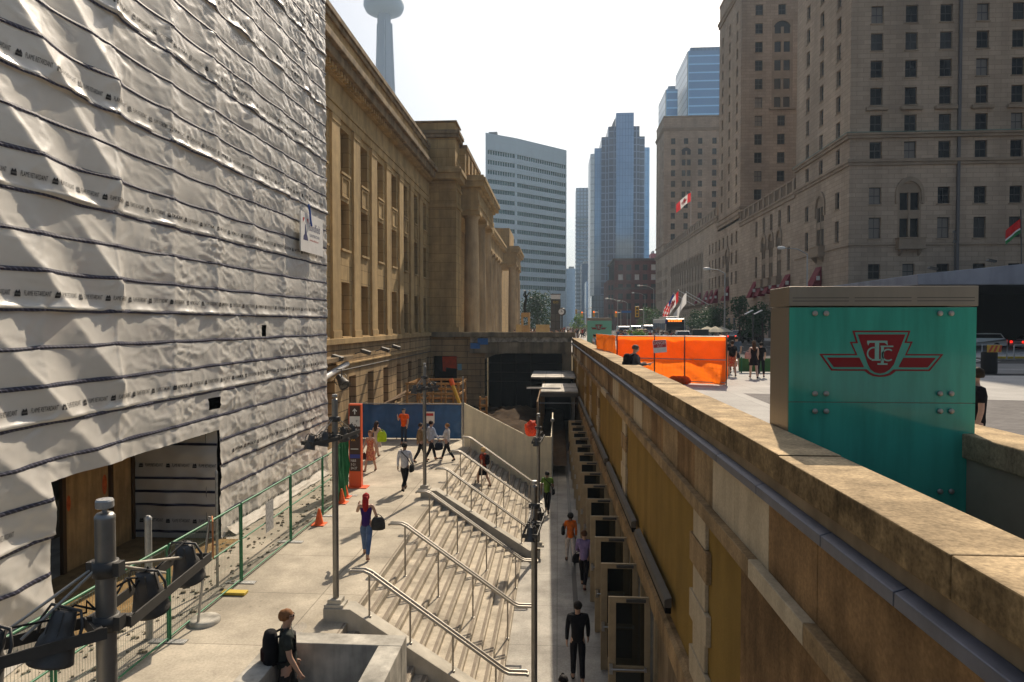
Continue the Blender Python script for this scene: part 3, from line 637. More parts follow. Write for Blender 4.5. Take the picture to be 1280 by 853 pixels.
# ================================================================ wrapped scaffolding on the left
TX = -9.45
ribs = [9.9, 11.9, 13.95, 16.15, 18.3, 20.6, 22.9, 25.0, 27.15]
strapz = [Z(.27+.7*k) for k in range(-9, 19)]
sheets = {Z(.27+2.1*k) for k in range(-4, 7)}
def tarp_raw(Y, z):
    """outward bulge of the sheeting at (Y, z)"""
    N_ = noise.noise; h = z-EYE
    f = ((h-.27)/.7) % 1.0; k3 = ((h-.27)/2.1); s3 = k3 % 1.0; si = math.floor(k3)
    j = 0
    while j < len(ribs)-2 and ribs[j+1] < Y: j += 1
    w = ribs[j+1]-ribs[j]; u = min(max((Y-ribs[j])/w, 0), 1)
    wr = N_(Vector((Y*.5, h*.6, 3.1)))
    fb = .45 if Y < 13.6 else min(1.7, .45+(Y-13.6)*.45)
    d = .020*fb*math.sin(math.pi*f)**.8*(.6+1.1*N_(Vector((Y*.55, math.floor((h-.27)/.7)*3.7, 1))))
    lw = .5+.9*N_(Vector((Y*1.1, si*5.1, 9)))+.5*N_(Vector((Y*3.1, si*5.1, 2)))
    d += .13*max(0, lw)*max(0, 1-s3/(.07+.05*max(0, lw)))**2
    d += (.030 if Y < 14 else .05)*abs(2*u-1)**2.5*(1+.5*wr)
    q = (Y+h*1.0+.03*wr-16.95)/2.1; a = q % 1.0
    amp = .20 if Y < 14.0 else max(.02, .20-(Y-14.0)*.6)
    d += amp*(.3+.7*(1-s3))*abs(2*a-1)**1.6
    p1 = Vector((Y*1.3+h*.9, h*2.6-Y*.25, si*7.7)); n1 = 1-abs(N_(p1))*2
    d += .018*fb*max(0, n1)**3*max(0, .4+N_(Vector((Y*.35, h*.4, 21)))*1.4)
    p2 = Vector((Y*1.1-h*.7, h*5.5+Y*.8, 4+si*3.3)); n2 = 1-abs(N_(p2))*2
    d += .014*fb*max(0, n2)**4*max(0, .5+N_(Vector((Y*.6, h*.7, 33)))*1.5)
    p3 = Vector((Y*2.6+h*2.2, h*3.8-Y*1.2, 8+si)); n3 = 1-abs(N_(p3))*2
    d += .013*fb*max(0, n3)**4*max(0, .3+N_(Vector((Y*.8, h*.9, 51)))*1.8)
    tie = abs(2*u-1)**6*(1-abs(2*f-1))                                 # puckers where the straps cross the tubes
    d += .012*tie*N_(Vector((Y*4, h*6, 61)))
    edge = min(1, max(0, (Y-20)/6)); low = min(1, max(0, (-1.2-h)/3)); am = .016*edge*(1+1.3*min(1, max(0, (h-3)/3)))+.022*low
    if am > 0: d += am*(N_(Vector((Y*2.1, h*2.3, 11)))+.6*(1-2*abs(N_(Vector((Y*2.5+h, h*2.6, 17)))))+.25*(1-2*abs(N_(Vector((Y*5, h*5.6-Y, 19))))))
    return d
TY0, TY1, TZ0, TZ1 = 8.0, 27.2, ZM+.02, Z(13.6); TNY, TNZ = int((TY1-TY0)/.048), int((TZ1-TZ0)/.046)
DG = [[tarp_raw(TY0+(TY1-TY0)*i/TNY, TZ0+(TZ1-TZ0)*j/TNZ) for i in range(TNY+1)] for j in range(TNZ+1)]
def crease(y, z, ang, L, hgt, wid):
    """straight fold running from a tie point, fading out along its length"""
    c, s_ = math.cos(ang), math.sin(ang); gy, gz = (TY1-TY0)/TNY, (TZ1-TZ0)/TNZ; n = int(L/.03); seen = set()
    for k in range(n):
        t_ = k/n; py_, pz_ = y+c*L*t_, z+s_*L*t_; ci, cj = (py_-TY0)/gy, (pz_-TZ0)/gz
        for jj in range(int(cj)-3, int(cj)+5):
            for ii in range(int(ci)-3, int(ci)+5):
                if (ii, jj) in seen or not (0 <= ii <= TNY and 0 <= jj <= TNZ): continue
                seen.add((ii, jj)); qy, qz = TY0+ii*gy-y, TZ0+jj*gz-z; al = qy*c+qz*s_; pe = abs(-qy*s_+qz*c)
                if 0 <= al <= L and pe < wid: DG[jj][ii] += hgt*(1-al/L)**.7*min(1, al/.06)*(1-pe/wid)
rt_ = random.Random(31)
for y_ in ribs:
    for z_ in strapz:
        for k in range(rt_.choice((3, 4, 6))): crease(y_+rt_.uniform(-.05,.05), z_+rt_.uniform(-.03,.03), rt_.choice((0, math.pi))+rt_.choice((-1,1))*rt_.uniform(.15,.95), rt_.uniform(.35,1.15), rt_.choice((1,1,-1))*rt_.uniform(.008,.024), rt_.uniform(.06,.12))
for k in range(420):
    y_ = rt_.uniform(TY0, TY1); crease(y_, rt_.choice(strapz)+rt_.uniform(-.1,.6), -rt_.uniform(.2,.9)+(math.pi if rt_.random() < .35 else 0), rt_.uniform(.3,.9), rt_.choice((1,-1))*rt_.uniform(.006,.017), rt_.uniform(.05,.11))
def tarp_d(Y, z):
    a = min(max((Y-TY0)/(TY1-TY0)*TNY, 0), TNY-.001); b = min(max((z-TZ0)/(TZ1-TZ0)*TNZ, 0), TNZ-.001); i = int(a); j = int(b); a -= i; b -= j
    return (DG[j][i]*(1-a)+DG[j][i+1]*a)*(1-b)+(DG[j+1][i]*(1-a)+DG[j+1][i+1]*a)*b
SHEET = M('white_sheeting', (.62,.59,.535), .30, var=(.9,.08), trans=.05, spec=.9)
STRAP = M('navy_webbing', (.008,.009,.03), .6)
nt = STRAP.node_tree; b_ = nt.nodes['Principled BSDF']
tc = nt.nodes.new('ShaderNodeTexCoord'); sp = nt.nodes.new('ShaderNodeSeparateXYZ'); wv = nt.nodes.new('ShaderNodeMath'); wv.operation = 'PINGPONG'; wv.inputs[1].default_value = .055
gt = nt.nodes.new('ShaderNodeMath'); gt.operation = 'LESS_THAN'; gt.inputs[1].default_value = .013; mx = nt.nodes.new('ShaderNodeMix'); mx.data_type = 'RGBA'
ax = nt.nodes.new('ShaderNodeMath'); nt.links.new(tc.outputs['Object'], sp.inputs[0]); nt.links.new(sp.outputs[1], ax.inputs[0]); nt.links.new(sp.outputs[2], ax.inputs[1])
nt.links.new(ax.outputs[0], wv.inputs[0]); nt.links.new(wv.outputs[0], gt.inputs[0]); nt.links.new(gt.outputs[0], mx.inputs[0])
mx.inputs[6].default_value = (.008,.009,.03,1); mx.inputs[7].default_value = (.10,.10,.15,1); nt.links.new(mx.outputs[2], b_.inputs['Base Color'])
PRINT = M('printed_ink', (.018,.018,.02), .6)
tp = thing('scaffold_wrap', 'tall scaffold wrapping of creased white plastic sheeting held by navy straps', 'scaffold wrap', (TX, 18, ZM))
Y0, Y1, ZT = 8.0, 27.2, Z(13.6); OPa, OPb, OPz = 11.96, 18.3, Z(-2.97)
ny, nz = TNY, TNZ; m = MB()
vs = [(TX+DG[j][i], TY0+(TY1-TY0)*i/ny, TZ0+(TZ1-TZ0)*j/nz) for j in range(nz+1) for i in range(ny+1)]
holes = [(xp(329,414,TX), .17, .2), (xp(265,505,TX), .28, .16)]
fs = []
for j in range(nz):
    zc = ZM+(ZT-ZM)*(j+.5)/nz
    for i in range(ny):
        Yc = Y0+(Y1-Y0)*(i+.5)/ny
        if OPa < Yc < OPb and zc < OPz: continue
        if any(abs(Yc-h.y) < a and abs(zc-h.z) < b for h, a, b in holes): continue
        fs.append((j*(ny+1)+i, j*(ny+1)+i+1, (j+1)*(ny+1)+i+1, (j+1)*(ny+1)+i))
m.add(vs, fs, True); sheet = m.build('sheet', SHEET, tp)
# straps following the cloth
for z in strapz:
    if z > ZT-.1 or z < ZM+.1: continue
    spans = [(Y0, Y1)] if z > OPz else [(Y0, OPa), (OPb, Y1)]
    for a, b in spans:
        m = MB(); n = int((b-a)/.1); A = []; ph = z*3.3
        for i in range(n+1):
            Y = a+(b-a)*i/n; sag = .018*noise.noise(Vector((Y*.8, ph, 2)))-.014*math.sin(math.pi*((Y-11.9) % 2.1)/2.1); zz = z+sag; hw = .047*(.85+.3*noise.noise(Vector((Y*2.2, ph, 5))))
            d = tarp_d(Y, zz)+.014
            A.append(((TX+d, Y, zz-hw), (TX+d+.012, Y, zz), (TX+d, Y, zz+hw)))
        for i in range(n):
            p, q = A[i], A[i+1]; m.quad(p[0], q[0], q[1], p[1]); m.quad(p[1], q[1], q[2], p[2])
        m.build('strap', STRAP, tp)
# printed repeat text, following the cloth
vs_t, fs_t = text_mesh('FLAME RETARDANT', .115, 'LEFT')
logo = ([(0,-.06),(.12,-.06),(.12,-.02),(0,-.02), (0,.0),(.03,.06),(.06,.03),(.09,.065),(.12,.0), (0,-.015),(.12,-.015),(.12,-.004),(0,-.004)], [(0,1,2,3),(4,5,6,7,8),(9,10,11,12)])
m = MB(); rp = random.Random(4)
def put_print(fn, Ystart, z):
    m.add([fn(Ystart+.18+p.x*.5, z+p.y*1.15) for p in vs_t], fs_t); m.add([fn(Ystart+a, z+b) for a, b in logo[0]], logo[1])
def on_tarp(Y, z): return (TX+tarp_d(Y, z)+.01, Y, z)
for k in range(-3, 6):
    z = Z(.27+2.1*k)+.27; Y = Y0+.1+rp.uniform(0, .4)
    while Y < Y1-.9:
        if not (z < OPz and OPa-.75 < Y < OPb+.05): put_print(on_tarp, Y, z)
        Y += .78
# recess wall facing the camera
RX0, RX1, RY = -11.8, TX+.02, OPb
def rec_d(x, z): h = z-EYE; return .03*abs(math.sin(math.pi*((h-.27)/.7))) + .05*noise.noise(Vector((x*1.6, h*1.2, 30)))+.03*noise.noise(Vector((x*3, h*4, 33)))
def on_rec(u, z): x = RX0+u; return (x, RY-rec_d(x, z)-.012, z)
z = Z(-3.95); [put_print(on_rec, .1+.78*i, z) for i in range(3)]; [put_print(on_rec, .1+.78*i, Z(-5.5)) for i in range(3)]
m.build('printed_lettering', PRINT, tp)
m = MB(); n1 = 40; n2 = 50; vs = []
for j in range(n2+1):
    z = ZM+.02+(OPz+.1-ZM)*j/n2
    for i in range(n1+1): x = RX0+(RX1-RX0)*i/n1; vs.append((x, RY-rec_d(x, z), z))
m.add(vs, [(j*(n1+1)+i, j*(n1+1)+i+1, (j+1)*(n1+1)+i+1, (j+1)*(n1+1)+i) for j in range(n2) for i in range(n1)], True); m.build('return_sheet', SHEET, tp)
for h in (-3.35, -4.3, -4.68, -5.05, -5.8):
    m = MB()
    for i in range(24):
        x, x2 = RX0+(RX1-RX0)*i/24, RX0+(RX1-RX0)*(i+1)/24; p = [(q, RY-rec_d(q, Z(h)+e)-.014, Z(h)+e) for q, e in ((x,-.035),(x2,-.035),(x2,.035),(x,.035))]; m.quad(*p)
    m.build('strap', STRAP, tp)
# dark scaffold void behind the sheet, and the boarded opening
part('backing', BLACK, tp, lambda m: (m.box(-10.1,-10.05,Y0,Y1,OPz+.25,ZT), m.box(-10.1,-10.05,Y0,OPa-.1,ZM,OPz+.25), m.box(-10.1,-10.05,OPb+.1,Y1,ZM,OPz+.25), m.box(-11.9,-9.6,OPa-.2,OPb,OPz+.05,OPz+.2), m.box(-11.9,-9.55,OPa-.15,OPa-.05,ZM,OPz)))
part('end_sheet', SHEET, tp, lambda m: m.box(-10.9, TX-.01, Y1+.001, Y1+.03, ZM, ZT))
m = MB()
for y_ in ribs:
    for x_ in (-9.75,): m.tube([(x_,y_,ZM),(x_,y_,OPz if OPa < y_ < OPb else ZT)] if not (OPa < y_ < OPb) else [(x_,y_,OPz+.1),(x_,y_,ZT)], .024, 6)
m.build('scaffold_tube', GALV, tp)
t = thing('plywood_hoarding', 'plywood hoarding with a door and orange spray marks inside the sheeted opening', 'hoarding', (-11.8, 17, ZM))
part('board', PLY, t, lambda m: (m.box(-11.9,-11.82,15.5,17.15,ZM,Z(-3.1)), m.box(-11.9,-11.82,17.25,RY-.1,ZM,Z(-3.1))))
part('stud', M('dark_stud', (.08,.045,.02), .8), t, lambda m: (m.box(-11.83,-11.74,15.38,15.5,ZM,Z(-3.1)), m.box(-11.82,-11.74,17.15,17.25,ZM,Z(-3.1)), m.box(-11.82,-11.76,RY-.2,RY-.1,ZM,Z(-3.1))))
SPR = M('orange_spray', (.62,.13,.03), .8, var=(6,.4))
for y_, z_, r_ in ((15.68, Z(-4.35), .09), (17.0, Z(-4.2), .12)): part('spray_mark', SPR, t, lambda m: m.lathe([(.001,0),(r_,.001),(r_,.002)], 14, (-11.818, y_, z_), False, 2.2, .8, Matrix.Rotation(math.pi/2,3,'Y')))
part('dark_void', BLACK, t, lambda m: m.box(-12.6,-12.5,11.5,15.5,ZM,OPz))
m = MB(); m.box(-11.8, TX+.6, OPa, OPb, ZM+.004, ZM+.012); m.build('dirt_floor', M('dirt', (.26,.17,.075), .95, var=(3,.4), bump=(20,.6,.03)))['kind'] = 'structure'
rg = random.Random(8); m = MB()
for i in range(420):
    y_ = rg.uniform(9.5, 26.5); x_ = rg.uniform(-9.3, -7.5); s_ = rg.uniform(.012, .05)
    m.obox((x_, y_, ZM+s_*.4), (s_*rg.uniform(.8,2.2), s_*rg.uniform(.8,2.2), s_), Matrix.Rotation(rg.uniform(0,6), 3, 'Z') @ Matrix.Rotation(rg.uniform(-.3,.3), 3, 'X'))
tag(m.build('rubble', M('rubble_mix', (.22,.19,.14), .9, var=(5,.5))), 'scattered rubble and scraps of debris along the foot of the sheeting', 'rubble', kind='stuff')
m = MB(); vs = []; n1 = 90; n2 = 10
for i in range(n1+1):
    for j in range(n2+1):
        y_ = 18.6+(26.6-18.6)*i/n1; a = j/n2*.8; vs.append((TX+.06+a*.4+.08*noise.noise(Vector((y_*1.1,a*2,1))), y_, ZM+.015+.26*(1-a)**1.6*(.7+.6*noise.noise(Vector((y_*.9,0,7))))+.03*(noise.noise(Vector((y_*3,a*4,5)))+.5)))
m.add(vs, [(i*(n2+1)+j, (i+1)*(n2+1)+j, (i+1)*(n2+1)+j+1, i*(n2+1)+j+1) for i in range(n1) for j in range(n2)], True); m.build('loose_sheet_hem', M('dusty_sheeting', (.34,.30,.24), .6, var=(3,.3)), tp)
# contractor sign at the far edge
t = thing('contractor_sign', 'white contractor board reading Bondfield on the edge of the sheeting', 'sign', (TX+.3, 26, Z(3.5)))
a, b = xp(377,279,TX+.32), xp(404.5,287,TX+.32); zt, zb = Z(4.05), Z(2.62)
sy0, sy1 = a.y, b.y
part('board', WHITE, t, lambda m: m.box(TX+.24, TX+.29, sy0, sy1, zb, zt), .005)
w_ = sy1-sy0; X_ = TX+.293
m = MB(); put_text(m, 'Bondfield', .44, (X_, sy0+w_*.36, zb+.86*(zt-zb)*.78), (0,1,0), (0,0,1), 'LEFT', .92*(w_*.6)/1.85); put_text(m, 'CONSTRUCTION', .15, (X_, sy0+w_*.37, zb+.46*(zt-zb)), (0,1,0), (0,0,1), 'LEFT', .9*w_*.58/1.35)
m.add([(X_, sy0+w_*u, zb+(zt-zb)*v) for u, v in ((.10,.30),(.31,.30),(.285,.40),(.25,.46),(.21,.70),(.18,.70),(.165,.46),(.115,.40))], [tuple(range(8))]); m.build('navy_lettering', M('navy_ink', (.04,.04,.12), .5), t)
m = MB(); put_text(m, 'www.bondfield.com', .12, (X_, sy0+w_*.37, zb+.34*(zt-zb)), (0,1,0), (0,0,1), 'LEFT', .9*w_*.58/1.25); [m.add([(X_, sy0+w_*u, zb+(zt-zb)*v) for u, v in q], [(0,1,2)]) for q in (((.09,.86),(.16,.86),(.09,.72)), ((.32,.86),(.25,.86),(.32,.72)))]
m.build('red_lettering', RED, t)
c_ = xp(387,268,TX+.33); part('tie_cord', M('blue_rope', (.02,.08,.35), .6), t, lambda m: m.tube([c_+Vector((0,-.1,.35)), c_+Vector((.02,-.02,.1)), c_+Vector((0,.1,-.2)), c_+Vector((.02,.16,-.42))], .035, 6))
# ================================================================ green site fence
FX = -7.32
def fence_panel(y0, y1, lab, tilt=0):
    t = thing('site_fence_panel', lab, 'fence panel', (FX, (y0+y1)/2, ZM), 0, 'green mesh panels of the site fence')
    zt = ZM+1.83; zb = ZM+.08
    part('panel_frame', GREEN, t, lambda m: (m.tube([(FX,y0+.04,ZM+.02),(FX,y0+.04,zt),], .022), m.tube([(FX,y1-.04,ZM+.02),(FX,y1-.04,zt)], .022), m.tube([(FX,y0+.04,zt),(FX,y1-.04,zt)], .022), m.tube([(FX,y0+.04,zb),(FX,y1-.04,zb)], .019), m.tube([(FX,y0+.04,ZM+1.0),(FX,y1-.04,ZM+1.0)], .019)))
    m = MB(); y = y0+.1
    while y < y1-.06: m.tube([(FX+.005,y,zb),(FX+.005,y,zt)], .0022, 4, False); y += .062
    z = zb+.2
    while z < zt: m.tube([(FX+.009,y0+.05,z),(FX+.009,y1-.05,z)], .0022, 4, False); z += .3
    m.build('wire_mesh', WIRE, t)
    part('foot_plate', GALV, t, lambda m: m.box(FX-.35, FX+.35, y1-.11, y1+.06, ZM+.004, ZM+.02))
fys = [6.3, 9.35, 12.3, 15.25, 18.2, 20.75, 23.3]
for k, l in enumerate(('green mesh fence panel at the bottom left corner behind the nearest floodlights', 'green mesh fence panel behind the right-hand floodlights of the near pole', 'green mesh fence panel beside the tilted sign post', 'green mesh fence panel in front of the sheeted corner of the scaffold', 'green mesh fence panel next to the single orange cone', 'farthest green mesh fence panel by the sign pylon')):
    fence_panel(fys[k], fys[k+1], l)
t = thing('mesh_screen', 'dark green screen netting tied to the fence beside the orange pylon', 'screen netting', (FX+.05, 23.1, ZM))
m = MB(); vs = []; n1 = 26; n2 = 22
for i in range(n1+1):
    for j in range(n2+1):
        y_ = 21.9+1.2*i/n1; z_ = ZM+.1+1.9*j/n2; vs.append((FX+.06+.1*noise.noise(Vector((y_*2.4, z_*.8, 2)))+.05*noise.noise(Vector((y_*6, z_*2, 4))), y_, z_))
m.add(vs, [(i*(n2+1)+j, (i+1)*(n2+1)+j, (i+1)*(n2+1)+j+1, i*(n2+1)+j+1) for i in range(n1) for j in range(n2)], True); m.build('netting', M('green_netting', (.02,.13,.05), .8, trans=.3, var=(4,.3)), t)
part('netting_post', GREEN, t, lambda m: (m.tube([(FX+.02,21.85,ZM),(FX+.02,21.85,ZM+2.1)], .022), m.tube([(FX+.05,23.15,ZM),(FX+.05,23.15,ZM+2.1)], .022)))
t = thing('notice_panel', 'small grey printed notice tied to the green fence', 'notice', (FX+.03, 16.8, ZM+1)); part('sheet', M('notice_print', (.35,.35,.34), .7, var=(14,.5)), t, lambda m: m.box(FX+.02, FX+.03, 16.55, 17.0, ZM+.75, ZM+1.5))
# fence foot, tilted sign post with its round concrete base
b_ = gp(256,778,MZ); t = thing('tilted_sign_post', 'leaning steel sign post with an orange edge in a round concrete base', 'sign post', b_)
a0 = gp(247,784,MZ); top = yp(262,646,a0.y+.15)
part('round_base', CB, t, lambda m: m.lathe([(.3,0),(.3,.07),(.26,.1),(.05,.1)], 24, b_))
part('post', GALV, t, lambda m: m.tube([a0+Vector((0,0,.01)), top], .025, 8)); part('sign_panel', M('weathered_orange', (.40,.15,.05), .6, var=(4,.3)), t, lambda m: m.obox(top.lerp(a0, .2)+Vector((.06,.1,.0)), (.025,.45,.75), rad(29)))
for px, py, pt_, l in ((187,800,647,'grey steel pipe standing behind the fence near the opening'), (272,742,590,'thin grey pipe standing behind the fence at the sheeted corner')):
    q = xp(px, py, -7.75); tz = xp(px, pt_, -7.75).z; t = thing('steel_pipe_post', l, 'pipe post', (q.x, q.y, ZM)); r = .065 if px < 200 else .03
    part('pipe', GALV, t, lambda m: (m.tube([(q.x,q.y,ZM),(q.x,q.y,tz)], r, 12), m.lathe([(r*1.08,0),(r*1.08,.05),(r*.5,.09)], 12, (q.x,q.y,tz-.04))))
for px, py, l in ((285,743,'yellow rubber foot under the green mesh fence'),):
    q = gp(px+8, py, MZ); t = thing('fence_foot', l, 'fence foot', q); part('block', M('yellow_foot', (.55,.4,.05), .6), t, lambda m: m.obox((q.x,q.y,ZM+.04), (.55,.2,.06)), .01)
def cone(px, py, l, tilt=0):
    q = gp(px, py, MZ); t = thing('traffic_cone', l, 'traffic cone', q, 0, 'orange traffic cones along the site fence')
    part('cone_body', ORANGE, t, lambda m: m.lathe([(.14,.03),(.13,.05),(.035,.46),(.03,.475),(.018,.478)], 18, q)); part('cone_base', ORANGE, t, lambda m: m.box(q.x-.19,q.x+.19,q.y-.19,q.y+.19,q.z+.002,q.z+.03), .008)
cone(399,656,'orange cone standing alone on the plaza by the green fence'); cone(427,629,'orange cone close to the fence in front of the pylon'); cone(431.5,622,'orange cone just left of the pylon base'); 
# ================================================================ floodlight poles
def floodlight(t, c, dirv, s=1.0, yaw=0):
    R_ = Vector((0,0,-1)).rotation_difference(Vector(dirv).normalized()).to_matrix(); c = Vector(c)
    m = MB(); m.lathe([(.05*s,.20*s),(.085*s,.19*s),(.10*s,.10*s),(.105*s,.02*s),(.13*s,-.02*s),(.165*s,-.20*s),(.172*s,-.22*s),(.15*s,-.22*s),(.13*s,-.16*s)], 20, c, True, 1, 1, R_)
    o = m.build('floodlight', LAMPM, t)
    m = MB(); m.lathe([(.145*s,-.2*s),(.02*s,-.205*s)], 16, c, False, 1, 1, R_); m.build('lens', GLASS, o)
    m = MB()
    for k in range(6): a = k*math.pi/3; m.tube([c+R_ @ Vector((.107*s*math.cos(a),.107*s*math.sin(a),.0)), c+R_ @ Vector((.09*s*math.cos(a),.09*s*math.sin(a),.2*s))], .006*s, 4)
    m.build('cooling_fin', LAMPM, o)
    m = MB(); m.tube([c+R_ @ Vector((q[0]*s,0,q[1]*s)) for q in ((.175,-.02),(.18,.1),(.13,.215),(-.13,.215),(-.18,.1),(-.175,-.02))], .013*s, 6); m.build('yoke', DARK, o)
def light_pole(x, y, zb, zt, lab, arms, r=.062, zarm=None, base=True, fs=.66):
    t = thing('floodlight_pole', lab, 'light pole', (x, y, zb)); zarm = zarm or zt-.75
    part('pole', POLE, t, lambda m: (m.tube([(x,y,zb),(x,y,zt-.02)], r, 20), m.lathe([(r*1.02,-.02),(r*1.02,.0),(r*.8,.02),(r*.2,.025)], 20, (x,y,zt))))
    part('pole_cap', GALV, t, lambda m: m.lathe([(r*.25,0),(r*.25,.05),(r*.85,.055),(r*.9,.06),(r*.9,.10),(r*.8,.112),(.001,.115)], 20, (x,y,zt), False))
    if base: part('base_block', CONCW, t, lambda m: (m.box(x-.2,x+.2,y-.17,y+.17,zb-.02,zb+.06), m.box(x-.14,x+.14,y-.13,y+.13,zb+.06,zb+.15)), .01)
    for zz in (zarm, zarm+.36): part('collar', DARK, t, lambda m: (m.lathe([(r*1.02,-.05),(r*1.28,-.05),(r*1.28,.05),(r*1.02,.05)], 20, (x,y,zz)), m.obox((x+r*1.35,y,zz), (.06,.07,.09)), m.obox((x-r*1.35,y,zz), (.06,.07,.09))))
    for (dx, dy_, fl) in arms:
        L = math.hypot(dx, dy_); ux, uy = dx/L, dy_/L; wx, wy = -uy, ux; zz = zarm
        m = MB()
        for sgn in (-1, 1): m.obox((x+dx/2+ux*r*.5+wx*sgn*.14, y+dy_/2+uy*r*.5+wy*sgn*.14, zz-.02), (L, .012, .075), math.atan2(uy, ux))
        m.obox((x+dx+wx*0, y+dy_, zz-.02), (.012,.29,.075), math.atan2(uy, ux)); m.obox((x+ux*r*1.2, y+uy*r*1.2, zz-.02), (.05,.29,.075), math.atan2(uy, ux)); m.build('arm_bracket', DARK, t)
        m = MB(); m.tube([(x+ux*r,y+uy*r,zarm+.36),(x+dx*.62,y+dy_*.62,zz+.03)], .011, 6); m.tube([(x+ux*r-wx*.05,y+uy*r-wy*.05,zarm+.36),(x+dx*.9,y+dy_*.9,zz+.03)], .011, 6); m.build('stay_rod', STEEL, t)
        m = MB(); rr = random.Random(int(abs(x*100)+L*37))
        for q in fl: m.tube([(x+ux*r,y+uy*r,zz+.1)]+[(x+dx*q*k/4+rr.uniform(-.05,.05), y+dy_*q*k/4+rr.uniform(-.05,.05), zz+.09+rr.uniform(-.02,.1)) for k in (1,2,3)]+[(x+dx*q,y+dy_*q,zz+.17)], .008, 5)
        m.build('cable', RUBBER, t)
        for q in fl: floodlight(t, (x+dx*q, y+dy_*q, zz), (ux*.28, uy*.28, -1), fs)
    return t
e = yp(131,645,4.3)
light_pole(e.x, 4.3, ZM, e.z, 'nearest grey light pole with four black floodlights, cut off by the bottom of the view', [(-.12,1.3,(.42,.9)), (-.5,-.56,(.36,.85))], .062, Z(-1.98), False, .78)
P = yp(420,748,13.51); light_pole(P.x, 13.51, ZM+.27, yp(418,500,13.51).z, 'grey light pole standing on the near end of the lowest stepped parapet', [(.12,.85,(.45,.95)), (-.3,-.7,(.4,.9))])
P = yp(531,607,23.3); light_pole(P.x, 23.3, ZM+.27, yp(531,458,23.3).z, 'grey light pole at the head of the middle stepped parapet', [(.25,.7,(.5,.95)), (-.25,-.7,(.45,.9))])
P = yp(668,608,13.51); light_pole(P.x, 13.51, ZC+.38, P.z, 'tall grey light pole at the foot of the stairs nearest the camera', [(.06,.75,(.5,.95)), (-.06,-.75,(.45,.9))])
P = yp(673,521,23.3); light_pole(P.x, 23.3, ZC+.38, P.z, 'grey light pole at the foot of the middle stepped parapet near the lime shirt', [(.06,.75,(.5,.95)), (-.06,-.75,(.45,.9))])
# ================================================================ direction pylon
q = gp(444,610,MZ); PW = .46; t = thing('direction_pylon', 'tall orange and brown direction pylon with a white arrow and platform numbers', 'sign pylon', q)
px0, px1 = q.x-PW/2, q.x+PW/2; ph = 3.07
PYO = M('pylon_orange', (.72,.10,.02), .45); PYB = M('pylon_brown', (.055,.022,.015), .4); 
part('column', PYO, t, lambda m: m.box(px0, px1, q.y, q.y+.22, ZM+.03, ZM+ph), .006); part('base_plate', PYO, t, lambda m: m.box(px0-.12, px1+.22, q.y-.14, q.y+.34, ZM+.003, ZM+.03), .006)
fy = q.y-.003; zz = lambda f: ZM+ph*(1-f)
part('face_panel', PYB, t, lambda m: m.box(px0+.035, px1-.035, fy-.004, q.y-.001, zz(.80), zz(.02)))
m = MB(); m.box(px0+.035, px1-.035, fy-.007, fy-.0045, zz(.265), zz(.145)); m.build('white_band', WHITE, t)
m = MB(); m.box(px0+.035, px1-.035, fy-.007, fy-.0045, zz(.645), zz(.60)); m.build('blue_band', M('pylon_blue', (.03,.05,.30), .5), t)
m = MB(); X0 = q.x; yy = fy-.009; z0 = zz(.085)
m.add([(X0+a, yy, z0+b) for a, b in ((-.02,-.11),(.02,-.11),(.02,.03),(.065,-.015),(.085,.015),(0,.11),(-.085,.015),(-.065,-.015),(-.02,.03))], [tuple(range(9))])
put_text(m, 'N&B', .13, (px0+.07, yy, zz(.675)), (1,0,0), (0,0,1), 'LEFT', .8); put_text(m, '3-21', .13, (px0+.07, yy, zz(.72)), (1,0,0), (0,0,1), 'LEFT', .8); put_text(m, '24-27', .13, (px0+.07, yy, zz(.765)), (1,0,0), (0,0,1), 'LEFT', .8)
for cx_ in (-.07, .05): m.lathe([(.028,0),(.028,.003)], 12, (X0+cx_, yy, zz(.30)), False, 1, 1, Matrix.Rotation(math.pi/2,3,'X')); m.box(X0+cx_-.03, X0+cx_+.03, yy-.002, yy, zz(.365), zz(.325))
m.box(px0+.07, px1-.1, yy-.002, yy, zz(.54), zz(.53)); m.build('white_symbols', WHITE, t)
m = MB(); put_text(m, 'VIA', .11, (px0+.08, yy, zz(.43)), (1,0,0), (0,0,1), 'LEFT'); m.build('yellow_lettering', M('yellow_ink', (.8,.4,.02), .5), t)
m = MB(); put_text(m, 'P', .13, (X0+.07, yy, zz(.205)), (1,0,0), (0,0,1)); m.build('dark_symbol', RUBBER, t)
# ================================================================ blue screened fence and the dig behind it
t = thing('blue_screen_fence', 'blue tarpaulin screen fence across the far end of the plaza', 'fence', (-7.5, 35, ZM))
BX0, BX1, BY = gp(424,551,MZ).x-.6, yp(577,552,35).x, 35.0
m = MB(); vs = []; n1 = 110; n2 = 24
for i in range(n1+1):
    for j in range(n2+1):
        x_ = BX0+(BX1-BX0)*i/n1; v_ = j/n2; z_ = ZM+.05+1.78*v_; cell = abs(math.sin(math.pi*(x_-BX0)/1.5))
        vs.append((x_, BY-.03-.07*cell*math.sin(math.pi*v_)+.06*noise.noise(Vector((x_*1.5, z_*1.4, 1)))+.03*noise.noise(Vector((x_*4, z_*3, 1))), z_-.03*cell*v_))
m.add(vs, [(i*(n2+1)+j, (i+1)*(n2+1)+j, (i+1)*(n2+1)+j+1, i*(n2+1)+j+1) for i in range(n1) for j in range(n2)], True); m.build('tarpaulin', M('blue_tarp', (.012,.055,.15), .5, trans=.12, var=(2,.3)), t)
for k in range(5): xx = BX0+(BX1-BX0)*k/4; part('post', GALV, t, lambda m: m.tube([(xx,BY+.05,ZM),(xx,BY+.05,ZM+1.9)], .028))
part('top_rail', GALV, t, lambda m: m.tube([(BX0,BY+.05,ZM+1.84),(BX1,BY+.05,ZM+1.84)], .024))
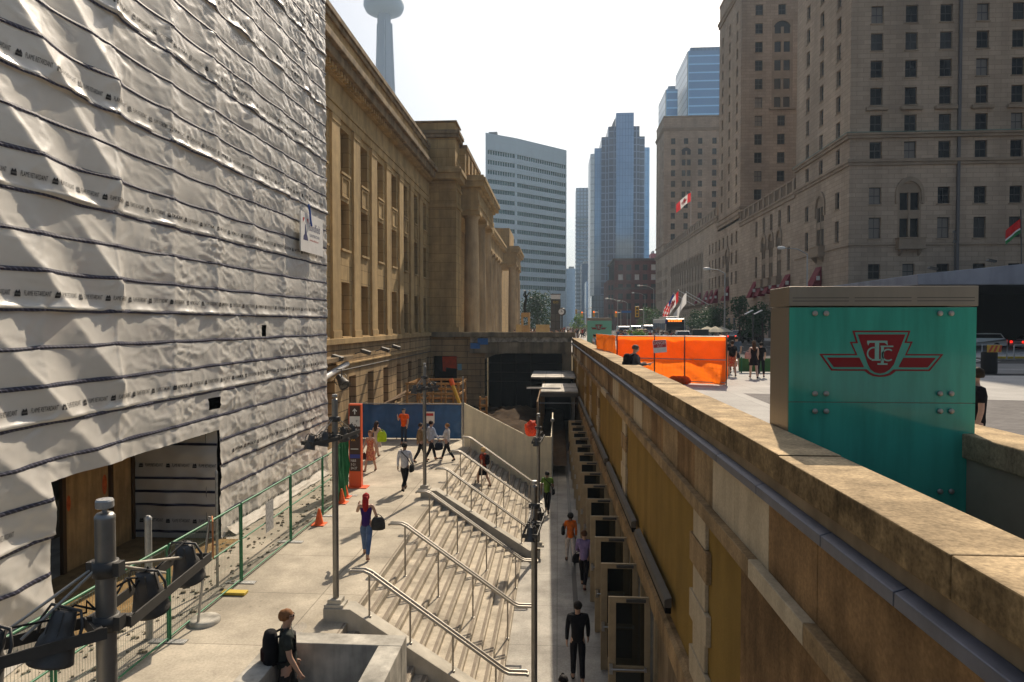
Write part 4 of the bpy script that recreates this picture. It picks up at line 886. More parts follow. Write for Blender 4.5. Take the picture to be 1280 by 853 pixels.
q = yp(537,522,BY-.12); t = thing('paper_notice', 'small white notice with red heading on the blue fence', 'notice', q); part('sheet', WHITE, t, lambda m: m.box(q.x-.26,q.x+.26,BY-.145,BY-.135,q.z-.3,q.z+.3)); part('heading', RED, t, lambda m: m.box(q.x-.2,q.x+.2,BY-.149,BY-.146,q.z+.08,q.z+.22))
# excavated ground: a heap of soil with a rough surface
m = MB(); vs = []; n1 = 60; n2 = 60
for i in range(n1+1):
    for j in range(n2+1):
        x_ = -10.8+11.3*i/n1; y_ = 36.0+21.5*j/n2
        hh = .5*math.exp(-((x_+3.6)/2.2)**2-((y_-52)/4)**2)+.5*noise.noise(Vector((x_*.6,y_*.4,0)))+.22*noise.noise(Vector((x_*2,y_*1.6,4)))+.08*noise.noise(Vector((x_*6,y_*5,4)))
        vs.append((x_, y_, ZC+.5+max(0, hh)+.35*min(1, (y_-36)/6)))
m.add(vs, [(i*(n2+1)+j, (i+1)*(n2+1)+j, (i+1)*(n2+1)+j+1, i*(n2+1)+j+1) for i in range(n1) for j in range(n2)], True); m.build('excavated_ground', M('soil', (.06,.036,.018), .95, var=(3,.5), bump=(9,.8,.05)))['kind'] = 'structure'
# timber guard rail
t = thing('timber_guard_rail', 'raw timber guard rail around the dig below the station corner', 'guard rail', (-7.5, 41, ZM)); ga, gb = yp(509,505,40), yp(573,505,40)
def gr(m, y, x0, x1):
    n = 4
    for k in range(n+1): x = x0+(x1-x0)*k/n; m.box(x-.045,x+.045,y-.045,y+.045,ZM,Z(-3.5))
for y_ in (40, 43): part('post_row', TIMB, t, lambda m: gr(m, y_, ga.x, gb.x))
for y_ in (39.93, 43.07):
    for h in (-3.55, -4.15, -4.75): part('rail', TIMB, t, lambda m: m.box(ga.x-.1, gb.x+.1, y_-.02, y_+.02, Z(h)-.07, Z(h)+.07))
for x_ in (ga.x, gb.x): part('side_rail', TIMB, t, lambda m: [m.box(x_-.02, x_+.02, 40.05, 42.95, Z(h)-.07, Z(h)+.07) for h in (-3.6, -4.2)])
part('deck', M('timber_dark', (.16,.09,.035), .8), t, lambda m: m.box(ga.x, gb.x, 40.06, 42.94, ZM+.6, ZM+.68))
t = thing('debris_chute', 'leaning orange and yellow debris pole beside the timber rail', 'pole', yp(574,505,39)); part('tube', M('yellow_tube', (.65,.36,.03), .5), t, lambda m: m.tube([yp(575,506,39), yp(566,482,39.4)], .1, 10)); part('collar', ORANGE, t, lambda m: m.tube([yp(566,482,39.4), yp(563.5,474,39.5)], .13, 10))
t = thing('timber_stack', 'upright raw timber shoring frame in the dig', 'timber', yp(603,512,44)); part('uprights', TIMB, t, lambda m: [m.box(x-.06,x+.06,44,44.1,ZC+.5,yp(603,496,44).z) for x in (yp(600,500,44).x, yp(608,500,44).x)]); part('brace', TIMB, t, lambda m: [m.obox((yp(604,500,44).x, 43.96, yp(604,y_,44).z), (.5,.05,.12)) for y_ in (499,507,515)])
# propped pipe along the left wall
t = thing('raking_shore', 'dark raking timber shore against the station wall behind the blue fence', 'shore', yp(490,505,42)); part('beam', M('timber_dark2', (.13,.08,.04), .8), t, lambda m: (m.tube([yp(478,508,41), yp(510,489,45)], .13, 8), m.tube([yp(476,506,40.5), yp(508,494,44)], .05, 6), m.box(yp(492,500,43).x-.06, yp(492,500,43).x+.06, 42.95, 43.05, ZM, yp(492,500,43).z)))
# ================================================================ covered walkway over the corridor
t = thing('covered_walkway', 'plywood-roofed covered walkway leading under the bridge', 'covered walkway', (.3, 50, ZC))
rx0, rx1 = yp(661,492,45).x-.1, wo(45)-.06; rz = Z(-4.42)
ROOF = M('roof_sheet', (.50,.47,.42), .75, var=(1.2,.25), stain=(.8,.35), brick=(1.2,2.4,.02,.55,.12,0), floor=True)
part('roof', ROOF, t, lambda m: (m.box(rx0+.9, rx1, 44.6, 51, rz-.12, rz), m.box(rx0, rx1, 51.02, 57.8, rz+.35, rz+.45)))
part('roof_lip', WHITE, t, lambda m: m.box(rx0-.1, rx0+2.2, 46.2, 46.3, rz+.01, rz+.12))
part('fascia', DARK, t, lambda m: m.box(rx0+.85, rx1, 44.55, 44.6, rz-.35, rz-.1))
for k, y_ in enumerate((44.8, 47, 49.2, 51.4, 53.6)):
    part('post', TIMB, t, lambda m: m.box(rx0+.88, rx0+1.0, y_-.06, y_+.06, ZC, rz-.12)); 
    part('post', GALV, t, lambda m: m.tube([(rx1-.25,y_,ZC),(rx1-.25,y_,rz-.12)], .04))
part('side_boarding', M('timber_board', (.20,.12,.055), .8, var=(3,.3), brick=(.3,6,.02,.4,.2,0)), t, lambda m: m.box(rx0+.7, rx0+.78, 42.2, 57.5, ZC, rz-.4))
part('cross_bar', GALV, t, lambda m: m.tube([(rx0+.7,44.5,rz-.75),(rx1-.1,44.5,rz-.75)], .03))
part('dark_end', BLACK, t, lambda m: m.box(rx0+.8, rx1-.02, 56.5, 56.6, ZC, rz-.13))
# ================================================================ railway station
sn = thing('station_building', 'long tan stone railway station with pilasters, tall windows and a columned portico', 'station', (-11, 58, ZM))
WX = -11.0; WY0, WY1 = 22.0, 58.0; wc = [31.33+3.53*k for k in range(-2, 8)]
rows = [(-.65, 2.15), (3.85, 6.3), (7.75, 9.95)]
ops = [(c-.68-WY0, c+.68-WY0, Z(a), Z(b)) for c in wc for a, b in rows]
m = MB(); wall_grid(m, (WX, WY0, 0), (0,1,0), WY1-WY0, Z(-1.0), Z(10.3), ops, .5, (1,0,0)); m.build('upper_wall', STONE, sn)
bo = [(c+.1-WY0, c+1.35-WY0, ZM+.6, Z(-2.75)) for c in wc]; m = MB(); wall_grid(m, (WX+.12, WY0, 0), (0,1,0), WY1-WY0, ZM-.1, Z(-1.0), bo, .8, (1,0,0))
BASE = M('rusticated_base', (.40,.28,.15), .85, var=(1.2,.22), bump=(30,.2,.01), brick=(2.2,.52,.03,.4,.08), streak=(1.2,.3))
m.build('base_wall', BASE, sn)
part('body', STONED, sn, lambda m: (m.box(-40, WX-.55, WY0, 58, ZM, Z(13)), m.box(WX-.56, WX+.1, WY0-.2, WY0-.01, ZM, Z(13))))
m = MB(); m.cur = 0
m.box(WX-.05, WX+.28, WY0, WY1-.05, Z(-1.02), Z(-.72)); m.box(WX-.05, WX+.2, WY0, WY1, Z(-2.1), Z(-2.0)); m.build('string_course', STONEP, sn, bevel=.02)
m = MB()
for c in wc:
    y = c+1.76
    if y+.7 < WY1: m.box(WX-.02, WX+.13, y-.6, y+.6, Z(-.715), Z(10.2)); m.box(WX-.02, WX+.18, y-.65, y+.65, Z(-.717), Z(-.35)); m.box(WX-.02, WX+.17, y-.63, y+.63, Z(9.9), Z(10.22))
m.build('pilasters', STONEP, sn, bevel=.01)
for c in wc:
    for a, b in ((6.5, 7.55), (2.5, 3.6)):
        if a < 3: continue
        m = MB(); z0, z1 = Z(a), Z(b)
        for r_ in ((c-.6,c+.6,z1-.08,z1),(c-.6,c+.6,z0,z0+.08),(c-.6,c-.52,z0+.08,z1-.08),(c+.52,c+.6,z0+.08,z1-.08)): m.box(WX-.02, WX+.06, *r_)
        m.build('spandrel_frame', STONEP, sn)
WFR = M('bronze_window', (.05,.045,.035), .5, .4)
def sash(m, x, y0, y1, z0, z1, nv=2, nh=4):
    m.box(x, x+.05, y0, y0+.07, z0, z1); m.box(x, x+.05, y1-.07, y1, z0, z1); m.box(x, x+.05, y0+.07, y1-.07, z0, z0+.07); m.box(x, x+.05, y0+.07, y1-.07, z1-.07, z1)
    for k in range(1, nv): yy = y0+(y1-y0)*k/nv; m.box(x+.01, x+.04, yy-.025, yy+.025, z0+.07, z1-.07)
    for k in range(1, nh): zz_ = z0+(z1-z0)*k/nh; m.box(x+.012, x+.042, y0+.07, y1-.07, zz_-.02, zz_+.02)
def st_window(y0, y1, z0, z1, x):
    m = MB(); sash(m, x, y0, y1, z0, z1); o = m.build('window', WFR, sn); part('pane', GLASS, o, lambda m: m.box(x+.015, x+.025, y0+.05, y1-.05, z0+.05, z1-.05))
    if z0 > Z(-1): part('sill', STONEP, o, lambda m: m.box(WX-.3, WX+.1, y0-.08, y1+.08, z0-.12, z0-.002))
for c in wc[1:]:
    for a, b in rows: st_window(c-.68, c+.68, Z(a), Z(b), WX-.48)
    st_window(c+.1, c+1.35, ZM+.6, Z(-2.75), WX-.6)
def band(m, x0, x1, y0, y1, lst):
    for dx, a, b in lst: m.box(x0, x1+dx, y0, y1, Z(a), Z(b))
ENT = [(.1,10.302,10.75),(.16,10.752,11.0),(.06,11.002,12.0),(.3,12.002,12.25)]; COR = [(.75,12.252,12.75),(.95,12.752,13.1),(.7,13.102,13.3)]
m = MB(); band(m, WX-.6, WX, WY0, 57.98, ENT); m.build('entablature', STONEP, sn, bevel=.02)
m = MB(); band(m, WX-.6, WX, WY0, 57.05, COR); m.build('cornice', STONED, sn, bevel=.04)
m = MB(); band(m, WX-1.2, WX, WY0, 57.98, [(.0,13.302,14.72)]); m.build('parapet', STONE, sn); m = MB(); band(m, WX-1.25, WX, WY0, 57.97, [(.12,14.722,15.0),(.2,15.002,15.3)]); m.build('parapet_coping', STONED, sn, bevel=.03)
# dentil blocks under the cornice
m = MB(); y = WY0
while y < 57: m.box(WX-.02, WX+.52, y, y+.22, Z(12.02), Z(12.248)); y += .45
m.build('dentils', STONEP, sn)
# pavilion and portico
PXF = -8.65
m = MB(); m.box(-14, PXF, 58, 61, Z(-1.0), Z(12.2)); m.build('pavilion', STONE, sn)
m = MB(); m.box(-14, PXF+.25, 57.85, 61, Z(-.98), Z(-.3)); m.build('pavilion_band', STONEP, sn, bevel=.02)
for a_, b_ in ((9.95,10.25),(11.5,11.75)): part('pavilion_band', STONEP, sn, lambda m: m.box(-14, PXF+.12, 57.9, 61, Z(a_), Z(b_)), .02)
part('portico_rear_wall', STONE, sn, lambda m: m.box(-14, -10.6, 61.01, 131, ZS-.5, Z(12.2)))
def block(y0, y1, xf, nm):
    m = MB(); band(m, -13.9, xf, y0, y1, [(-.1,10.22,10.7),(-.02,10.702,11.1),(-.12,11.102,12.0),(.12,12.002,12.25)]); m.build('portico_entablature', STONEP, sn, bevel=.02)
    m = MB(); m.box(-13.9, xf+.45, y0-.45, y1+.45, Z(12.252), Z(12.72)); m.box(-13.9, xf+.6, y0-.6, y1+.6, Z(12.722), Z(13.05)); m.box(-13.9, xf+.4, y0-.4, y1+.4, Z(13.052), Z(13.3)); m.build('portico_cornice', STONEP, sn, bevel=.03)
m = MB(); m.box(-14, PXF+.45, 57.3, 60.4, Z(12.252), Z(12.72)); m.box(-14, PXF+.6, 57.1, 60.4, Z(12.722), Z(13.05)); m.box(-14, PXF+.4, 57.4, 60.4, Z(13.052), Z(13.3)); m.build('pavilion_cornice', STONEP, sn, bevel=.03)
block(61.2, 75.5, -7.0, ''); block(117, 131, -7.0, '')
m = MB(); band(m, -13.9, -9.2, 75.52, 116.9, [(0,10.22,11.0),(-.05,11.002,12.2)]); m.build('colonnade_entablature', STONEP, sn); m = MB(); band(m, -13.9, -9.2, 76.12, 116.38, [(.45,12.202,12.72),(.6,12.722,13.1)]); m.build('colonnade_cornice', STONEP, sn)
m = MB(); m.box(-16, -8.75, 58.25, 60.7, Z(13.3), Z(15.9)); m.box(-16, -8.75, 58.25, 60.7, Z(16.5), Z(17.2)); m.box(-16, -8.25, 60.72, 72, Z(13.3), Z(15.6)); m.box(-16,-10.4,72.02,114,Z(13.1),Z(14.8)); m.box(-16,-8.25,117,129,Z(13.3),Z(16.4)); m.build('attic', STONE, sn)
m = MB(); m.box(-16, -8.45, 57.95, 60.95, Z(15.902), Z(16.2)); m.box(-16, -8.35, 57.85, 61.0, Z(16.202), Z(16.498)); m.box(-16, -8.1, 61.01, 72.2, Z(15.602), Z(16.0)); m.box(-16, -8.6, 58.1, 60.85, Z(17.202), Z(17.35)); m.build('attic_cornice', STONED, sn, bevel=.03)
for y in (62.4, 64.9, 67.4, 69.9): part('attic_panel', STONEP, sn, lambda m: m.box(-8.3, -8.1, y-.5, y+.5, Z(13.6), Z(15.3)), .02)
prof = [(.82,-2.4),(.82,-2.15),(.76,-2.1),(.8,-1.95),(.72,-1.85),(.70,-1.6),(.695,2),(.66,5.5),(.60,9.3),(.62,9.35),(.61,9.5),(.78,9.72),(.80,9.8)]
def column(x, y):
    m = MB(); m.lathe([(r, Z(h)) for r, h in prof], 24, (x, y, 0)); o = m.build('column', COLM, sn); part('abacus', STONEP, o, lambda m: m.box(x-.86,x+.86,y-.86,y+.86,Z(9.81),Z(10.215)), .03)
for y in (62.2, 68.2, 74.3, 118.2, 124, 130): column(-7.85, y)
for k in range(9): column(-10.0, 79+4.4*k)
part('west_wing', STONE, sn, lambda m: m.box(-40, -11, 131.02, 200, ZS, Z(12.5)))
# base below the pavilion at the end of the sunken plaza
dx0, dx1 = yp(541,450,58).x, yp(571,450,58).x; dz0, dz1 = Z(-5.4), Z(-2.75)
bx0, bx1 = -11.2, yp(606,450,58).x
m = MB(); wall_grid(m, (bx0, 58, 0), (1,0,0), bx1-bx0, ZC-.2, Z(-1.0), [(dx0-bx0, dx1-bx0, dz0, dz1)], .7, (0,-1,0)); m.box(bx0, bx1, 58.71, 60, ZC-.2, Z(-1.0)); m.box(bx1-.02, bx1, 58.0, 58.7, ZC-.2, Z(-1.01)); m.build('pavilion_base', BASE, sn)
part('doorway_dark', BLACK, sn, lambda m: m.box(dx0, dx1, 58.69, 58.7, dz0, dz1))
q0, q1 = yp(553,446,57.9), yp(571,461,57.9); t = thing('orange_cloth', 'bright orange cloth hanging in the dark doorway under the station', 'cloth', (q0.x, 57.9, q0.z)); part('cloth', M('orange_cloth', (.62,.07,.015), .8, trans=.2, var=(2,.3)), t, lambda m: m.add([(q0.x,57.85,q0.z),(q1.x,57.85,q0.z+.02),(q1.x,57.8,q1.z),(q0.x+.35,57.78,q1.z+.1),(q0.x+.3,57.8,q1.z-.25),(q0.x+.05,57.8,q1.z-.2)], [tuple(range(6))]))
for a, b, c, d, l in ((597,423,610,431,'upper blue plastic sheet taped to the pale beam'), (588,429,600,436,'lower blue plastic sheet taped to the stone beside the beam'), (572,455,577,463,'small pale blue sheet taped beside the orange cloth')):
    q0, q1 = yp(a,b,57.75), yp(c,d,57.75); t = thing('blue_sheet', l, 'plastic sheet', (q0.x,57.75,q1.z)); part('sheet', M('blue_plastic', (.03,.18,.5) if a > 580 else (.2,.42,.5), .5, var=(5,.2)), t, lambda m: m.box(q0.x,q1.x,57.72,57.74,q1.z,q0.z))
# ---------------------------------------------------------------- bridge over the sunken plaza
br = thing('footbridge', 'stained concrete footbridge with a solid parapet crossing above the dark opening', 'bridge', (-3, 58, ZC))
ex = wo(58)-.02
BRC = M('bridge_concrete', (.27,.225,.155), .9, var=(1.2,.3), streak=(1.6,.4), bump=(20,.25,.015))
part('parapet', BRC, br, lambda m: m.box(bx0+.3, ex+.3, 57.55, 57.95, Z(-1.12), Z(-.7)), .02)
part('deck_edge', M('broken_edge', (.36,.33,.27), .9, var=(1.5,.5), stain=(2.2,.5)), br, lambda m: m.box(bx1-1.2, ex-.01, 57.75, 62, Z(-1.55), Z(-1.125)))
part('beam', BRC, br, lambda m: m.box(bx1-1.3, ex-.01, 57.82, 61.9, Z(-2.5), Z(-1.555)), .02)
part('pier', BRC, br, lambda m: m.box(ex-.75, ex-.01, 57.86, 61.8, ZC, Z(-2.502)), .02)
part('haunch', BRC, br, lambda m: (m.prism([(bx1-.0,Z(-2.5)),(bx1+.0,Z(-3.0)),(bx1+.9,Z(-2.62)),(bx1+2,Z(-2.5))], 'y', 57.9, 61.8)), .02)
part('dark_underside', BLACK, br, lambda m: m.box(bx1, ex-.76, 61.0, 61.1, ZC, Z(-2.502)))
part('grille', DARK, br, lambda m: ([m.tube([(x,59.2,ZC),(x,59.2,Z(-2.5))], .03, 6) for x in (bx1+1.3, bx1+2.6, bx1+3.9)], [m.tube([(bx1,59.2,Z(h)),(ex-.8,59.2,Z(h))], .03, 6) for h in (-3.4,-4.2,-5)]))
# lamps on the station wall
for px, py, l in ((415,447,'first'), (451,440,'second'), (476,437,'third'), (490,434,'fourth')):
    q = xp(px, py, WX+.45); t = thing('wall_floodlight', l+' small black floodlight bracketed to the station base counting from the sheeting', 'wall light', (WX+.12, q.y, q.z), 0, 'floodlights on the station base')
    part('bracket', DARK, t, lambda m: m.tube([(WX+.12,q.y,q.z-.1),(WX+.4,q.y,q.z-.02),(WX+.7,q.y-.1,q.z)], .03, 6)); part('lamp_head', LAMPM, t, lambda m: m.obox((WX+.75,q.y-.12,q.z+.0), (.5,.4,.2), Matrix.Rotation(.3,3,'Y')), .03)
t = thing('conduit', 'dark cable conduit running along the station base', 'conduit', (WX+.15, 40, Z(-2.3))); part('pipe', DARK, t, lambda m: m.tube([(WX+.16,23,Z(-2.35)),(WX+.16,57.9,Z(-2.35))], .03, 6))
q = xp(427,476,WX+1.0); t = thing('round_floodlight', 'large round black floodlight on a bracket near the edge of the sheeting', 'wall light', (WX+.12, q.y, q.z)); floodlight(t, q, (.6,-.5,-.6), 1.6); part('bracket', DARK, t, lambda m: m.tube([(WX+.1,q.y-.6,q.z+.35),(q.x,q.y,q.z+.55),(q.x,q.y,q.z+.1)], .035, 6))
t = thing('entrance_hood', 'small weathered hood and pale duct beside the edge of the sheeting', 'hood', (WX, 30.5, Z(-2.4))); a_ = xp(405,471,WX+.8); part('duct', WHITE, t, lambda m: m.tube([(WX+.7,29.2,a_.z-.1),(WX+.7,32.8,a_.z+.35)], .14, 10)); part('slab', STONED, t, lambda m: m.box(WX+.13, WX+.9, 29, 33.2, a_.z+.55, a_.z+.75), .01)
# ================================================================ communications tower behind the station
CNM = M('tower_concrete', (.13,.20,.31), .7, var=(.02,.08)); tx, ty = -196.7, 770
t = thing('observation_tower', 'tall concrete observation tower with a round pod rising above the station roof', 'tower', (tx, ty, 0))
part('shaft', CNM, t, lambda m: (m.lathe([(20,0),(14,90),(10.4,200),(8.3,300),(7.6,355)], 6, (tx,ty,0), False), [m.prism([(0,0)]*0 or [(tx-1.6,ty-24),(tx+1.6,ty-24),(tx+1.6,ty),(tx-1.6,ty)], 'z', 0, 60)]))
m = MB()
for k in range(3):
    a = rad(30+120*k); d = Vector((math.cos(a), math.sin(a), 0)); w = Vector((-d.y, d.x, 0)); A = []; B = []
    for z, r in ((0,33),(90,22),(200,14.5),(300,10.6),(343,9)): A.append((z, r))
    for (z0,r0),(z1,r1) in zip(A, A[1:]): m.loft([Vector((tx,ty,z0))+w*3, Vector((tx,ty,z0))-w*3, Vector((tx,ty,z0))+d*r0-w*2.4, Vector((tx,ty,z0))+d*r0+w*2.4], [Vector((tx,ty,z1))+w*3, Vector((tx,ty,z1))-w*3, Vector((tx,ty,z1))+d*r1-w*2.4, Vector((tx,ty,z1))+d*r1+w*2.4])
m.build('fin', CNM, t)
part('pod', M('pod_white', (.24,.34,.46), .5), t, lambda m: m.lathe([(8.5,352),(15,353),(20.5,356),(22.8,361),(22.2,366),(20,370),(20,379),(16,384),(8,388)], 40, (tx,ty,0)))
part('mast', CNM, t, lambda m: (m.lathe([(6,382),(5,445),(8,447),(8,452),(4,456),(2,500),(.6,555)], 16, (tx,ty,0))))
# ================================================================ ground, plaza, roads
G = M('ground_asphalt', (.06,.058,.055), .9, var=(.3,.25), stain=(.1,.2))
m = MB(); zg = -.12
m.quad((2.45,7.9,zg),(4000,7.9,zg),(4000,58,zg),(1.5,58,zg)); m.quad((4.6,-400,zg),(4000,-400,zg),(4000,7.9,zg),(4.6,7.9,zg)); m.quad((-4000,58,zg),(4000,58,zg),(4000,4500,zg),(-4000,4500,zg)); m.quad((-4000,-400,zg),(-14,-400,zg),(-14,58,zg),(-4000,58,zg))
m.build('ground', G)['kind'] = 'structure'
def slab(name, poly, mat, z1=0.0, z0=-.118):
    m = MB(); m.prism(poly, 'z', z0, z1); o = m.build(name, mat); o['kind'] = 'structure'; return o
slab('plaza_paving', [(2.45,7.9),(5.0,7.9),(5.0,-40),(120,-40),(120,31),(13.5,33.2),(11.0,37),(10,46),(10,58),(1.5,58)], PAVE)
slab('station_pavement', [(-10.6,62),(-6.5,57.96),(10,57.96),(10,320),(-10.6,320)], PAVE)
slab('hotel_pavement', [(30,50),(34.9,50),(34.9,330),(30,330)], PAVE); slab('corner_pavement', [(34.9,46),(140,46),(140,84),(34.9,84)], PAVE)
def sheet(name, poly, mat, z): m = MB(); m.add([(x, y, z) for x, y in poly], [tuple(range(len(poly)))]); o = m.build(name, mat); o['kind'] = 'structure'; return o
c0, c1 = gp(985,492,-2.4), gp(868,488,-2.4)
sheet('paver_band', [(6.4,24.0),(16,22.0),(16,13.4),(6.2,15.2)], PAVED, .004)
m = MB()
for x in (13.4, 16.8, 20.3, 23.6, 26.9):
    y = 60
    while y < 300: m.quad((x-.07,y,-.114),(x+.07,y,-.114),(x+.07,y+3,-.114),(x-.07,y+3,-.114)); y += 8
for k in range(14): m.quad((12+k*1.3,47.5,-.114),(12.6+k*1.3,47.5,-.114),(12.6+k*1.3,50.5,-.114),(12+k*1.3,50.5,-.114))
m.quad((14,34.2,-.114),(120,34.2,-.114),(120,34.35,-.114),(14,34.35,-.114)); m.quad((14,39.5,-.114),(120,39.5,-.114),(120,39.63,-.114),(14,39.63,-.114))
m.build('road_markings', PAINT)['kind'] = 'structure'
m = MB(); m.quad((14,36,-.116),(120,36,-.116),(120,45,-.116),(14,45,-.116)); m.build('cross_street', M('pale_road', (.22,.215,.205), .9, var=(.5,.2)))['kind'] = 'structure'
# ================================================================ hotel
HX = 34.96
ht = thing('hotel_building', 'massive tan stone hotel with three tall wings, a long podium and hundreds of small windows', 'hotel', (HX, 85, 0))
HW = [M('sash_dark', (.006,.006,.006), .2, spec=.15), M('sash_blind', (.17,.14,.11), .35), M('sash_mid', (.03,.027,.024), .2, spec=.25)]
HFR = M('sash_frame', (.045,.04,.035), .6)
wins = []        # (size key, origin, U, N, size) collected, nearest become parts
rw_ = random.Random(12)
def win(O, U, N, w, h): wins.append((Vector(O), Vector(U), Vector(N), w, h))
def hwall(O, U, L, h0, h1, N, cols, rws, name='wing_wall', w=1.42, mat=None, extra=()):
    ops = []
    for c in cols:
        for r in rws:
            hh = r[1] if isinstance(r, tuple) else 2.0; r0 = r[0] if isinstance(r, tuple) else r
            if any(e[0] < c < e[1] and e[2] < r0+.5 < e[3] for e in extra): continue
            ops.append((c-w/2, c+w/2, Z(r0), Z(r0+hh)))
            o_ = Vector(O)+Vector(U)*c-Vector(N)*.32; win((o_.x, o_.y, Z(r0)), U, N, w, hh)
    for e in extra: ops.append((e[0]+.05, e[1]-.05, Z(e[2]), Z(e[3])))
    m = MB(); wall_grid(m, O, U, L, Z(h0), Z(h1), ops, .36, N); return m.build(name, mat or HOTEL, ht)
U1, N1 = (1,0,0), (0,-1,0); U2, N2 = (0,1,0), (-1,0,0)
def py2h(py, Y=85.0): return yp(1130, py, Y).z-EYE
# wing 1, east face
cols1 = [yp(px, 200, 85).x-HX for px in (1094.5,1137.5,1180.5,1226,1270.5)]; cols1 += [cols1[-1]+4.4*k for k in range(1, 9)]
rows1 = [(py2h(a), py2h(b)-py2h(a)) for a, b in ((349,330),(298,272),(255,234))]+[(py2h(165+34.3*.98), 2.05)]+[(py2h(165-34.15*k), 2.05) for k in range(0, 9)]
arch = (cols1[1]-1.4, cols1[1]+1.4, py2h(298), py2h(229))
hwall((HX,85,0), U1, 58, -2.4, 60, N1, cols1, rows1, extra=[arch])
# wing 1, street face
cols2 = [xp(px, 200, HX).y-85 for px in (1047,1026,1009)]
hwall((HX,85,0), U2, 18.5, -2.4, 60, N2, cols2, [(py2h(298), 2.6),(py2h(255), 2.1)]+[(py2h(165+34.3*.98), 2.05)]+[(py2h(165-34.15*k)+.2, 2.05) for k in range(0, 9)], w=1.25, extra=[(cols2[1]-1.5,cols2[1]+1.5,py2h(298),py2h(229))])
part('wing_core', HOTELT, ht, lambda m: (m.box(HX+.4,HX+57,85.5,103.4,0,Z(59.9)), m.box(HX+.4,HX+57,103.42,230.5,0,Z(18.9)), m.box(HX+.45,HX+55,134.9,152,Z(18.95),Z(67.9)), m.box(HX+.45,HX+55,231,247,0,Z(67.9))))
# cornices
def ring(name, prof, y0, y1, x1, mat=HOTELT):
    m = MB()
    for d, a, b in prof: m.box(HX-d, x1, y0-d, y1, Z(a), Z(b))
    o = m.build(name, mat, ht, bevel=.04); return o
h1, h2 = py2h(168), py2h(203)
ring('cornice', [(.35,h1-.45,h1-.1),(.55,h1-.098,h1+.15)], 85, 103.7, HX+58); ring('cornice_flashing', [(.6,h1+.152,h1+.24)], 85, 103.7, HX+58, COPPER)
ring('string_course', [(.22,h2-.35,h2),(.38,h2+.002,h2+.4)], 85, 103.7, HX+58)
ring('string_course', [(.14,py2h(305)-.2,py2h(305))], 85, 103.6, HX+58)
for c in cols1[:6]:
    zz_ = py2h(137); part('balconette', HOTELT, ht, lambda m: (m.box(HX+c-1.25,HX+c+1.25,84.55,84.98,Z(zz_)-.12,Z(zz_)+.28)), .04)
# downpipe
xdp = yp(1198,200,84.9).x; part('downpipe', M('pipe_grey', (.10,.09,.085), .6), ht, lambda m: m.box(xdp-.16,xdp+.16,84.72,84.97,Z(py2h(345)),Z(59)))
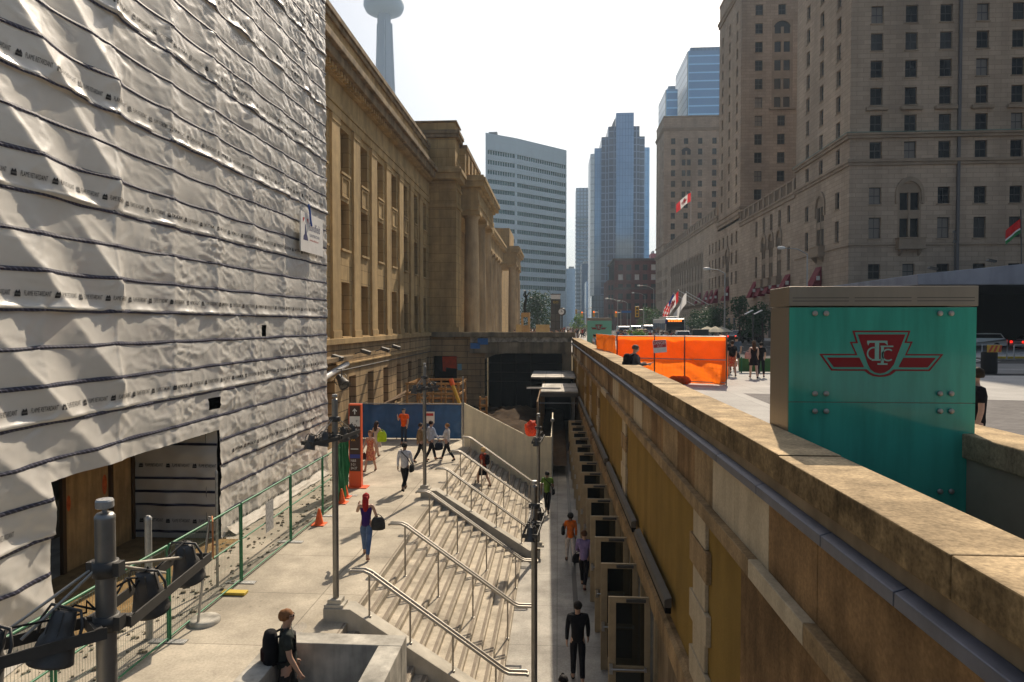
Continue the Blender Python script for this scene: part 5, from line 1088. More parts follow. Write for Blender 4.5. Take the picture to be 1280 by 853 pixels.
# pointed-arch window with balcony
def arch_win(O, U, N, w, z0, z1):
    O = Vector(O); U = Vector(U); N = Vector(N); P = lambda u, z, d: Vector((O.x+U.x*u+N.x*d, O.y+U.y*u+N.y*d, z)); zs_ = z1-w*.55
    m = MB(); n = 14
    outer = [(-w/2*1.22, zs_-1.0)]+[(-w/2*1.22*math.cos(math.pi*k/n), zs_+w*.82*math.sin(math.pi*k/n)**.85) for k in range(n+1)]+[(w/2*1.22, zs_-1.0)]
    inner = [(-w/2*.98, zs_-1.0)]+[(-w/2*.98*math.cos(math.pi*k/n), zs_+w*.62*math.sin(math.pi*k/n)**.85) for k in range(n+1)]+[(w/2*.98, zs_-1.0)]
    for k in range(len(outer)-1):
        a, b, c, d = outer[k], outer[k+1], inner[k+1], inner[k]; m.loft([P(q[0],q[1],.18) for q in (a,b,c,d)], [P(q[0],q[1],-.05) for q in (a,b,c,d)])
    # spandrel stone filling the corners of the rectangular opening
    for s_ in (-1, 1):
        pts = [(s_*w/2*1.02, z1+.1), (s_*w/2*1.02, zs_)]+[(s_*w/2*.98*math.cos(math.pi/2*k/7), zs_+w*.62*math.sin(math.pi/2*k/7)**.85) for k in range(1, 8)]+[(0, z1+.1)]
        A = [P(q[0],q[1],-.04) for q in pts]; m.loft(A, [p-N*.25 for p in A])
    for u in (-w/2+.12, 0, w/2-.12): m.loft([P(u-.11,z0,.0),P(u+.11,z0,.0),P(u+.11,z0,-.3),P(u-.11,z0,-.3)], [P(u-.11,zs_+.3,.0),P(u+.11,zs_+.3,.0),P(u+.11,zs_+.3,-.3),P(u-.11,zs_+.3,-.3)])
    m.loft([P(-w/2,zs_+.35,-.1),P(w/2,zs_+.35,-.1),P(w/2,zs_+.35,-.29),P(-w/2,zs_+.35,-.29)], [P(-w/2,z1,-.1),P(w/2,z1,-.1),P(w/2,z1,-.29),P(-w/2,z1,-.29)])
    zm = z0+(z1-z0)*.36; m.loft([P(-w/2,zm,-.06),P(w/2,zm,-.06),P(w/2,zm,-.3),P(-w/2,zm,-.3)], [P(-w/2,zm+1.0,-.06),P(w/2,zm+1.0,-.06),P(w/2,zm+1.0,-.3),P(-w/2,zm+1.0,-.3)])
    o = m.build('arched_window', HOTELT, ht)
    m = MB(); m.quad(P(-w/2,z0,-.31),P(w/2,z0,-.31),P(w/2,z1,-.31),P(-w/2,z1,-.31)); m.build('pane', HW[0], o)
    m = MB(); bw = w/2+.25
    for a, b, z_a, z_b in ((-bw,bw,z0-1.35,z0-1.15),(-bw,bw,z0-.1,z0+.02)): m.loft([P(a,z_a,.95),P(b,z_a,.95),P(b,z_a,.01),P(a,z_a,.01)], [P(a,z_b,.95),P(b,z_b,.95),P(b,z_b,.01),P(a,z_b,.01)])
    m.loft([P(-bw+.08,z0-1.15,.86),P(bw-.08,z0-1.15,.86),P(bw-.08,z0-1.15,.02),P(-bw+.08,z0-1.15,.02)], [P(-bw+.08,z0-.1,.86),P(bw-.08,z0-.1,.86),P(bw-.08,z0-.1,.02),P(-bw+.08,z0-.1,.02)])
    for u in (-bw*.7, bw*.7): m.loft([P(u-.15,z0-1.36,.7),P(u+.15,z0-1.36,.7),P(u+.15,z0-1.36,.01),P(u-.15,z0-1.36,.01)], [P(u-.1,z0-2.1,.1),P(u+.1,z0-2.1,.1),P(u+.1,z0-2.1,.01),P(u-.1,z0-2.1,.01)])
    m.build('balcony', HOTELT, ht)
arch_win((HX+cols1[1],85,0), U1, N1, 2.7, Z(arch[2]), Z(arch[3])); arch_win((HX,85+cols2[1],0), U2, N2, 2.9, Z(py2h(298)), Z(py2h(229)))
# podium, street face 103.5 - 230
pod_c = [xp(px, 300, HX).y-103.5 for px in (985.5,974,963.8,954.6,945.3)]
ex_ = [(pod_c[k]-1.2, pod_c[k]+1.2, 7.5, 14.6) for k in (1,2,3)]
hwall((HX,103.5,0), U2, 31, -2.4, 19.2, N2, pod_c, [(1.2,2.4),(8.2,3.6),(15.4,2.6)], 'podium_wall', 1.25, extra=ex_)
for k in (1,2,3): arch_win((HX,103.5+pod_c[k],0), U2, N2, 2.3, Z(7.5), Z(14.6))
c3 = [2.5,6,9.5,13,16.5]
hwall((HX,134.5,0), U2, 17.9, -2.4, 21, N2, c3, [(2,2.4),(8,2.4),(12,2.4),(16,2.2)], 'podium_wall', 1.2, extra=[(7.9,11.1,6.5,15.2)]); arch_win((HX,134.5+9.5,0), U2, N2, 3.0, Z(6.5), Z(15.2))
hwall((HX,152.4,0), U2, 78, -2.4, 23, N2, [2,5,8]+[70,73,76], [(2,2.4),(8,2.4),(12,2.4),(16,2.2)], 'podium_wall', 1.2, extra=[(17+3.6*k-1.3,17+3.6*k+1.3,6,17) for k in range(13)])
for k in range(13):
    arch_win((HX,152.4+17+3.6*k,0), U2, N2, 2.5, Z(6.0), Z(17))
hwall((HX,230.4,0), U2, 17, -2.4, 23, N2, [3,6,9,12], [(2,2.4),(8,2.4),(12,2.4),(16,2.2)], 'podium_wall', 1.2)
ring('string_course', [(.3,20.4,21.0),(.45,21.002,21.4)], 134.5, 152.4, HX+3); ring('string_course', [(.3,22.6,23.2),(.5,23.202,23.7)], 152.5, 248, HX+3); ring('string_course', [(.2,18.6,19.2),(.35,19.202,19.5)], 103.9, 134.2, HX+3)
m = MB()
for y in range(0, 11): m.box(HX-.1,HX+.7,104.2+y*2.95,104.9+y*2.95,Z(19.5),Z(21.4))
m.box(HX,HX+.6,104.2,134.3,Z(21.4),Z(21.65)); m.box(HX+.05,HX+.5,104.2,134.3,Z(19.5),Z(19.8))
for y in range(0, 75): m.box(HX+.15,HX+.4,104.9+y*.39,105.05+y*.39,Z(19.8),Z(21.4))
m.build('balustrade', HOTELT, ht)
m = MB()
for y in range(0, 24): m.box(HX-.1,HX+.6,153+y*3.2,153.8+y*3.2,Z(23.7),Z(25.4))
m.box(HX,HX+.5,153,230,Z(25.4),Z(25.7)); m.box(HX+.2,HX+.4,153,230,Z(23.7),Z(25.4)); m.build('balustrade', HOTELT, ht)
# wings 2 and 3
Z2 = [22.9+3.5*k for k in range(0, 12)]
def wing(Y, D, base, nm, pxc, dropc):
    r_ = [base+.8+3.5*k for k in range(int((62-base)/3.5))]
    xc = [yp(px, 200, Y).x-HX for px in pxc]; step = xc[1]-xc[0] if not dropc else 4.6
    cc = xc+[xc[-1]+4.6*k for k in range(1, 8)]
    a0 = r_[-6]; ex = []
    if dropc: ex = [(xc[1]-1.9, xc[1]+2.1, a0, r_[-2]+2.6)]
    hwall((HX,Y,0), U1, 56, base-3, 68, N1, cc, [(q, 2.0) for q in r_], extra=ex)
    hwall((HX,Y,0), U2, D, base-3, 68, N2, [3, D/2, D-3], [(q, 2.0) for q in r_], w=1.25)
    if ex:
        e = ex[0]; u0 = (e[0]+e[1])/2; w_ = e[1]-e[0]-.1
        m = MB(); X0 = HX+u0; n = 12; zt_ = Z(e[3]); zs_ = zt_-w_*.5
        for s_ in (-1, 1):
            pts = [(X0+s_*w_/2, zt_), (X0+s_*w_/2, zs_)]+[(X0+s_*w_*.44*math.cos(math.pi/2*k/7), zs_+w_*.46*math.sin(math.pi/2*k/7)) for k in range(8)]+[(X0, zt_)]
            m.loft([(x, Y+.05, z) for x, z in pts], [(x, Y+.3, z) for x, z in pts])
        for u in (-w_/2+.25, 0, w_/2-.25): m.box(X0+u-.25, X0+u+.25, Y+.06, Y+.35, Z(e[2]), zs_+.6)
        for k in range(4): zz_ = r_[-6+k]+2.0; m.box(X0-w_/2, X0+w_/2, Y+.1, Y+.34, Z(zz_), Z(zz_+1.5))
        o = m.build('arched_bay', HOTELT, ht); m = MB(); m.box(X0-w_/2, X0+w_/2, Y+.34, Y+.36, Z(e[2]), zt_); m.build('pane', HW[2], o)
        part('balconette', HOTELT, ht, lambda m: m.box(X0-w_/2-.5, X0+w_/2+.5, Y-.5, Y-.02, Z(e[2]-.5), Z(e[2]-.1)), .04)
    ring('cornice', [(.3,63.6,64.2),(.5,64.202,64.7)], Y, Y+D, HX+56); ring('string_course', [(.25,base-.9,base-.4)], Y, Y+D+.3, HX+56); ring('roof_parapet', [(.12,68.002,68.6)], Y, Y+D, HX+56)
wing(134.4, 17.8, 23.0, 'a', (947.5,976), True); wing(230, 17, 27, 'b', (841.5,857.5), True)
HWL = HW+[HFR,HOTELT,M('sash_glass', (.008,.009,.011), .04, spec=.9)]
# windows: the hundred largest stay parts, the rest one mass
def win_mesh(m, O, U, N, w, h, tone):
    P = lambda u, z, d=0: Vector((O.x+U.x*u+N.x*d, O.y+U.y*u+N.y*d, O.z+z))
    m.cur = tone; m.quad(P(-w/2,0), P(w/2,0), P(w/2,h), P(-w/2,h)); m.cur = 3
    for a, b, c, d in ((-w/2,-w/2+.09,0,h),(w/2-.09,w/2,0,h),(-w/2+.09,w/2-.09,0,.1),(-w/2+.09,w/2-.09,h-.1,h),(-w/2+.09,w/2-.09,h*.5-.05,h*.5+.05),(-.03,.03,.1,h-.1)):
        m.loft([P(a,c,.03),P(b,c,.03),P(b,d,.03),P(a,d,.03)], [P(a,c,.01),P(b,c,.01),P(b,d,.01),P(a,d,.01)], True)
    m.cur = 4; m.loft([P(-w/2-.12,-.16,.42),P(w/2+.12,-.16,.42),P(w/2+.12,-.02,.42),P(-w/2-.12,-.02,.42)], [P(-w/2-.12,-.16,.325),P(w/2+.12,-.16,.325),P(w/2+.12,-.02,.325),P(-w/2-.12,-.02,.325)], True)
def size_in_view(wn): d = (wn[0]-Vector((0,0,EYE))); f = d.dot(FW); x = d.dot(RT)/f*FPX; y = d.dot(UPV)/f*FPX; return (abs(x) < 660 and abs(y) < 450, -f)
vis = sorted(wins, key=lambda q: (not size_in_view(q)[0], q[0].y/max(.25, abs(q[2].y))))
for wn in vis[:98]:
    m = MB(); tone = rw_.choices((0,1,2), (.55,.17,.28))[0]; win_mesh(m, *wn, 5 if wn[2].x < -.5 and rw_.random() < .75 else tone); m.build('window', HWL, ht)
m = MB()
for wn in vis[98:]: win_mesh(m, *wn, rw_.choices((0,1,2), (.45,.2,.35))[0])
m.build('windows', HWL, ht)['kind'] = 'stuff'
# awnings
AWN = M('maroon_awning', (.20,.014,.025), .75, var=(1.5,.2), trans=.08)
def awning(px, py0, py1, wide=2.2):
    a = xp(px, py0, HX); b = xp(px, py1, HX-1.3); y = a.y; m = MB()
    A = [(HX-.02, y-wide/2, a.z), (HX-1.3, y-wide/2-.1, b.z), (HX-.02, y-wide/2, b.z)]; B = [(HX-.02, y+wide/2, a.z), (HX-1.3, y+wide/2+.1, b.z), (HX-.02, y+wide/2, b.z)]
    m.loft(A, B); o = m.build('awning', AWN, ht)
    z_ = (a.z+b.z)/2-.3; part('emblem', WHITE, o, lambda m: m.box(HX-.75, HX-.3, y-wide/2-.08, y-wide/2-.065, z_-.2, z_+.35))
for px, a, b in ((1023.5,334,357),(985,343,360),(974,346,363),(964,348,366),(954,350,369),(944,352,371),(910,358,375),(896,362,378),(890,363,379),(884,364,380),(875,366,379)): awning(px, a, b)
# shopfront openings at pavement level
m = MB()
for y in [87.5,92.5,97.5]+[106+4.6*k for k in range(6)]+[138+4*k for k in range(20)]: m.box(HX-.03,HX-.006,y-.8,y+.8,.1,3.6)
m.build('ground_floor_windows', HW[0], ht)
# ================================================================ concrete canopy building on the right
cb = thing('canopy_building', 'low building with a deep pale concrete canopy over a dark forecourt', 'building', (50, 62, 0))
u0, u1 = yp(1147,357,60), yp(1280,357,60); tz0, tz1 = yp(1147,343,60).z, yp(1280,330,60).z
CANO = M('canopy_concrete', (.30,.30,.33), .8, var=(.5,.15), streak=(.6,.15))
m = MB(); zb_ = u0.z+.05; x_e = u1.x+16; tze = tz1+(tz1-tz0)*16/(u1.x-u0.x)
m.loft([(u0.x,60,zb_),(x_e,60,zb_),(x_e,60,tze),(u0.x,60,tz0)], [(u0.x,80,zb_),(x_e,80,zb_),(x_e,80,tze),(u0.x,80,tz0)]); m.build('canopy', CANO, cb, bevel=.05)
part('rear_wall', M('forecourt_dark', (.02,.02,.02), .9), cb, lambda m: (m.box(u0.x+1,x_e,79,79.5,0,zb_), m.box(u0.x+.5,u0.x+1,66,79,0,zb_), m.box(x_e-1,x_e,60.5,79,0,zb_)))
part('column', DARK, cb, lambda m: [m.box(x-.3,x+.3,64,64.6,0,zb_) for x in (44.5,52.5,60)])
part('ceiling_panel', M('ceiling_dark', (.03,.03,.03), .9), cb, lambda m: m.box(u0.x+.2,x_e-.2,60.3,79,zb_-.06,zb_-.004))
part('floodlight', DARK, cb, lambda m: [m.obox(yp(px,py,60.4)+Vector((0,0,.1)), (.7,.4,.18), Matrix.Rotation(.2,3,'Y')) for px, py in ((1166,337),(1239,327.5))])
q = yp(1193,338,62); t = thing('roof_pole', 'thin dark pole with a camera on the canopy roof', 'pole', q); part('pole', DARK, t, lambda m: (m.tube([q+Vector((0,0,-.6)), yp(1193,292,62)], .05, 6), m.obox(yp(1193,290,62), (.16,.3,.2)), m.box(q.x-.13,q.x+.13,61.85,62.1,yp(1193,304,62).z,yp(1193,300,62).z)))
q = yp(1277,330,60.5); t = thing('flag', 'red flag with white and green edges hanging on a pole at the right edge', 'flag', q)
part('pole', DARK, t, lambda m: m.tube([q+Vector((0,0,-.4)), yp(1276,262,60.5)], .05, 6))
def flagmesh(m, O, U, W, Hh, bands, amp=.18, drop=.25, n=22, r=8, seed=0):
    O = Vector(O); U = Vector(U); V_ = Vector((0,0,1)); N_ = U.cross(V_).normalized()
    for i in range(n):
        for j in range(r):
            def P(a, b):
                s_ = a/n; t_ = b/r; return O+U*W*s_+V_*(-Hh*(1-t_)-drop*W*s_**1.3)+N_*(amp*W*math.sin(s_*7+t_*1.6+seed)*s_)
            m.cur = bands((i+.5)/n, (j+.5)/r); m.add([P(i,j),P(i+1,j),P(i+1,j+1),P(i,j+1)], [(0,1,2,3)], True)
FR_ = M('flag_red', (.6,.02,.02), .8, trans=.4); FW_ = M('flag_white', (.75,.75,.75), .8, trans=.4); FB_ = M('flag_blue', (.02,.04,.25), .8, trans=.3); FG_ = M('flag_green', (.02,.2,.06), .8, trans=.3)
m = MB(); flagmesh(m, yp(1276,274,60.5), (-.75,.2,.0), 1.3, 1.2, lambda a, b: 0 if b > .4 else (1 if b > .2 else 2), drop=.7); m.build('cloth', [FR_,FW_,FG_], t)
# ================================================================ far office towers
OWH = M('office_cladding', (.68,.82,.86), .4, var=(.05,.06), brick=(1.5,3.9,.05,.8,.02,0)); OGL = M('office_glass', (.035,.13,.13), .1, spec=.7, var=(.25,.5))
t = thing('white_office_block', 'pale faceted office block with long green glass window bands', 'office building', (-19, 320, 0))
A_, B_, C_ = Vector((yp(607,300,310).x,310,0)), Vector((yp(645,300,320).x,320,0)), Vector((yp(708,300,344).x,344,0)); HT = yp(607,166,310).z
hts = [yp(645,y,320).z for y in (193,205,217,228.5,240,252,264,275.5,287,299,310.5,322,333.5,345,356)]
def face(P, Q, bandsH, inset=2.0, name='face'):
    d = (Q-P); L = d.length; U = d.normalized(); N_ = Vector((U.y,-U.x,0)); m = MB(); ops = [(inset, L-inset*.5, z-2.0, z) for z in bandsH]
    wall_grid(m, P, U, L, 0, HT, ops, .6, N_); m.build('cladding', OWH, t)
    for i, z in enumerate(bandsH):
        m = MB(); q = P-N_*.5; m.quad(q+U*inset+Vector((0,0,z-2)), q+U*(L-inset*.5)+Vector((0,0,z-2)), q+U*(L-inset*.5)+Vector((0,0,z)), q+U*inset+Vector((0,0,z))); o = m.build('window_band', OGL, t)
        m = MB(); n = int(L/1.5)
        for k in range(n): s_ = inset+(L-1.5*inset)*k/n; m.obox(q+U*s_+N_*.06+Vector((0,0,z-1)), (.3 if i < 3 else .06,.1,2.0), math.atan2(U.y,U.x))
        m.build('mullions', OWH, o)
face(A_, B_, hts, 1.2); face(B_, C_, hts, .8)
m = MB(); m.prism([(A_.x,A_.y+1.3),(B_.x-.3,B_.y+1.3),(C_.x-.8,C_.y+1),(C_.x-10,C_.y+30),(A_.x+4,A_.y+30)], 'z', 0, HT-.02); m.build('core', OWH, t); part('roof_plant', GALV, t, lambda m: m.box(A_.x+1,A_.x+5,314,318,HT,HT+1.4))
def gridglass(name, col, w, h, mort=.12, rough=.12, metal=.55, md=.6): return M(name, col, rough, metal, brick=(w,h,mort,md,.06,0), var=(.03,.2))
GB = gridglass('blue_curtain_wall', (.27,.40,.57), 1.6, 3.8); GD = gridglass('dark_curtain_wall', (.10,.125,.18), 3.2, 3.9, .3, .25, .3, 2.3); GL = gridglass('pale_curtain_wall', (.26,.36,.44), 1.8, 3.8, .15)
t = thing('stepped_glass_tower', 'tall stepped blue glass tower with a flat central shaft', 'skyscraper', (50, 400, 0)); Yt = 400.0
X_ = lambda px, Y=Yt: yp(px, 300, Y).x
Zt = lambda py, Y=Yt: yp(780, py, Y).z
part('central_shaft', GB, t, lambda m: m.box(X_(769),X_(791),Yt-3,Yt+30,0,Zt(143)))
part('lit_edge', M('pale_lit_side', (.75,.78,.8), .35, .2, brick=(6,3.8,.3,.75,.04,0)), t, lambda m: m.box(X_(738),X_(743)-.05,Yt+1.5,Yt+30,0,Zt(191)))  # bright reflection on this side of the tower put into a pale colour
part('shoulder', GD, t, lambda m: (m.box(X_(759.5),X_(798.5),Yt-1.5,Yt+28,0,Zt(159))))
part('lower_shoulder', GD, t, lambda m: (m.box(X_(751.5),X_(805.5),Yt,Yt+33,0,Zt(171))))
part('side_bay', GB, t, lambda m: (m.box(X_(743),X_(812),Yt+1.5,Yt+36,0,Zt(184))))
part('spire', GALV, t, lambda m: (m.tube([(X_(780),Yt+5,Zt(143)),(X_(780),Yt+5,Zt(139))], .3, 6), m.prism([(X_(763),Zt(159)),(X_(768.5),Zt(159)),(X_(768.5),Zt(146))], 'y', Yt+2, Yt+6)))
part('podium', GL, t, lambda m: m.box(X_(737),X_(757),Yt-25,Yt-5,0,Zt(370,375)))
t = thing('slim_condominium_tower', 'slim pale blue apartment tower with stacked balconies far down the street', 'skyscraper', (20, 620, 0)); Yt = 620.0
part('shaft', gridglass('condo_wall', (.42,.54,.66), 3, 3.2, .5, .3, .1, .6), t, lambda m: (m.box(X_(720,Yt),X_(737.5,Yt),Yt,Yt+25,0,yp(728,235,Yt).z))); part('balconies', GL, t, lambda m: [m.box(X_(719,Yt),X_(738.6,Yt),Yt-1.6,Yt-.05,z,z+1.0) for z in [3.6*k for k in range(1, int(yp(728,265,Yt).z/3.6))]])
for a, b, top, Yt, l, mt in ((708,721,336,700,'low hazy blue tower between the white office block and the slim tower',GB),(727,738,330,560,'dark blue glass block in front of the slim tower',gridglass('navy_wall',(.08,.13,.2),2,3.6)),(733,744,352,480,'blue glass block beside the stepped tower',GB),(814,822,317,520,'red-topped building glimpsed beside the hotel',M('red_cladding',(.5,.03,.04),.6,brick=(2,4,.1,.6,.1,0)))):
    t = thing('distant_tower', l, 'skyscraper', (X_((a+b)/2,Yt),Yt,0)); part('shaft', mt, t, lambda m: (m.box(X_(a,Yt),X_(b,Yt),Yt,Yt+30,0,yp(a,top,Yt).z))); part('roof_plant', GALV, t, lambda m: m.box(X_(a+3,Yt),X_(b-3,Yt),Yt+5,Yt+15,yp(a,top,Yt).z,yp(a,top,Yt).z+2.5))
for px0_, px1_, sd, top, Yt, l in ((859,925,844,64,330,'taller pale blue glass tower behind the farthest hotel wing'),(832,846,823,112,345,'lower pale blue glass tower behind the farthest hotel wing')):
    t = thing('blue_glass_tower', l, 'skyscraper', (X_(px0_,Yt),Yt,0)); zt_ = yp(px0_,top,Yt).z; x0_, x1_ = X_(px0_,Yt), X_(px1_,Yt); Yb = x0_/(X_(sd,Yt)/Yt)
    part('front', M('banded_glass', (.26,.42,.60), .15, .55, brick=(60,3.9,.35,2.2,.1,0)), t, lambda m: m.box(x0_+.05,x1_,Yt,min(Yb,Yt+45),0,zt_)); part('side_wall', M('pale_side', (.55,.6,.62), .3, .3, brick=(60,3.9,.5,.6,.05,0)), t, lambda m: m.box(x0_-.4,x0_+.04,Yt,Yb,0,zt_))
    part('roof_screen', GL, t, lambda m: m.box(x0_+1,x1_-1,Yt+1,Yt+20,zt_,zt_+2))
# red brick building
t = thing('red_brick_building', 'dark red brick office building at the end of the street', 'office building', (32, 280, 0)); Yt = 285.0
RB = M('red_brick', (.16,.045,.035), .85, var=(.3,.2), brick=(.6,.25,.03,.75,.15)); RBT = M('brick_trim', (.10,.06,.05), .8)
bx_a, bx_b = X_(768,Yt), X_(832,Yt); bt = yp(790,326,Yt).z; L = bx_b-bx_a; rows_ = [4.5+4.0*k for k in range(6)]
cols_ = [2.6+3.35*k for k in range(6)]
m = MB(); wall_grid(m, (bx_a,Yt,0), (1,0,0), L, 0, bt, [(c-.95,c+.95,z,z+2.4) for c in cols_ for z in rows_], .5, (0,-1,0)); m.box(bx_a,bx_b,Yt+.6,Yt+30,0,bt-.05); m.box(bx_a,bx_a+.5,Yt+.01,Yt+30,0,bt-.02); m.build('wall', RB, t)
part('cornice', RBT, t, lambda m: (m.box(bx_a-.5,bx_b,Yt-.5,Yt+30.5,bt,bt+.9), m.box(bx_a-.3,bx_b,Yt-.3,Yt-.01,16.6,17.4)))
rq = random.Random(6)
for c in cols_:
    for z in rows_: part('window', WHITE if rq.random() < .25 else HW[2], t, lambda m: m.box(bx_a+c-.95,bx_a+c+.95,Yt+.4,Yt+.48,z,z+2.4))
part('side_block', RB, t, lambda m: m.box(X_(760.5,Yt),bx_a-.02,Yt+3,Yt+28,0,yp(765,350,Yt).z)); part('side_windows', HW[2], t, lambda m: [m.box(X_(761.5,Yt)+k*1.2,X_(761.5,Yt)+.7+k*1.2,Yt+2.95,Yt+2.99,z,z+2) for k in range(2) for z in rows_[:4]])
# ================================================================ orange fence with danger sign
t = thing('orange_mesh_fence', 'bright orange safety netting stretched over steel fence panels on the plaza', 'fence', (4.5, 28, 0))
ONET = M('orange_netting', (.95,.20,.015), .7, trans=.6, var=(2,.12))
cA, cB, cC, cD = Vector((1.95,33.5,0)), yp(771,440,28.6), yp(907,440,27.0), yp(899,440,30.4)
for v_ in (cB, cC, cD): v_.z = 0
zt_ = 1.88
def netting(P, Q, seed):
    m = MB(); vs = []; L = (Q-P).length; U = (Q-P)/L; N_ = Vector((U.y,-U.x,0)); n1 = max(8, int(L*9)); n2 = 18
    for i in range(n1+1):
        for j in range(n2+1):
            u = L*i/n1; z_ = zt_*j/n2; d = .10*noise.noise(Vector((u*.9+seed, z_*.8, 1)))+.09*noise.noise(Vector((u*2.2+z_*1.6+seed, z_*1.2-u*.5, 4)))+.22*max(0,1-abs(u-2.1-(1.9-z_)*1.1)/.3)+.12*max(0,1-abs(u-.4-(1.9-z_)*1.6)/.25)*(1-j/n2)
            q = P+U*u+N_*(.05+d*(1-.6*j/n2)); vs.append((q.x, q.y, .05+z_*(1-.04*abs(noise.noise(Vector((u*.7+seed,0,0))))))) 
    m.add(vs, [(i*(n2+1)+j, (i+1)*(n2+1)+j, (i+1)*(n2+1)+j+1, i*(n2+1)+j+1) for i in range(n1) for j in range(n2)], True); m.build('netting', ONET, t)
netting(cA, cB, 1); netting(cB, cC, 4); netting(cC, cD, 9)
m = MB(); vs = []
for k in range(15):
    u = k/14; m.ball(cB.lerp(cC, .52+.13*u)+Vector((0,-.16,.1+.12*math.sin(u*9)**2)), (.2,.16,.12), 8, 6)
m.build('loose_netting', ONET, t)
def panelframe(P, Q):
    U = (Q-P).normalized(); L = (Q-P).length
    m = MB()
    for a in (P, Q): m.tube([a, a+Vector((0,0,zt_+.05))], .025, 8)
    for z in (.12, 1.0, zt_+.02): m.tube([P+Vector((0,0,z)), Q+Vector((0,0,z))], .02, 6)
    m.build('steel_frame', GALV, t)
    m = MB(); u = .1; B_ = Vector((0,.3,0))
    while u < L: m.tube([P+B_+U*u+Vector((0,0,.1)), P+B_+U*u+Vector((0,0,zt_))], .005, 4, False); u += .15
    z = .2
    while z < zt_: m.tube([P+B_+Vector((0,0,z)), Q+B_+Vector((0,0,z))], .005, 4, False); z += .2
    m.build('wire_mesh', GALV, t)
c1_, c2_ = yp(817.5,440,28.05), yp(855,440,27.55)
for v_ in (c1_, c2_): v_.z = 0
off = Vector((0,-.14,0)); pts_ = [cB+off, c1_+off, c2_+off, cC+off]
panelframe(cA, cB+off); panelframe(pts_[0], pts_[1]); panelframe(pts_[1], pts_[2]); panelframe(pts_[2], pts_[3]); panelframe(cC+off, cD)
part('netting_overlap', M('netting_overlap', (.95,.45,.10), .7, trans=.75), t, lambda m: [m.quad((P.x,P.y+.09,.98),(Q.x,Q.y+.09,.94),(Q.x,Q.y+.09,1.86),(P.x,P.y+.09,1.86)) for P, Q in ((cB, cC),)])
q = yp(824,433,27.6); t = thing('danger_sign', 'red and white DANGER sign on the orange netting', 'sign', q); R_ = Matrix.Rotation(rad(-5), 3, 'Y')
w_, h_ = .52, .5
O_ = Vector((q.x, 27.45, q.z)); UU, VV = R_ @ Vector((1,0,0)), R_ @ Vector((0,0,1))
part('board', WHITE, t, lambda m: m.obox(O_, (w_,.012,h_), R_)); part('red_panel', RED, t, lambda m: m.obox(O_+VV*.09+Vector((0,-.008,0)), (w_-.03,.004,.27), R_))
m = MB(); put_text(m, 'DANGER', .19, O_+VV*.13+Vector((0,-.0115,0)), UU, VV, 'CENTER', .72); put_text(m, 'KEEP OUT', .06, O_+VV*.01+Vector((0,-.0115,0)), UU, VV, 'CENTER', .8); m.build('lettering', WHITE, t)
# green barrier behind the group
t = thing('green_barrier', 'low green mesh barrier at the edge of the plaza', 'barrier', (9.5, 34, 0)); a_, b_ = yp(924,455,34), yp(975,455,34)
part('panel', M('barrier_green', (.06,.17,.045), .7, trans=.2, var=(3,.3)), t, lambda m: m.box(a_.x,b_.x,34,34.04,.06,.72)); part('post', GREEN, t, lambda m: [m.tube([(x,33.96,0),(x,33.96,.8)], .03, 6) for x in (a_.x+.1,(a_.x+b_.x)/2,b_.x-.1)])
# ================================================================ transit sign at the subway stairs
SX_0, SX_1, SY, SD = 2.56, 4.55, 7.75, .66
TB = -3.3; zc0, zc1 = yp(1000,383,SY).z, yp(1100,358,SY).z
t = thing('transit_sign', 'large teal glass transit sign box with a stainless cap and a red winged emblem', 'transit sign', (3.6, 7.75, 0))
TEAL = M('teal_glass', (.05,.36,.255), .08, spec=.35, var=(.7,.06), streak=(5,.16)); SST = M('stainless_panel', (.24,.205,.16), .42, .8, var=(2,.15,(1,1,.1))); TEALD = M('teal_edge', (.02,.12,.09), .2)
TINT = M('emblem_tint', (.05,.33,.24), .25); ERED = M('emblem_red', (.24,.004,.009), .3, spec=.25)
zj = yp(1100,503.5,SY).z
def transit(SX_0, SX_1, SY, SD, zc0, zc1, zj, zb, t, yaw=0, studs=True, teal=None):
    teal = teal or TEAL
    W_ = SX_1-SX_0
    part('body', SST, t, lambda m: m.box(SX_0,SX_1-.02,SY+.016,SY+SD,zb,zc0-.012))
    part('cap', SST, t, lambda m: m.box(SX_0-.006,SX_1+.01,SY-.012,SY+SD+.02,zc0,zc1), .006)
    part('cap_groove', DARK, t, lambda m: [m.box(SX_0+.03+k*W_/3,SX_0-.03+(k+1)*W_/3,SY-.0135,SY-.0125,zc0+.4*(zc1-zc0)+e,zc0+.4*(zc1-zc0)+e+.008) for k in range(3) for e in (0, -.035)])
    part('glass_panel', teal, t, lambda m: m.box(SX_0+.004,SX_1,SY,SY+.014,zj+.004,zc0-.014), .002); part('glass_panel', teal, t, lambda m: m.box(SX_0+.004,SX_1,SY,SY+.014,zb,zj-.004), .002)
    if studs:
        r_ = Matrix.Rotation(math.pi/2,3,'X'); st_ = []
        for px in (1018,1032,1174,1188):
            for zy in (392,492,514): q = yp(px, zy, SY); m = MB(); st_.append(m); m.lathe([(.014,0),(.014,.012),(.03,.014),(.03,.026),(.02,.034),(.001,.035)], 14, (q.x,SY,q.z), True, 1, 1, r_)
        for px in (1174,1188): q = yp(px, 614, SY); m = MB(); st_.append(m); m.lathe([(.014,0),(.014,.012),(.03,.014),(.03,.026),(.02,.034),(.001,.035)], 14, (q.x,SY,q.z), True, 1, 1, r_)
        for m in st_: m.build('glass_fixing', STEEL, t)
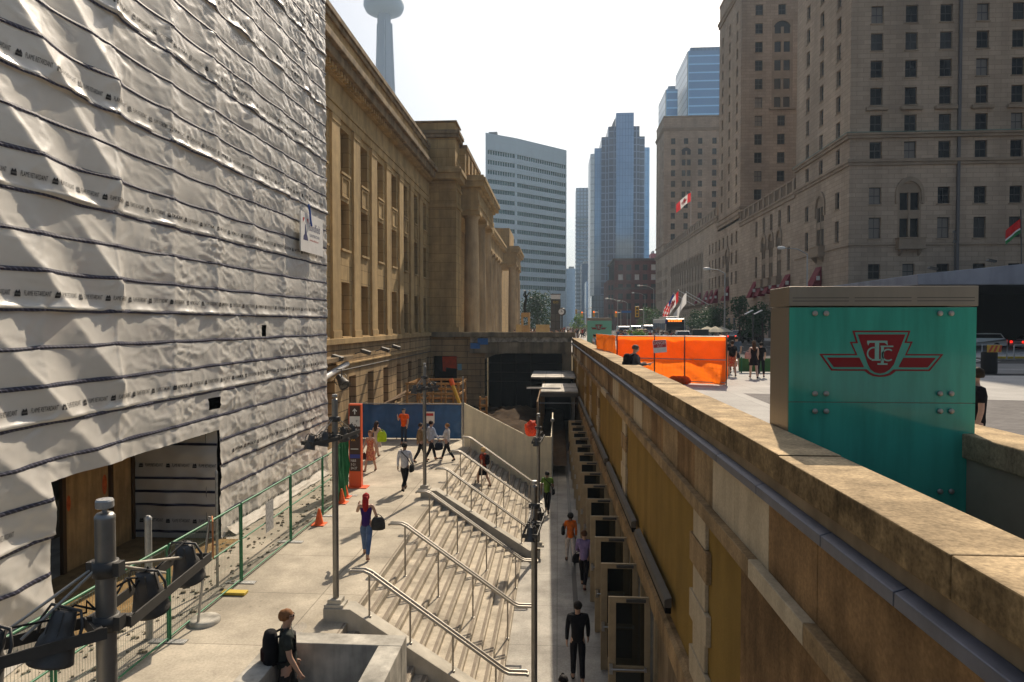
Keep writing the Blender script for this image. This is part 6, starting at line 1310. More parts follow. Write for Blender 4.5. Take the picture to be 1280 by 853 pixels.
def emblem(t, C, s, y):
    """winged shield; C = centre (x, z), s = overall width; points measured on the sign, 585 units wide"""
    k = s/585; P = lambda a, b, d: (C[0]+(a-607)*k, y-d, C[1]-(b-385)*k)
    bot = [(680,470),(655,490),(630,498),(600,500),(570,496),(548,485),(530,470)]
    outer = [(470,273),(745,273),(728,326),(757,326),(730,387),(902,387),(838,470)]+bot+[(372,470),(313,387),(486,387),(458,328),(487,328)]
    ib = [(668,462),(645,481),(622,489),(600,491),(578,487),(558,477),(541,462)]
    inner = [(482,281),(734,281),(716,333),(745,333),(720,394),(886,394),(832,462)]+ib+[(377,462),(329,394),(496,394),(470,335),(498,335)]
    shield = [(495,291),(721,291),(668,438),(648,464),(625,479),(602,483),(578,478),(558,463),(545,438)]
    wr, wl = [(712,405),(866,405),(828,452),(690,452)], [(349,405),(505,405),(528,452),(383,452)]
    m = MB(); m.add([P(a,b,.002) for a, b in outer], [tuple(range(len(outer)))]); m.build('emblem_outline', ERED, t)
    m = MB(); m.add([P(a,b,.004) for a, b in inner], [tuple(range(len(inner)))]); m.build('emblem_field', TINT, t)
    m = MB()
    for poly in (shield, wr, wl): m.add([P(a,b,.006) for a, b in poly], [tuple(range(len(poly)))])
    m.build('emblem_shield', ERED, t)
    m = MB()
    def q4(x0,x1,y0,y1): m.add([P(x0,y0,.008),P(x1,y0,.008),P(x1,y1,.008),P(x0,y1,.008)], [(0,1,2,3)])
    q4(540,636,322,332); q4(577,597,332,412); q4(563,611,412,420); m.add([P(540,332,.008),P(552,332,.008),P(545,346,.008)], [(0,1,2)]); m.add([P(624,332,.008),P(636,332,.008),P(638,346,.008)], [(0,1,2)])
    q4(604,664,346,353); q4(606,620,353,432); q4(590,638,432,440)
    def arc(cx, cy, r0, r1, a0, a1, n=14):
        for i in range(n):
            A_, B_ = rad(a0+(a1-a0)*i/n), rad(a0+(a1-a0)*(i+1)/n); m.add([P(cx+r0*math.cos(A_),cy+r0*math.sin(A_),.008),P(cx+r1*math.cos(A_),cy+r1*math.sin(A_),.008),P(cx+r1*math.cos(B_),cy+r1*math.sin(B_),.008),P(cx+r0*math.cos(B_),cy+r0*math.sin(B_),.008)], [(0,1,2,3)])
    arc(572,385,26,33,110,290); arc(640,392,24,31,50,310); m.build('emblem_monogram', M('emblem_letters', (.22,.45,.36), .3), t)
transit(SX_0, SX_1, SY, SD, zc0, zc1, zj, TB, t)
c_ = yp(1101,442.2,SY); wE = yp(1178,440,SY).x-yp(1023.5,440,SY).x; emblem(t, (c_.x, c_.z), wE, SY)
# stairwell side wall and floor under the sign
t = thing('subway_stair_wall', 'low pale concrete wall beside the transit sign at the subway stairs', 'wall', (4.7, 4, 0))
part('wall', M('grey_stair_wall', (.34,.27,.19), .8, var=(1,.2), brick=(2.4,6,.012,.6,.05,0)), t, lambda m: m.box(4.47,4.97,-6,SY+SD+.2,-6,Z(-1.47))); part('coping', COPE, t, lambda m: m.box(4.42,5.02,-6,SY+SD+.22,Z(-1.468),Z(-1.2)), .015)
m = MB()
for k in range(20): m.box(2.7,4.46,SY-.1-.3*(k+1),SY-.1-.3*k,-6,-2.4-.17*k)
m.build('subway_stair', CONCW)['kind'] = 'structure'
# distant twin of the sign
t = thing('transit_sign', 'small distant teal transit sign at the far end of the parapet', 'transit sign', (3.6, 60, 0)); Yd = 60
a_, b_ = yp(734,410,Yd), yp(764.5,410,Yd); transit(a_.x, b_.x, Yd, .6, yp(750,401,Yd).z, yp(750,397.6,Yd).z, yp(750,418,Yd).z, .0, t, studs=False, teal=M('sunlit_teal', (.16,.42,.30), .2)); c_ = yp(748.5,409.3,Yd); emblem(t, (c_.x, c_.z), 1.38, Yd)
# ================================================================ street lamps, signals
def street_lamp(px, base_Y, top_py, lab, head=(-3.0,-.3), group='street lamps on the far pavement', r=.09):
    b = yp(px, 420, base_Y); z1 = yp(px, top_py, base_Y).z; t = thing('street_lamp', lab, 'street lamp', (b.x, base_Y, 0), 0, group)
    part('pole', GALV, t, lambda m: m.tube([(b.x,base_Y,-.1),(b.x,base_Y,z1*.5),(b.x,base_Y,z1)], [r,r*.85,r*.65], 10)); hx, hy = head
    part('arm', GALV, t, lambda m: m.tube([(b.x,base_Y,z1),(b.x+hx*.4,base_Y+hy*.4,z1+abs(hx)*.22),(b.x+hx,base_Y+hy,z1+abs(hx)*.28)], r*.5, 8)); part('lamp_head', WHITE, t, lambda m: m.lathe([(.02,-.4),(.14,-.32),(.17,0),(.12,.3),(.02,.36)], 10, (b.x+hx*1.08,base_Y+hy*1.08,z1+abs(hx)*.28), True, 1, .55, Matrix.Rotation(math.pi/2,3,'Y')))
street_lamp(905.5, 72, 342, 'curved street lamp with one arm in front of the hotel awnings', (-1.7,0)); street_lamp(1008, 66, 318, 'street lamp rising behind the cap of the transit sign', (-2.2,0))
street_lamp(772, 150, 377, 'far street lamp in front of the red brick building', (-2.2,0)); street_lamp(784, 175, 379, 'farther street lamp between the signals and the brick building', (-2,0)); street_lamp(817, 160, 362, 'street lamp beside the end of the hotel', (-3.2,0)); street_lamp(806, 190, 370, 'small street lamp left of the hotel flags', (-3,0)); street_lamp(731, 180, 387, 'thin street lamp far down the left kerb', (1.4,0)); 
SIG = M('signal_yellow', (.62,.33,.03), .5); AMB = M('signal_lens', (.6,.1,.02), .4, emit=((1,.12,.02), 1.5))
for px, py, Y, s_, lab in ((720.3,390,150,1.0,'yellow traffic signal beside the small tree down the street'),(727.5,393,140,1.0,'traffic signal with a red light left of the small transit sign'),(742.3,392.5,130,1.0,'traffic signal with a red light above the small transit sign'),(770,393,125,1.0,'traffic signal with a red light in front of the brick building'),(796.5,390,95,1.0,'larger yellow traffic signal in front of the hotel corner')):
    q = yp(px, py, Y); t = thing('traffic_signal', lab, 'traffic signal', (q.x, Y, 0), 0, 'traffic signals down the street'); k = 1.35 if px > 790 else 1.0
    part('housing', SIG, t, lambda m: m.box(q.x-.2*k,q.x+.2*k,Y,Y+.25,q.z-.55*k,q.z+.55*k), .03); part('post', GALV, t, lambda m: (m.tube([(q.x+.9,Y+.2,-.1),(q.x+.9,Y+.2,q.z+.7)], .08, 8), m.tube([(q.x+.9,Y+.2,q.z+.3),(q.x+.2,Y+.12,q.z+.3)], .04, 6)))
    part('lens', AMB if px < 790 and px > 725 else DARK, t, lambda m: [m.lathe([(.12*k,0),(.001,.02)], 10, (q.x,Y-.005,q.z+e*k), True, 1, 1, Matrix.Rotation(math.pi/2,3,'X')) for e in ((.34,) if 725 < px < 790 else (.34,0,-.34))])
q = yp(783,390,128); t = thing('street_name_sign', 'blue street name blade sign beside the traffic signals', 'street sign', (q.x,128,0)); part('blade', M('sign_blue', (.03,.14,.4), .5), t, lambda m: m.box(q.x-.9,q.x+.9,128,128.04,q.z-.2,q.z+.2)); part('post', GALV, t, lambda m: m.tube([(q.x+.8,128.1,-.1),(q.x+.8,128.1,q.z+.25)], .05, 6))
# ================================================================ flags
def leaf_poly(): return [(0,.5),(.09,.33),(.2,.38),(.15,.08),(.28,.22),(.31,.14),(.47,.17),(.42,.02),(.5,-.03),(.24,-.22),(.28,-.3),(.02,-.26),(.02,-.5),(-.02,-.5),(-.02,-.26),(-.28,-.3),(-.24,-.22),(-.5,-.03),(-.42,.02),(-.47,.17),(-.31,.14),(-.28,.22),(-.15,.08),(-.2,.38),(-.09,.33)]
def canada(name, lab, O, U, W, base, drop=.55, amp=.12, pole=True, seed=0, plain=None):
    t = thing('flag', lab, 'flag', base); 
    if pole: part('pole', WHITE, t, lambda m: (m.tube([base, O+Vector((0,0,.12))], .06, 8), m.ball(O+Vector((0,0,.2)), .11, 8, 6)))
    m = MB(); H_ = W*.55
    flagmesh(m, O, U, W, H_, (lambda a, b: 1) if plain is None and False else ((lambda a, b: plain(a,b)) if plain else (lambda a, b: 0 if a < .25 or a > .75 else 1)), amp, drop, 28, 10, seed); o = m.build('cloth', [FR_,FW_,FB_], t)
    if not plain:
        Uv = Vector(U); V_ = Vector((0,0,1)); N_ = Uv.cross(V_).normalized()
        for sg in (1, -1):
            vs = []
            for a, b in leaf_poly():
                s_ = .5+a*.42; t_ = .5+b*.8; vs.append(Vector(O)+Uv*W*s_+V_*(-H_*(1-t_)-drop*W*s_**1.3)+N_*(amp*W*math.sin(s_*7+t_*1.6+seed)*s_+sg*.03))
            m = MB(); m.add(vs, [tuple(range(len(vs)))]); m.build('maple_leaf', FR_, o)
    return t
O_ = yp(863.8,241,185); canada('', 'red and white maple leaf flag flying on the hotel podium roof', O_, (-.92,-.2,0), 4.2, Vector((O_.x,185,Z(24))), .75, .12)
def hflag(px, py, Y, lab, plain=None, seed=0): O = yp(px, py, Y); canada('', lab, O, (-.5,.3,0), 3.6, Vector((HX-1.0,Y+2,O.z-3.5)) if False else Vector((O.x+4,Y,O.z-2.2)), 1.05, .2, True, seed, plain)
hflag(848, 364, 128, 'red and white maple leaf flag drooping over the hotel entrance', None, 0); hflag(858, 366, 124, 'plain white flag with faint crest drooping beside the maple leaf flag', lambda a, b: 1, 2); hflag(842, 368, 132, 'dark red and blue flag furled behind the maple leaf flag', lambda a, b: 2 if (a < .5 and b > .5) else (0 if (int(a*9)+int(b*7)) % 3 else 1), 4)
# ================================================================ trees
def tree(label, base, h, w, mat, n=1600, trunk=.16, clear=.3, seed=1, leaf=.22, group='street trees', blobs=9):
    r = random.Random(seed); t = thing('street_tree', label, 'tree', base, 0, group); bx, by, bz = base
    m = MB(); m.tube([(bx,by,bz-.1),(bx+.05,by,bz+h*clear),(bx-.05,by+.03,bz+h*.6),(bx,by,bz+h*.88)], [trunk,trunk*.75,trunk*.45,trunk*.12], 8)
    cl = []
    for k in range(blobs):
        a = r.uniform(0, 6.28); f = r.uniform(.1, 1); z = bz+h*(clear+(.92-clear)*(k+.5)/blobs); rad_ = w*.5*(1-.55*((z-bz)/h-clear)/(1-clear))*f
        c = Vector((bx+rad_*math.cos(a), by+rad_*math.sin(a), z)); cl.append((c, w*r.uniform(.16,.3))); m.tube([(bx,by,z-h*.14),((bx+c.x)/2,(by+c.y)/2,z-h*.05),c], [trunk*.35,trunk*.22,trunk*.08], 5)
    m.build('trunk', BARK, t); m = MB()
    for k in range(n):
        c, q = r.choice(cl); d = Vector((r.gauss(0,1), r.gauss(0,1), r.gauss(0,.8))).normalized()*q*r.random()**.4; p = c+d; u = Vector((r.gauss(0,1),r.gauss(0,1),r.gauss(0,.6))).normalized(); v_ = u.cross(Vector((r.gauss(0,1),r.gauss(0,1),r.gauss(0,1)))).normalized(); s_ = leaf*r.uniform(.6,1.3)
        m.add([p-u*s_*.5, p+v_*s_*.3, p+u*s_*.5, p-v_*s_*.3], [(0,1,2,3)])
    m.build('crown', mat, t); return t
big = yp(672,410,150); tree('large dark green tree behind the bronze statue at the end of the station', (big.x, 150, 0), 9.2, 8.4, LEAF2, 5200, .3, .16, 3, .42, None, 22)
for k, (px, Y, h_, w_, lab) in enumerate(((924,88,6.2,3.4,'sparse upright young tree left of the parked dark car'),(890,105,4.8,4.6,'bushy street tree right of the bus in front of the awnings'),(878,112,4.7,4.6,'bushy street tree directly behind the bus roof'),(899,98,4.8,4.2,'street tree touching the curved street lamp'),(867,120,4.5,4.4,'street tree under the hotel flags'),(953,80,4.6,3.8,'dark street tree next to the left side of the large transit sign'),(829,165,5.0,6,'street tree at the hotel corner beside the brick building'),(808,150,6.2,5.5,'pale street tree in front of the red brick building'),(943,84,4.5,3.2,'dark street tree behind the solar lamp'))):
    q = yp(px, 420, Y); tree(lab, (q.x, Y, 0), h_, w_, LEAF2 if k != 7 else LEAF1, 1500, .13, .3, 20+k, .3)
q = yp(723,410,130); tree('small bright green tree left of the small transit sign', (q.x, 130, 0), 4.2, 3.6, LEAF3, 900, .1, .35, 41, .28)
# ================================================================ vehicles
CWH = M('car_white', (.62,.62,.62), .25, coat=1); CBK = M('car_black', (.012,.012,.014), .25, coat=1); CSL = M('car_silver', (.38,.39,.4), .3, .6, coat=1); CYL = M('taxi_yellow', (.6,.33,.03), .3, coat=1); TL = M('tail_lamp', (.5,.01,.01), .3, emit=((1,.02,.01), 1.2)); HLM = M('headlamp', (.7,.7,.68), .15)
def car(label, x, y, rz, col, kind='saloon', L=4.6, W=1.84, H=1.48, group=None, z=-.114):
    t = thing('parked_car', label, 'car', (x, y, z), rz, group)
    P = {'saloon': [(-.5,.18),(.5,.18),(.5,.48),(.47,.55),(.26,.60),(.12,.97),(-.06,1.0),(-.22,.97),(-.38,.64),(-.49,.58)], 'suv': [(-.5,.2),(.5,.2),(.5,.5),(.48,.58),(.27,.64),(.15,.97),(-.1,1.0),(-.38,.98),(-.47,.64),(-.5,.55)], 'van': [(-.5,.16),(.5,.16),(.5,.40),(.46,.5),(.36,.56),(.26,.95),(.2,1.0),(-.46,1.0),(-.5,.95)]}[kind]
    m = MB(); n = len(P)
    rings = []
    for s_, ws in ((-1,.9),(-.96,1),(.96,1),(1,.9)):
        rings.append([(s_*W/2*(1 if b < .62 else .84), a*L*(1 if abs(s_) < .99 else .985), b*H if abs(s_) < .99 else (b-.5)*H*.97+.5*H) for a, b in P])
    for A, B in zip(rings, rings[1:]): m.loft(A, B, False)
    m.add(rings[0], [tuple(range(n))]); m.add(rings[-1], [tuple(range(n))]); m.build('body', col, t, .03, True)
    top = [p for p in P if p[1] > .9]; a0, a1 = min(p[0] for p in top), max(p[0] for p in top); fl = P[[i for i, p in enumerate(P) if p[1] > .9][0]-1] ; rl = P[([i for i, p in enumerate(P) if p[1] > .9][-1]+1) % n]
    sh = lambda p, q, f: ((p[0]*(1-f)+q[0]*f)*L, (p[1]*(1-f)+q[1]*f)*H); tf, tr = [p for p in P if p[1] > .9][0], [p for p in P if p[1] > .9][-1]
    for s_ in (-1, 1):
        X0 = s_*W/2*.845; X1 = s_*W/2*.965; a, b, c, d = sh(fl,tf,.15), sh(fl,tf,.85), sh(tr,rl,.15), sh(tr,rl,.85)
        if kind == 'van': c = (.1*L, c[1]); d = (.1*L, a[1])
        part('side_window', GLASS, t, lambda m: m.loft([(X1,a[0]-.15,a[1]),(X0+s_*.012,b[0]-.1,b[1]),(X0+s_*.012,c[0]+.1,c[1]),(X1,d[0]+.15,d[1])], [(X1-s_*.05,a[0]-.15,a[1]),(X0-s_*.05,b[0]-.1,b[1]),(X0-s_*.05,c[0]+.1,c[1]),(X1-s_*.05,d[0]+.15,d[1])]), 0, True)
        for yy in (.31*L, -.30*L): 
            wh = part('wheel', RUBBER, t, lambda m: m.lathe([(.2,-.1),(.3,-.11),(.325,-.06),(.325,.06),(.3,.11),(.2,.1)], 18, (s_*(W/2-.09),yy,.325), True, 1, 1, Matrix.Rotation(math.pi/2,3,'Y')), 0, True); part('rim', CSL, wh, lambda m: m.lathe([(.2,s_*.06),(.02,s_*.09)], 10, (s_*(W/2-.09),yy,.325), False, 1, 1, Matrix.Rotation(math.pi/2,3,'Y')), 0, True)
        part('headlight', HLM, t, lambda m: m.box(s_*W*.3-.18,s_*W*.3+.18,.494*L,.505*L,.44*H,.53*H), .02, True); part('tail_light', TL, t, lambda m: m.box(s_*W*.38-.13,s_*W*.38+.13,-.503*L,-.492*L,.44*H,.58*H), .02, True)
    for p, q, nm in ((fl,tf,'windscreen'),(rl,tr,'rear_window')):
        if kind == 'van' and nm == 'rear_window': continue
        a, b = sh(p,q,.12), sh(p,q,.88); sg = 1 if nm == 'windscreen' else -1
        part(nm, GLASS, t, lambda m: m.loft([(-W*.42,a[0]+sg*.03,a[1]),(W*.42,a[0]+sg*.03,a[1]),(W*.36,b[0]+sg*.03,b[1]+.01),(-W*.36,b[0]+sg*.03,b[1]+.01)], [(-W*.42,a[0]-sg*.03,a[1]-.02),(W*.42,a[0]-sg*.03,a[1]-.02),(W*.36,b[0]-sg*.03,b[1]-.03),(-W*.36,b[0]-sg*.03,b[1]-.03)]), 0, True)
    return t
def on_road(px, Y): return yp(px, 420, Y).x
car('black SUV with glowing red tail lamps turning by the hotel', on_road(932,92), 92, rad(-62), CBK, 'suv', 4.7, 1.9, 1.72)
car('white car facing the camera just right of the bus', on_road(853,84), 84, rad(176), CWH, 'suv', 4.5, 1.85, 1.7); car('white van waiting far down the street left of the bus', on_road(809,125), 125, rad(180), CWH, 'van', 5.2, 2.0, 2.3)
for px, Y, c, k, l in ((779,100,CWH,'van','white van at the far kerb behind the small transit sign'),(788,92,CWH,'suv','white car beyond the orange fence nearest the small transit sign'),(794,120,CSL,'van','silver van far down the middle of the street'),(802,112,CYL,'suv','yellow taxi between the white cars far down the street')): car(l, on_road(px,Y), Y, rad(180), c, k, 4.7 if k != 'van' else 5.2, 1.85, 1.5 if k == 'saloon' else 2.2 if k == 'van' else 1.7)
car('silver hatchback in the dark forecourt behind the railing', yp(1224,412,72).x, 72, rad(70), CSL, 'suv', 4.4, 1.85, 1.6); car('pale car at the right edge of the dark forecourt', yp(1281,414,70).x+1.3, 70, rad(-80), CWH, 'saloon')
# bus
bx, by = yp(844,410,92).x, 92.0; t = thing('city_bus', 'white city bus with an amber destination sign facing the camera', 'bus', (bx, by, -.114)); W_, Hb, Lb = 2.55, 3.2, 12.0; zb = -.114
part('body', M('bus_white', (.55,.53,.5), .35, coat=.5), t, lambda m: m.box(bx-W_/2,bx+W_/2,by,by+Lb,zb+.35,zb+Hb), .12)
part('windscreen', GLASS, t, lambda m: m.box(bx-W_/2+.1,bx+W_/2-.1,by-.03,by+.05,zb+1.1,zb+2.72)); part('destination_panel', BLACK, t, lambda m: m.box(bx-W_/2+.15,bx+W_/2-.15,by-.035,by+.05,zb+2.73,zb+3.08))
m = MB(); [m.box(bx-.95+a,bx-.95+b,by-.04,by-.036,zb+2.79,zb+3.02) for a, b in ((0,.28),(.36,.62),(.72,.95),(1.0,1.2),(1.26,1.55),(1.6,1.8))]; m.build('destination_text', M('amber_led', (.7,.15,.01), .5, emit=((1,.22,.02), 1.2)), t)
part('side_windows', GLASS, t, lambda m: [m.box(bx-W_/2-.02,bx-W_/2+.03,by+.5+1.9*k,by+2.2+1.9*k,zb+1.3,zb+2.6) for k in range(6)]); part('blue_corner', FB_, t, lambda m: m.box(bx-W_/2-.025,bx-W_/2+.2,by-.034,by+.05,zb+2.5,zb+3.1)); part('roof_unit', GALV, t, lambda m: m.box(bx-.8,bx+.8,by+3,by+9,zb+Hb,zb+Hb+.3), .05)
part('lower_panel', DARK, t, lambda m: m.box(bx-W_/2-.02,bx+W_/2+.02,by-.02,by+Lb,zb+.3,zb+.75)); part('wheel', RUBBER, t, lambda m: [m.lathe([(.3,-.15),(.48,-.15),(.5,.0),(.48,.15),(.3,.15)], 16, (bx+s_*(W_/2-.16),by+yy,zb+.5), True, 1, 1, Matrix.Rotation(math.pi/2,3,'Y')) for s_ in (-1,1) for yy in (2.4,8.6)]); part('headlight', HLM, t, lambda m: [m.box(bx+s_*.95-.18,bx+s_*.95+.18,by-.03,by,zb+.72,zb+.92) for s_ in (-1,1)])
# market umbrellas and planters beyond the fence
CRM = M('cream_canvas', (.6,.54,.4), .8, trans=.2, var=(2,.15))
for k, (px, Y, l) in enumerate(((884,70,'cream market umbrella left of the two others beyond the fence'),(894,67,'middle cream market umbrella beyond the fence'),(902,72,'cream market umbrella nearest the curved street lamp'))):
    q = yp(px, 412, Y); t = thing('market_umbrella', l, 'umbrella', (q.x, Y, 0), 0, 'cream umbrellas beyond the orange fence'); part('canopy', CRM, t, lambda m: m.lathe([(1.15,q.z-.25),(.6,q.z+.05),(.03,q.z+.3)], 8, (q.x,Y,0), False)); part('pole', TIMB, t, lambda m: m.tube([(q.x,Y,-.1),(q.x,Y,q.z+.25)], .035, 6))
q = yp(876,418,66); t = thing('utility_cabinet', 'dark green utility cabinet just beyond the orange fence', 'cabinet', (q.x,66,0)); part('cabinet_body', M('cabinet_green', (.015,.03,.02), .5, var=(2,.2)), t, lambda m: m.box(q.x-.75,q.x+.75,66,66.8,0,yp(876,412.5,66).z), .02); part('cabinet_lid', DARK, t, lambda m: m.box(q.x-.8,q.x+.8,65.95,66.85,yp(876,412.5,66).z,yp(876,412.5,66).z+.06), .01)
# flower tubs
for px, l in ((799,'clump of yellow-green planting beyond the fence left of the white van'),(791,'clump of yellow-green planting beyond the fence nearest the small transit sign')):
    q = yp(px, 415, 70); t = thing('planter_tub', l, 'planter', (q.x,70,0)); part('tub', TIMB, t, lambda m: m.lathe([(.45,0),(.6,.7),(.56,.72)], 12, (q.x,70,0))); r = random.Random(px); m = MB()
    for k in range(300): p = Vector((q.x+r.gauss(0,.45),70+r.gauss(0,.4),1.15+r.gauss(0,.28))); u = Vector((r.gauss(0,1),r.gauss(0,1),r.gauss(0,1))).normalized()*.14; w = u.cross(Vector((0,.3,1))).normalized()*.08; m.add([p-u,p+w,p+u,p-w], [(0,1,2,3)])
    m.build('planting', LEAF3, t)
# solar lamp with two tilted white panels
q = yp(941,420,62); t = thing('twin_panel_lamp', 'black post with two tilted white panels in front of the dark car', 'lamp', (q.x,62,0)); za = yp(941,392,62).z
part('post', DARK, t, lambda m: m.tube([(q.x,62,0),(q.x,62,za)], .07, 8))
for dx in (-.38, .42): part('panel', WHITE, t, lambda m: m.obox((q.x+dx,62,za+.1), (.8,.5,.06), Matrix.Rotation(rad(-28),3,'Y')), .01)
# ================================================================ statue, clock pillar, barriers beyond the bridge
q = yp(657,410,75); t = thing('bronze_statue', 'dark bronze figure lifting birds on a tall tan plinth beyond the bridge', 'statue', (q.x,75,0)); zp = yp(657,391,75).z
part('plinth', M('plinth_tan', (.42,.25,.09), .7, var=(2,.2)), t, lambda m: (m.box(q.x-.48,q.x-.26,74.6,75.4,0,zp), m.box(q.x+.26,q.x+.48,74.6,75.4,0,zp), m.box(q.x-.26,q.x+.26,74.6,75.4,zp-.5,zp-.005), m.box(q.x-.25,q.x+.25,74.6,75.4,0,zp-1.4)))
BRN = M('bronze', (.03,.035,.03), .4, .6); z2 = yp(655,364,75).z
part('figure', BRN, t, lambda m: (m.tube([(q.x,75,zp),(q.x-.12,75,zp+.5),(q.x-.02,75,zp+1.1),(q.x+.08,75,zp+1.6),(q.x-.06,75,zp+2.0),(q.x+.05,75,z2)], [.2,.17,.16,.12,.1,.05], 10), m.tube([(q.x+.05,75,zp+1.6),(q.x+.3,75,zp+2.1),(q.x+.42,75,z2-.1)], [.08,.06,.04], 8), m.tube([(q.x+.02,75,zp+1.6),(q.x-.25,75,zp+1.9),(q.x-.1,75,z2-.05)], [.08,.06,.04], 8), m.ball((q.x+.05,75,zp+1.85), .13, 8, 6)))
for dx, dz_ in ((-.12,0),(.45,.02),(.62,-.75)): part('bird', GALV, t, lambda m: (m.ball((q.x+dx,74.95,z2+dz_), (.12,.07,.06), 8, 5), m.add([(q.x+dx-.2,74.9,z2+dz_+.1),(q.x+dx,74.92,z2+dz_),(q.x+dx+.2,74.9,z2+dz_+.12),(q.x+dx,75.05,z2+dz_+.02)], [(0,1,2,3)])))
q = yp(694.5,410,80); t = thing('stone_pillar', 'banded dark stone pillar with a pale top beyond the bridge', 'pillar', (q.x,80,0)); hw_ = .58; zt2 = yp(694,368,80).z
part('shaft', M('pillar_stone', (.09,.085,.075), .6, var=(1.5,.2), brick=(4,.9,.04,.5,.25,0)), t, lambda m: m.box(q.x-hw_,q.x+hw_,80,81.2,0,zt2-.6), .02); part('top_block', WHITE, t, lambda m: m.box(q.x-hw_+.04,q.x+hw_-.04,80,81.2,zt2-.55,zt2-.05)); part('cap', DARK, t, lambda m: m.box(q.x-hw_-.03,q.x+hw_+.03,79.95,81.25,zt2-.05,zt2+.05))
m = MB(); put_text(m, 'GO', .42, (q.x,79.985,zt2-.95), (1,0,0), (0,0,1)); m.build('yellow_lettering', M('yellow_glyph', (.6,.4,.03), .5), t)
q = yp(702.5,390,79); t = thing('street_clock', 'black street clock with a white dial beside the stone pillar', 'clock', (q.x,79,0))
part('post', DARK, t, lambda m: m.tube([(q.x,79,0),(q.x,79,q.z+.5)], .09, 8)); part('case', DARK, t, lambda m: m.lathe([(.42,-.12),(.46,0),(.42,.12)], 18, (q.x,79,q.z), True, 1, 1, Matrix.Rotation(math.pi/2,3,'X'))); part('dial', WHITE, t, lambda m: m.lathe([(.33,0),(.01,.004)], 18, (q.x-.08,78.87,q.z), False, 1, 1, Matrix.Rotation(math.pi/2,3,'X')))
part('hands', RUBBER, t, lambda m: (m.box(q.x-.1,q.x-.06,78.855,78.86,q.z,q.z+.24), m.box(q.x-.1,q.x+.08,78.855,78.86,q.z-.02,q.z+.02)))
for x0_, x1_, l in ((645,652,'tan timber barrier left of the bronze statue'),(670,687,'tan timber barrier between the statue and the stone pillar')):
    a_, b_ = yp(x0_,410,72), yp(x1_,410,72); t = thing('timber_barrier', l, 'barrier', ((a_.x+b_.x)/2,72,0)); part('boards', M('barrier_tan', (.5,.33,.13), .7, var=(2,.2)), t, lambda m: m.box(a_.x,b_.x,72,72.06,1.1,yp(x0_,406,72).z)); part('legs', TIMB, t, lambda m: [m.box(x-.05,x+.05,72.07,72.2,0,2.2) for x in (a_.x+.1,b_.x-.1)])
# hazard drum and rails at the right
q = yp(1228.5,466,36.5); t = thing('hazard_drum', 'black waste bin with yellow and orange chevron stripes right of the transit sign', 'bin', (q.x,36,-.0)); z9 = yp(1228,431,36).z
part('bin_body', RUBBER, t, lambda m: m.lathe([(.34,0),(.36,.1),(.36,1.05),(.3,1.1)], 18, (q.x,36,-.11))); 
part('chevron_panel', M('hazard_yellow', (.6,.35,.03), .5), t, lambda m: m.box(q.x-.34,q.x+.34,35.6,35.63,.98,z9)); part('chevron', M('hazard_red', (.5,.05,.02), .5), t, lambda m: [m.add([(q.x-.3+k*.24,35.595,1.0),(q.x-.19+k*.24,35.595,1.0),(q.x-.02+k*.2,35.595,z9-.03),(q.x-.13+k*.2,35.595,z9-.03)], [(0,1,2,3)]) for k in range(3)])
for x0_, x1_, l in ((1228,1259,'grey tubular crowd rail nearest the chevron bin'),(1268,1300,'grey tubular crowd rail at the right edge of the view')):
    a_, b_ = yp(x0_,420,48), yp(x1_,420,48); t = thing('crowd_rail', l, 'rail', ((a_.x+b_.x)/2,48,0)); part('rail', GALV, t, lambda m: (m.tube([(a_.x,48,0),(a_.x,48,.98),(b_.x,48,.98),(b_.x,48,0)], .04, 8), m.tube([(a_.x,48,.4),(b_.x,48,.4)], .03, 8)))
m = MB(); m.box(30,80,49.2,49.5,0.0,.14); m.build('yellow_kerb', M('kerb_yellow', (.55,.38,.03), .7, var=(1,.3)))['kind'] = 'structure'
# a wisp of vapour in front of the man in sunglasses
vm = bpy.data.materials.new('vapour'); vm.use_nodes = True; nt = vm.node_tree; nt.nodes.remove(nt.nodes['Principled BSDF']); pv = nt.nodes.new('ShaderNodeVolumePrincipled'); pv.inputs['Density'].default_value = 2.2; pv.inputs['Color'].default_value = (.9,.9,.9,1); nt.links.new(pv.outputs[0], nt.nodes['Material Output'].inputs['Volume'])
q = yp(371,787,9.75); m = MB(); m.ball(q, (.1,.08,.08), 12, 8); m.ball(q+Vector((.09,0,.05)), (.07,.06,.06), 12, 8); o = m.build('vapour_puff', vm); tag(o, 'faint white puff of vapour at the mouth of the man in sunglasses', 'vapour')
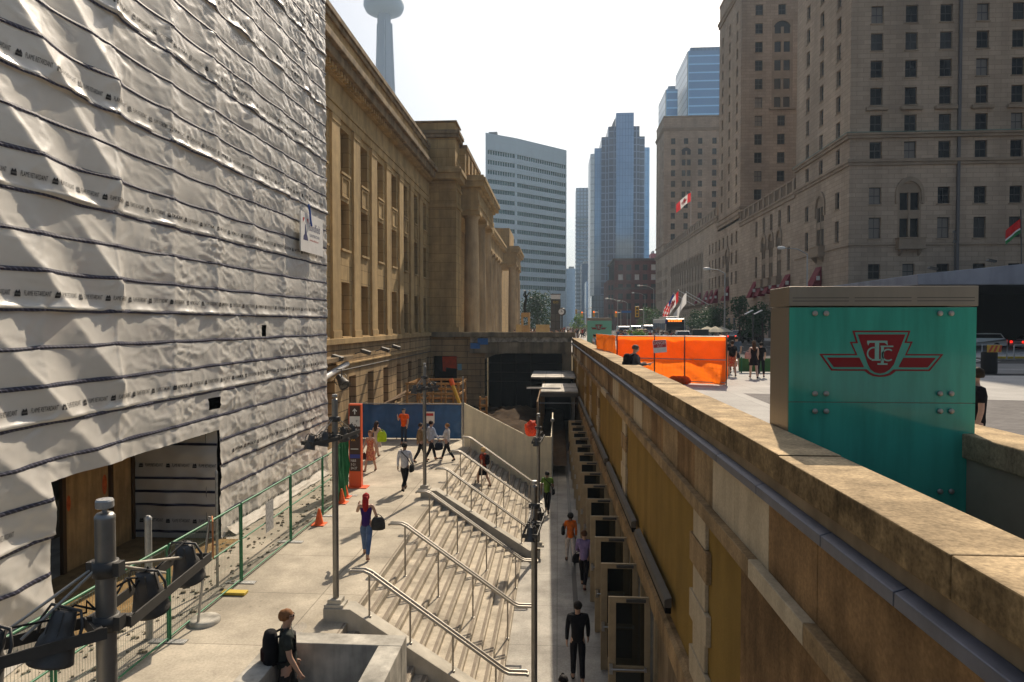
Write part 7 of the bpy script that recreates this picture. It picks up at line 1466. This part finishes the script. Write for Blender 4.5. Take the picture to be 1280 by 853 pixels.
# ================================================================ light, sky, air
SUN_AZ = rad(13.9); SUN_EL = rad(41)
w = bpy.data.worlds.new('World'); SC.world = w; w.use_nodes = True; nt = w.node_tree
sky = nt.nodes.new('ShaderNodeTexSky'); sky.sky_type = 'NISHITA'; sky.sun_disc = False; sky.sun_elevation = SUN_EL; sky.sun_rotation = SUN_AZ; sky.dust_density = 4.0; sky.ozone_density = 1.0; sky.air_density = 1.0
bg = nt.nodes['Background']; bg.inputs[1].default_value = .065; nt.links.new(sky.outputs[0], bg.inputs[0])
sd = Vector((math.sin(SUN_AZ)*math.cos(SUN_EL), math.cos(SUN_AZ)*math.cos(SUN_EL), math.sin(SUN_EL)))
sl = bpy.data.lights.new('sun', 'SUN'); sl.energy = 4.6; sl.angle = rad(.6); sl.color = (1, .86, .68); so = bpy.data.objects.new('sun', sl); COL.objects.link(so); so.rotation_euler = sd.to_track_quat('Z', 'Y').to_euler(); so.location = sd*200
HAZE = .0003
if HAZE:
    hm = bpy.data.materials.new('haze_air'); hm.use_nodes = True; nt = hm.node_tree; nt.nodes.remove(nt.nodes['Principled BSDF']); pv = nt.nodes.new('ShaderNodeVolumePrincipled'); pv.inputs['Density'].default_value = HAZE; pv.inputs['Color'].default_value = (.62,.80,1,1); pv.inputs['Anisotropy'].default_value = .3
    nt.links.new(pv.outputs[0], nt.nodes['Material Output'].inputs['Volume']); hm.cycles.homogeneous_volume = True if hasattr(hm, 'cycles') and hasattr(hm.cycles, 'homogeneous_volume') else False
    m = MB(); m.box(-4500, 4500, -450, 4600, -10, 600); o = m.build('haze', hm); o['kind'] = 'stuff'; o.display_type = 'WIRE'
vs_ = SC.view_settings; SC.display_settings.display_device = 'sRGB'; vs_.view_transform = 'Standard'; vs_.look = 'None'; vs_.exposure = .72; vs_.gamma = 1; vs_.use_curve_mapping = False
cy = SC.cycles; cy.use_denoising = True; cy.max_bounces = 6; cy.diffuse_bounces = 3; cy.glossy_bounces = 3; cy.transmission_bounces = 4; cy.volume_bounces = 0; cy.transparent_max_bounces = 8; cy.sample_clamp_indirect = 6
cy.caustics_reflective = False; cy.caustics_refractive = False
SC.render.film_transparent = False
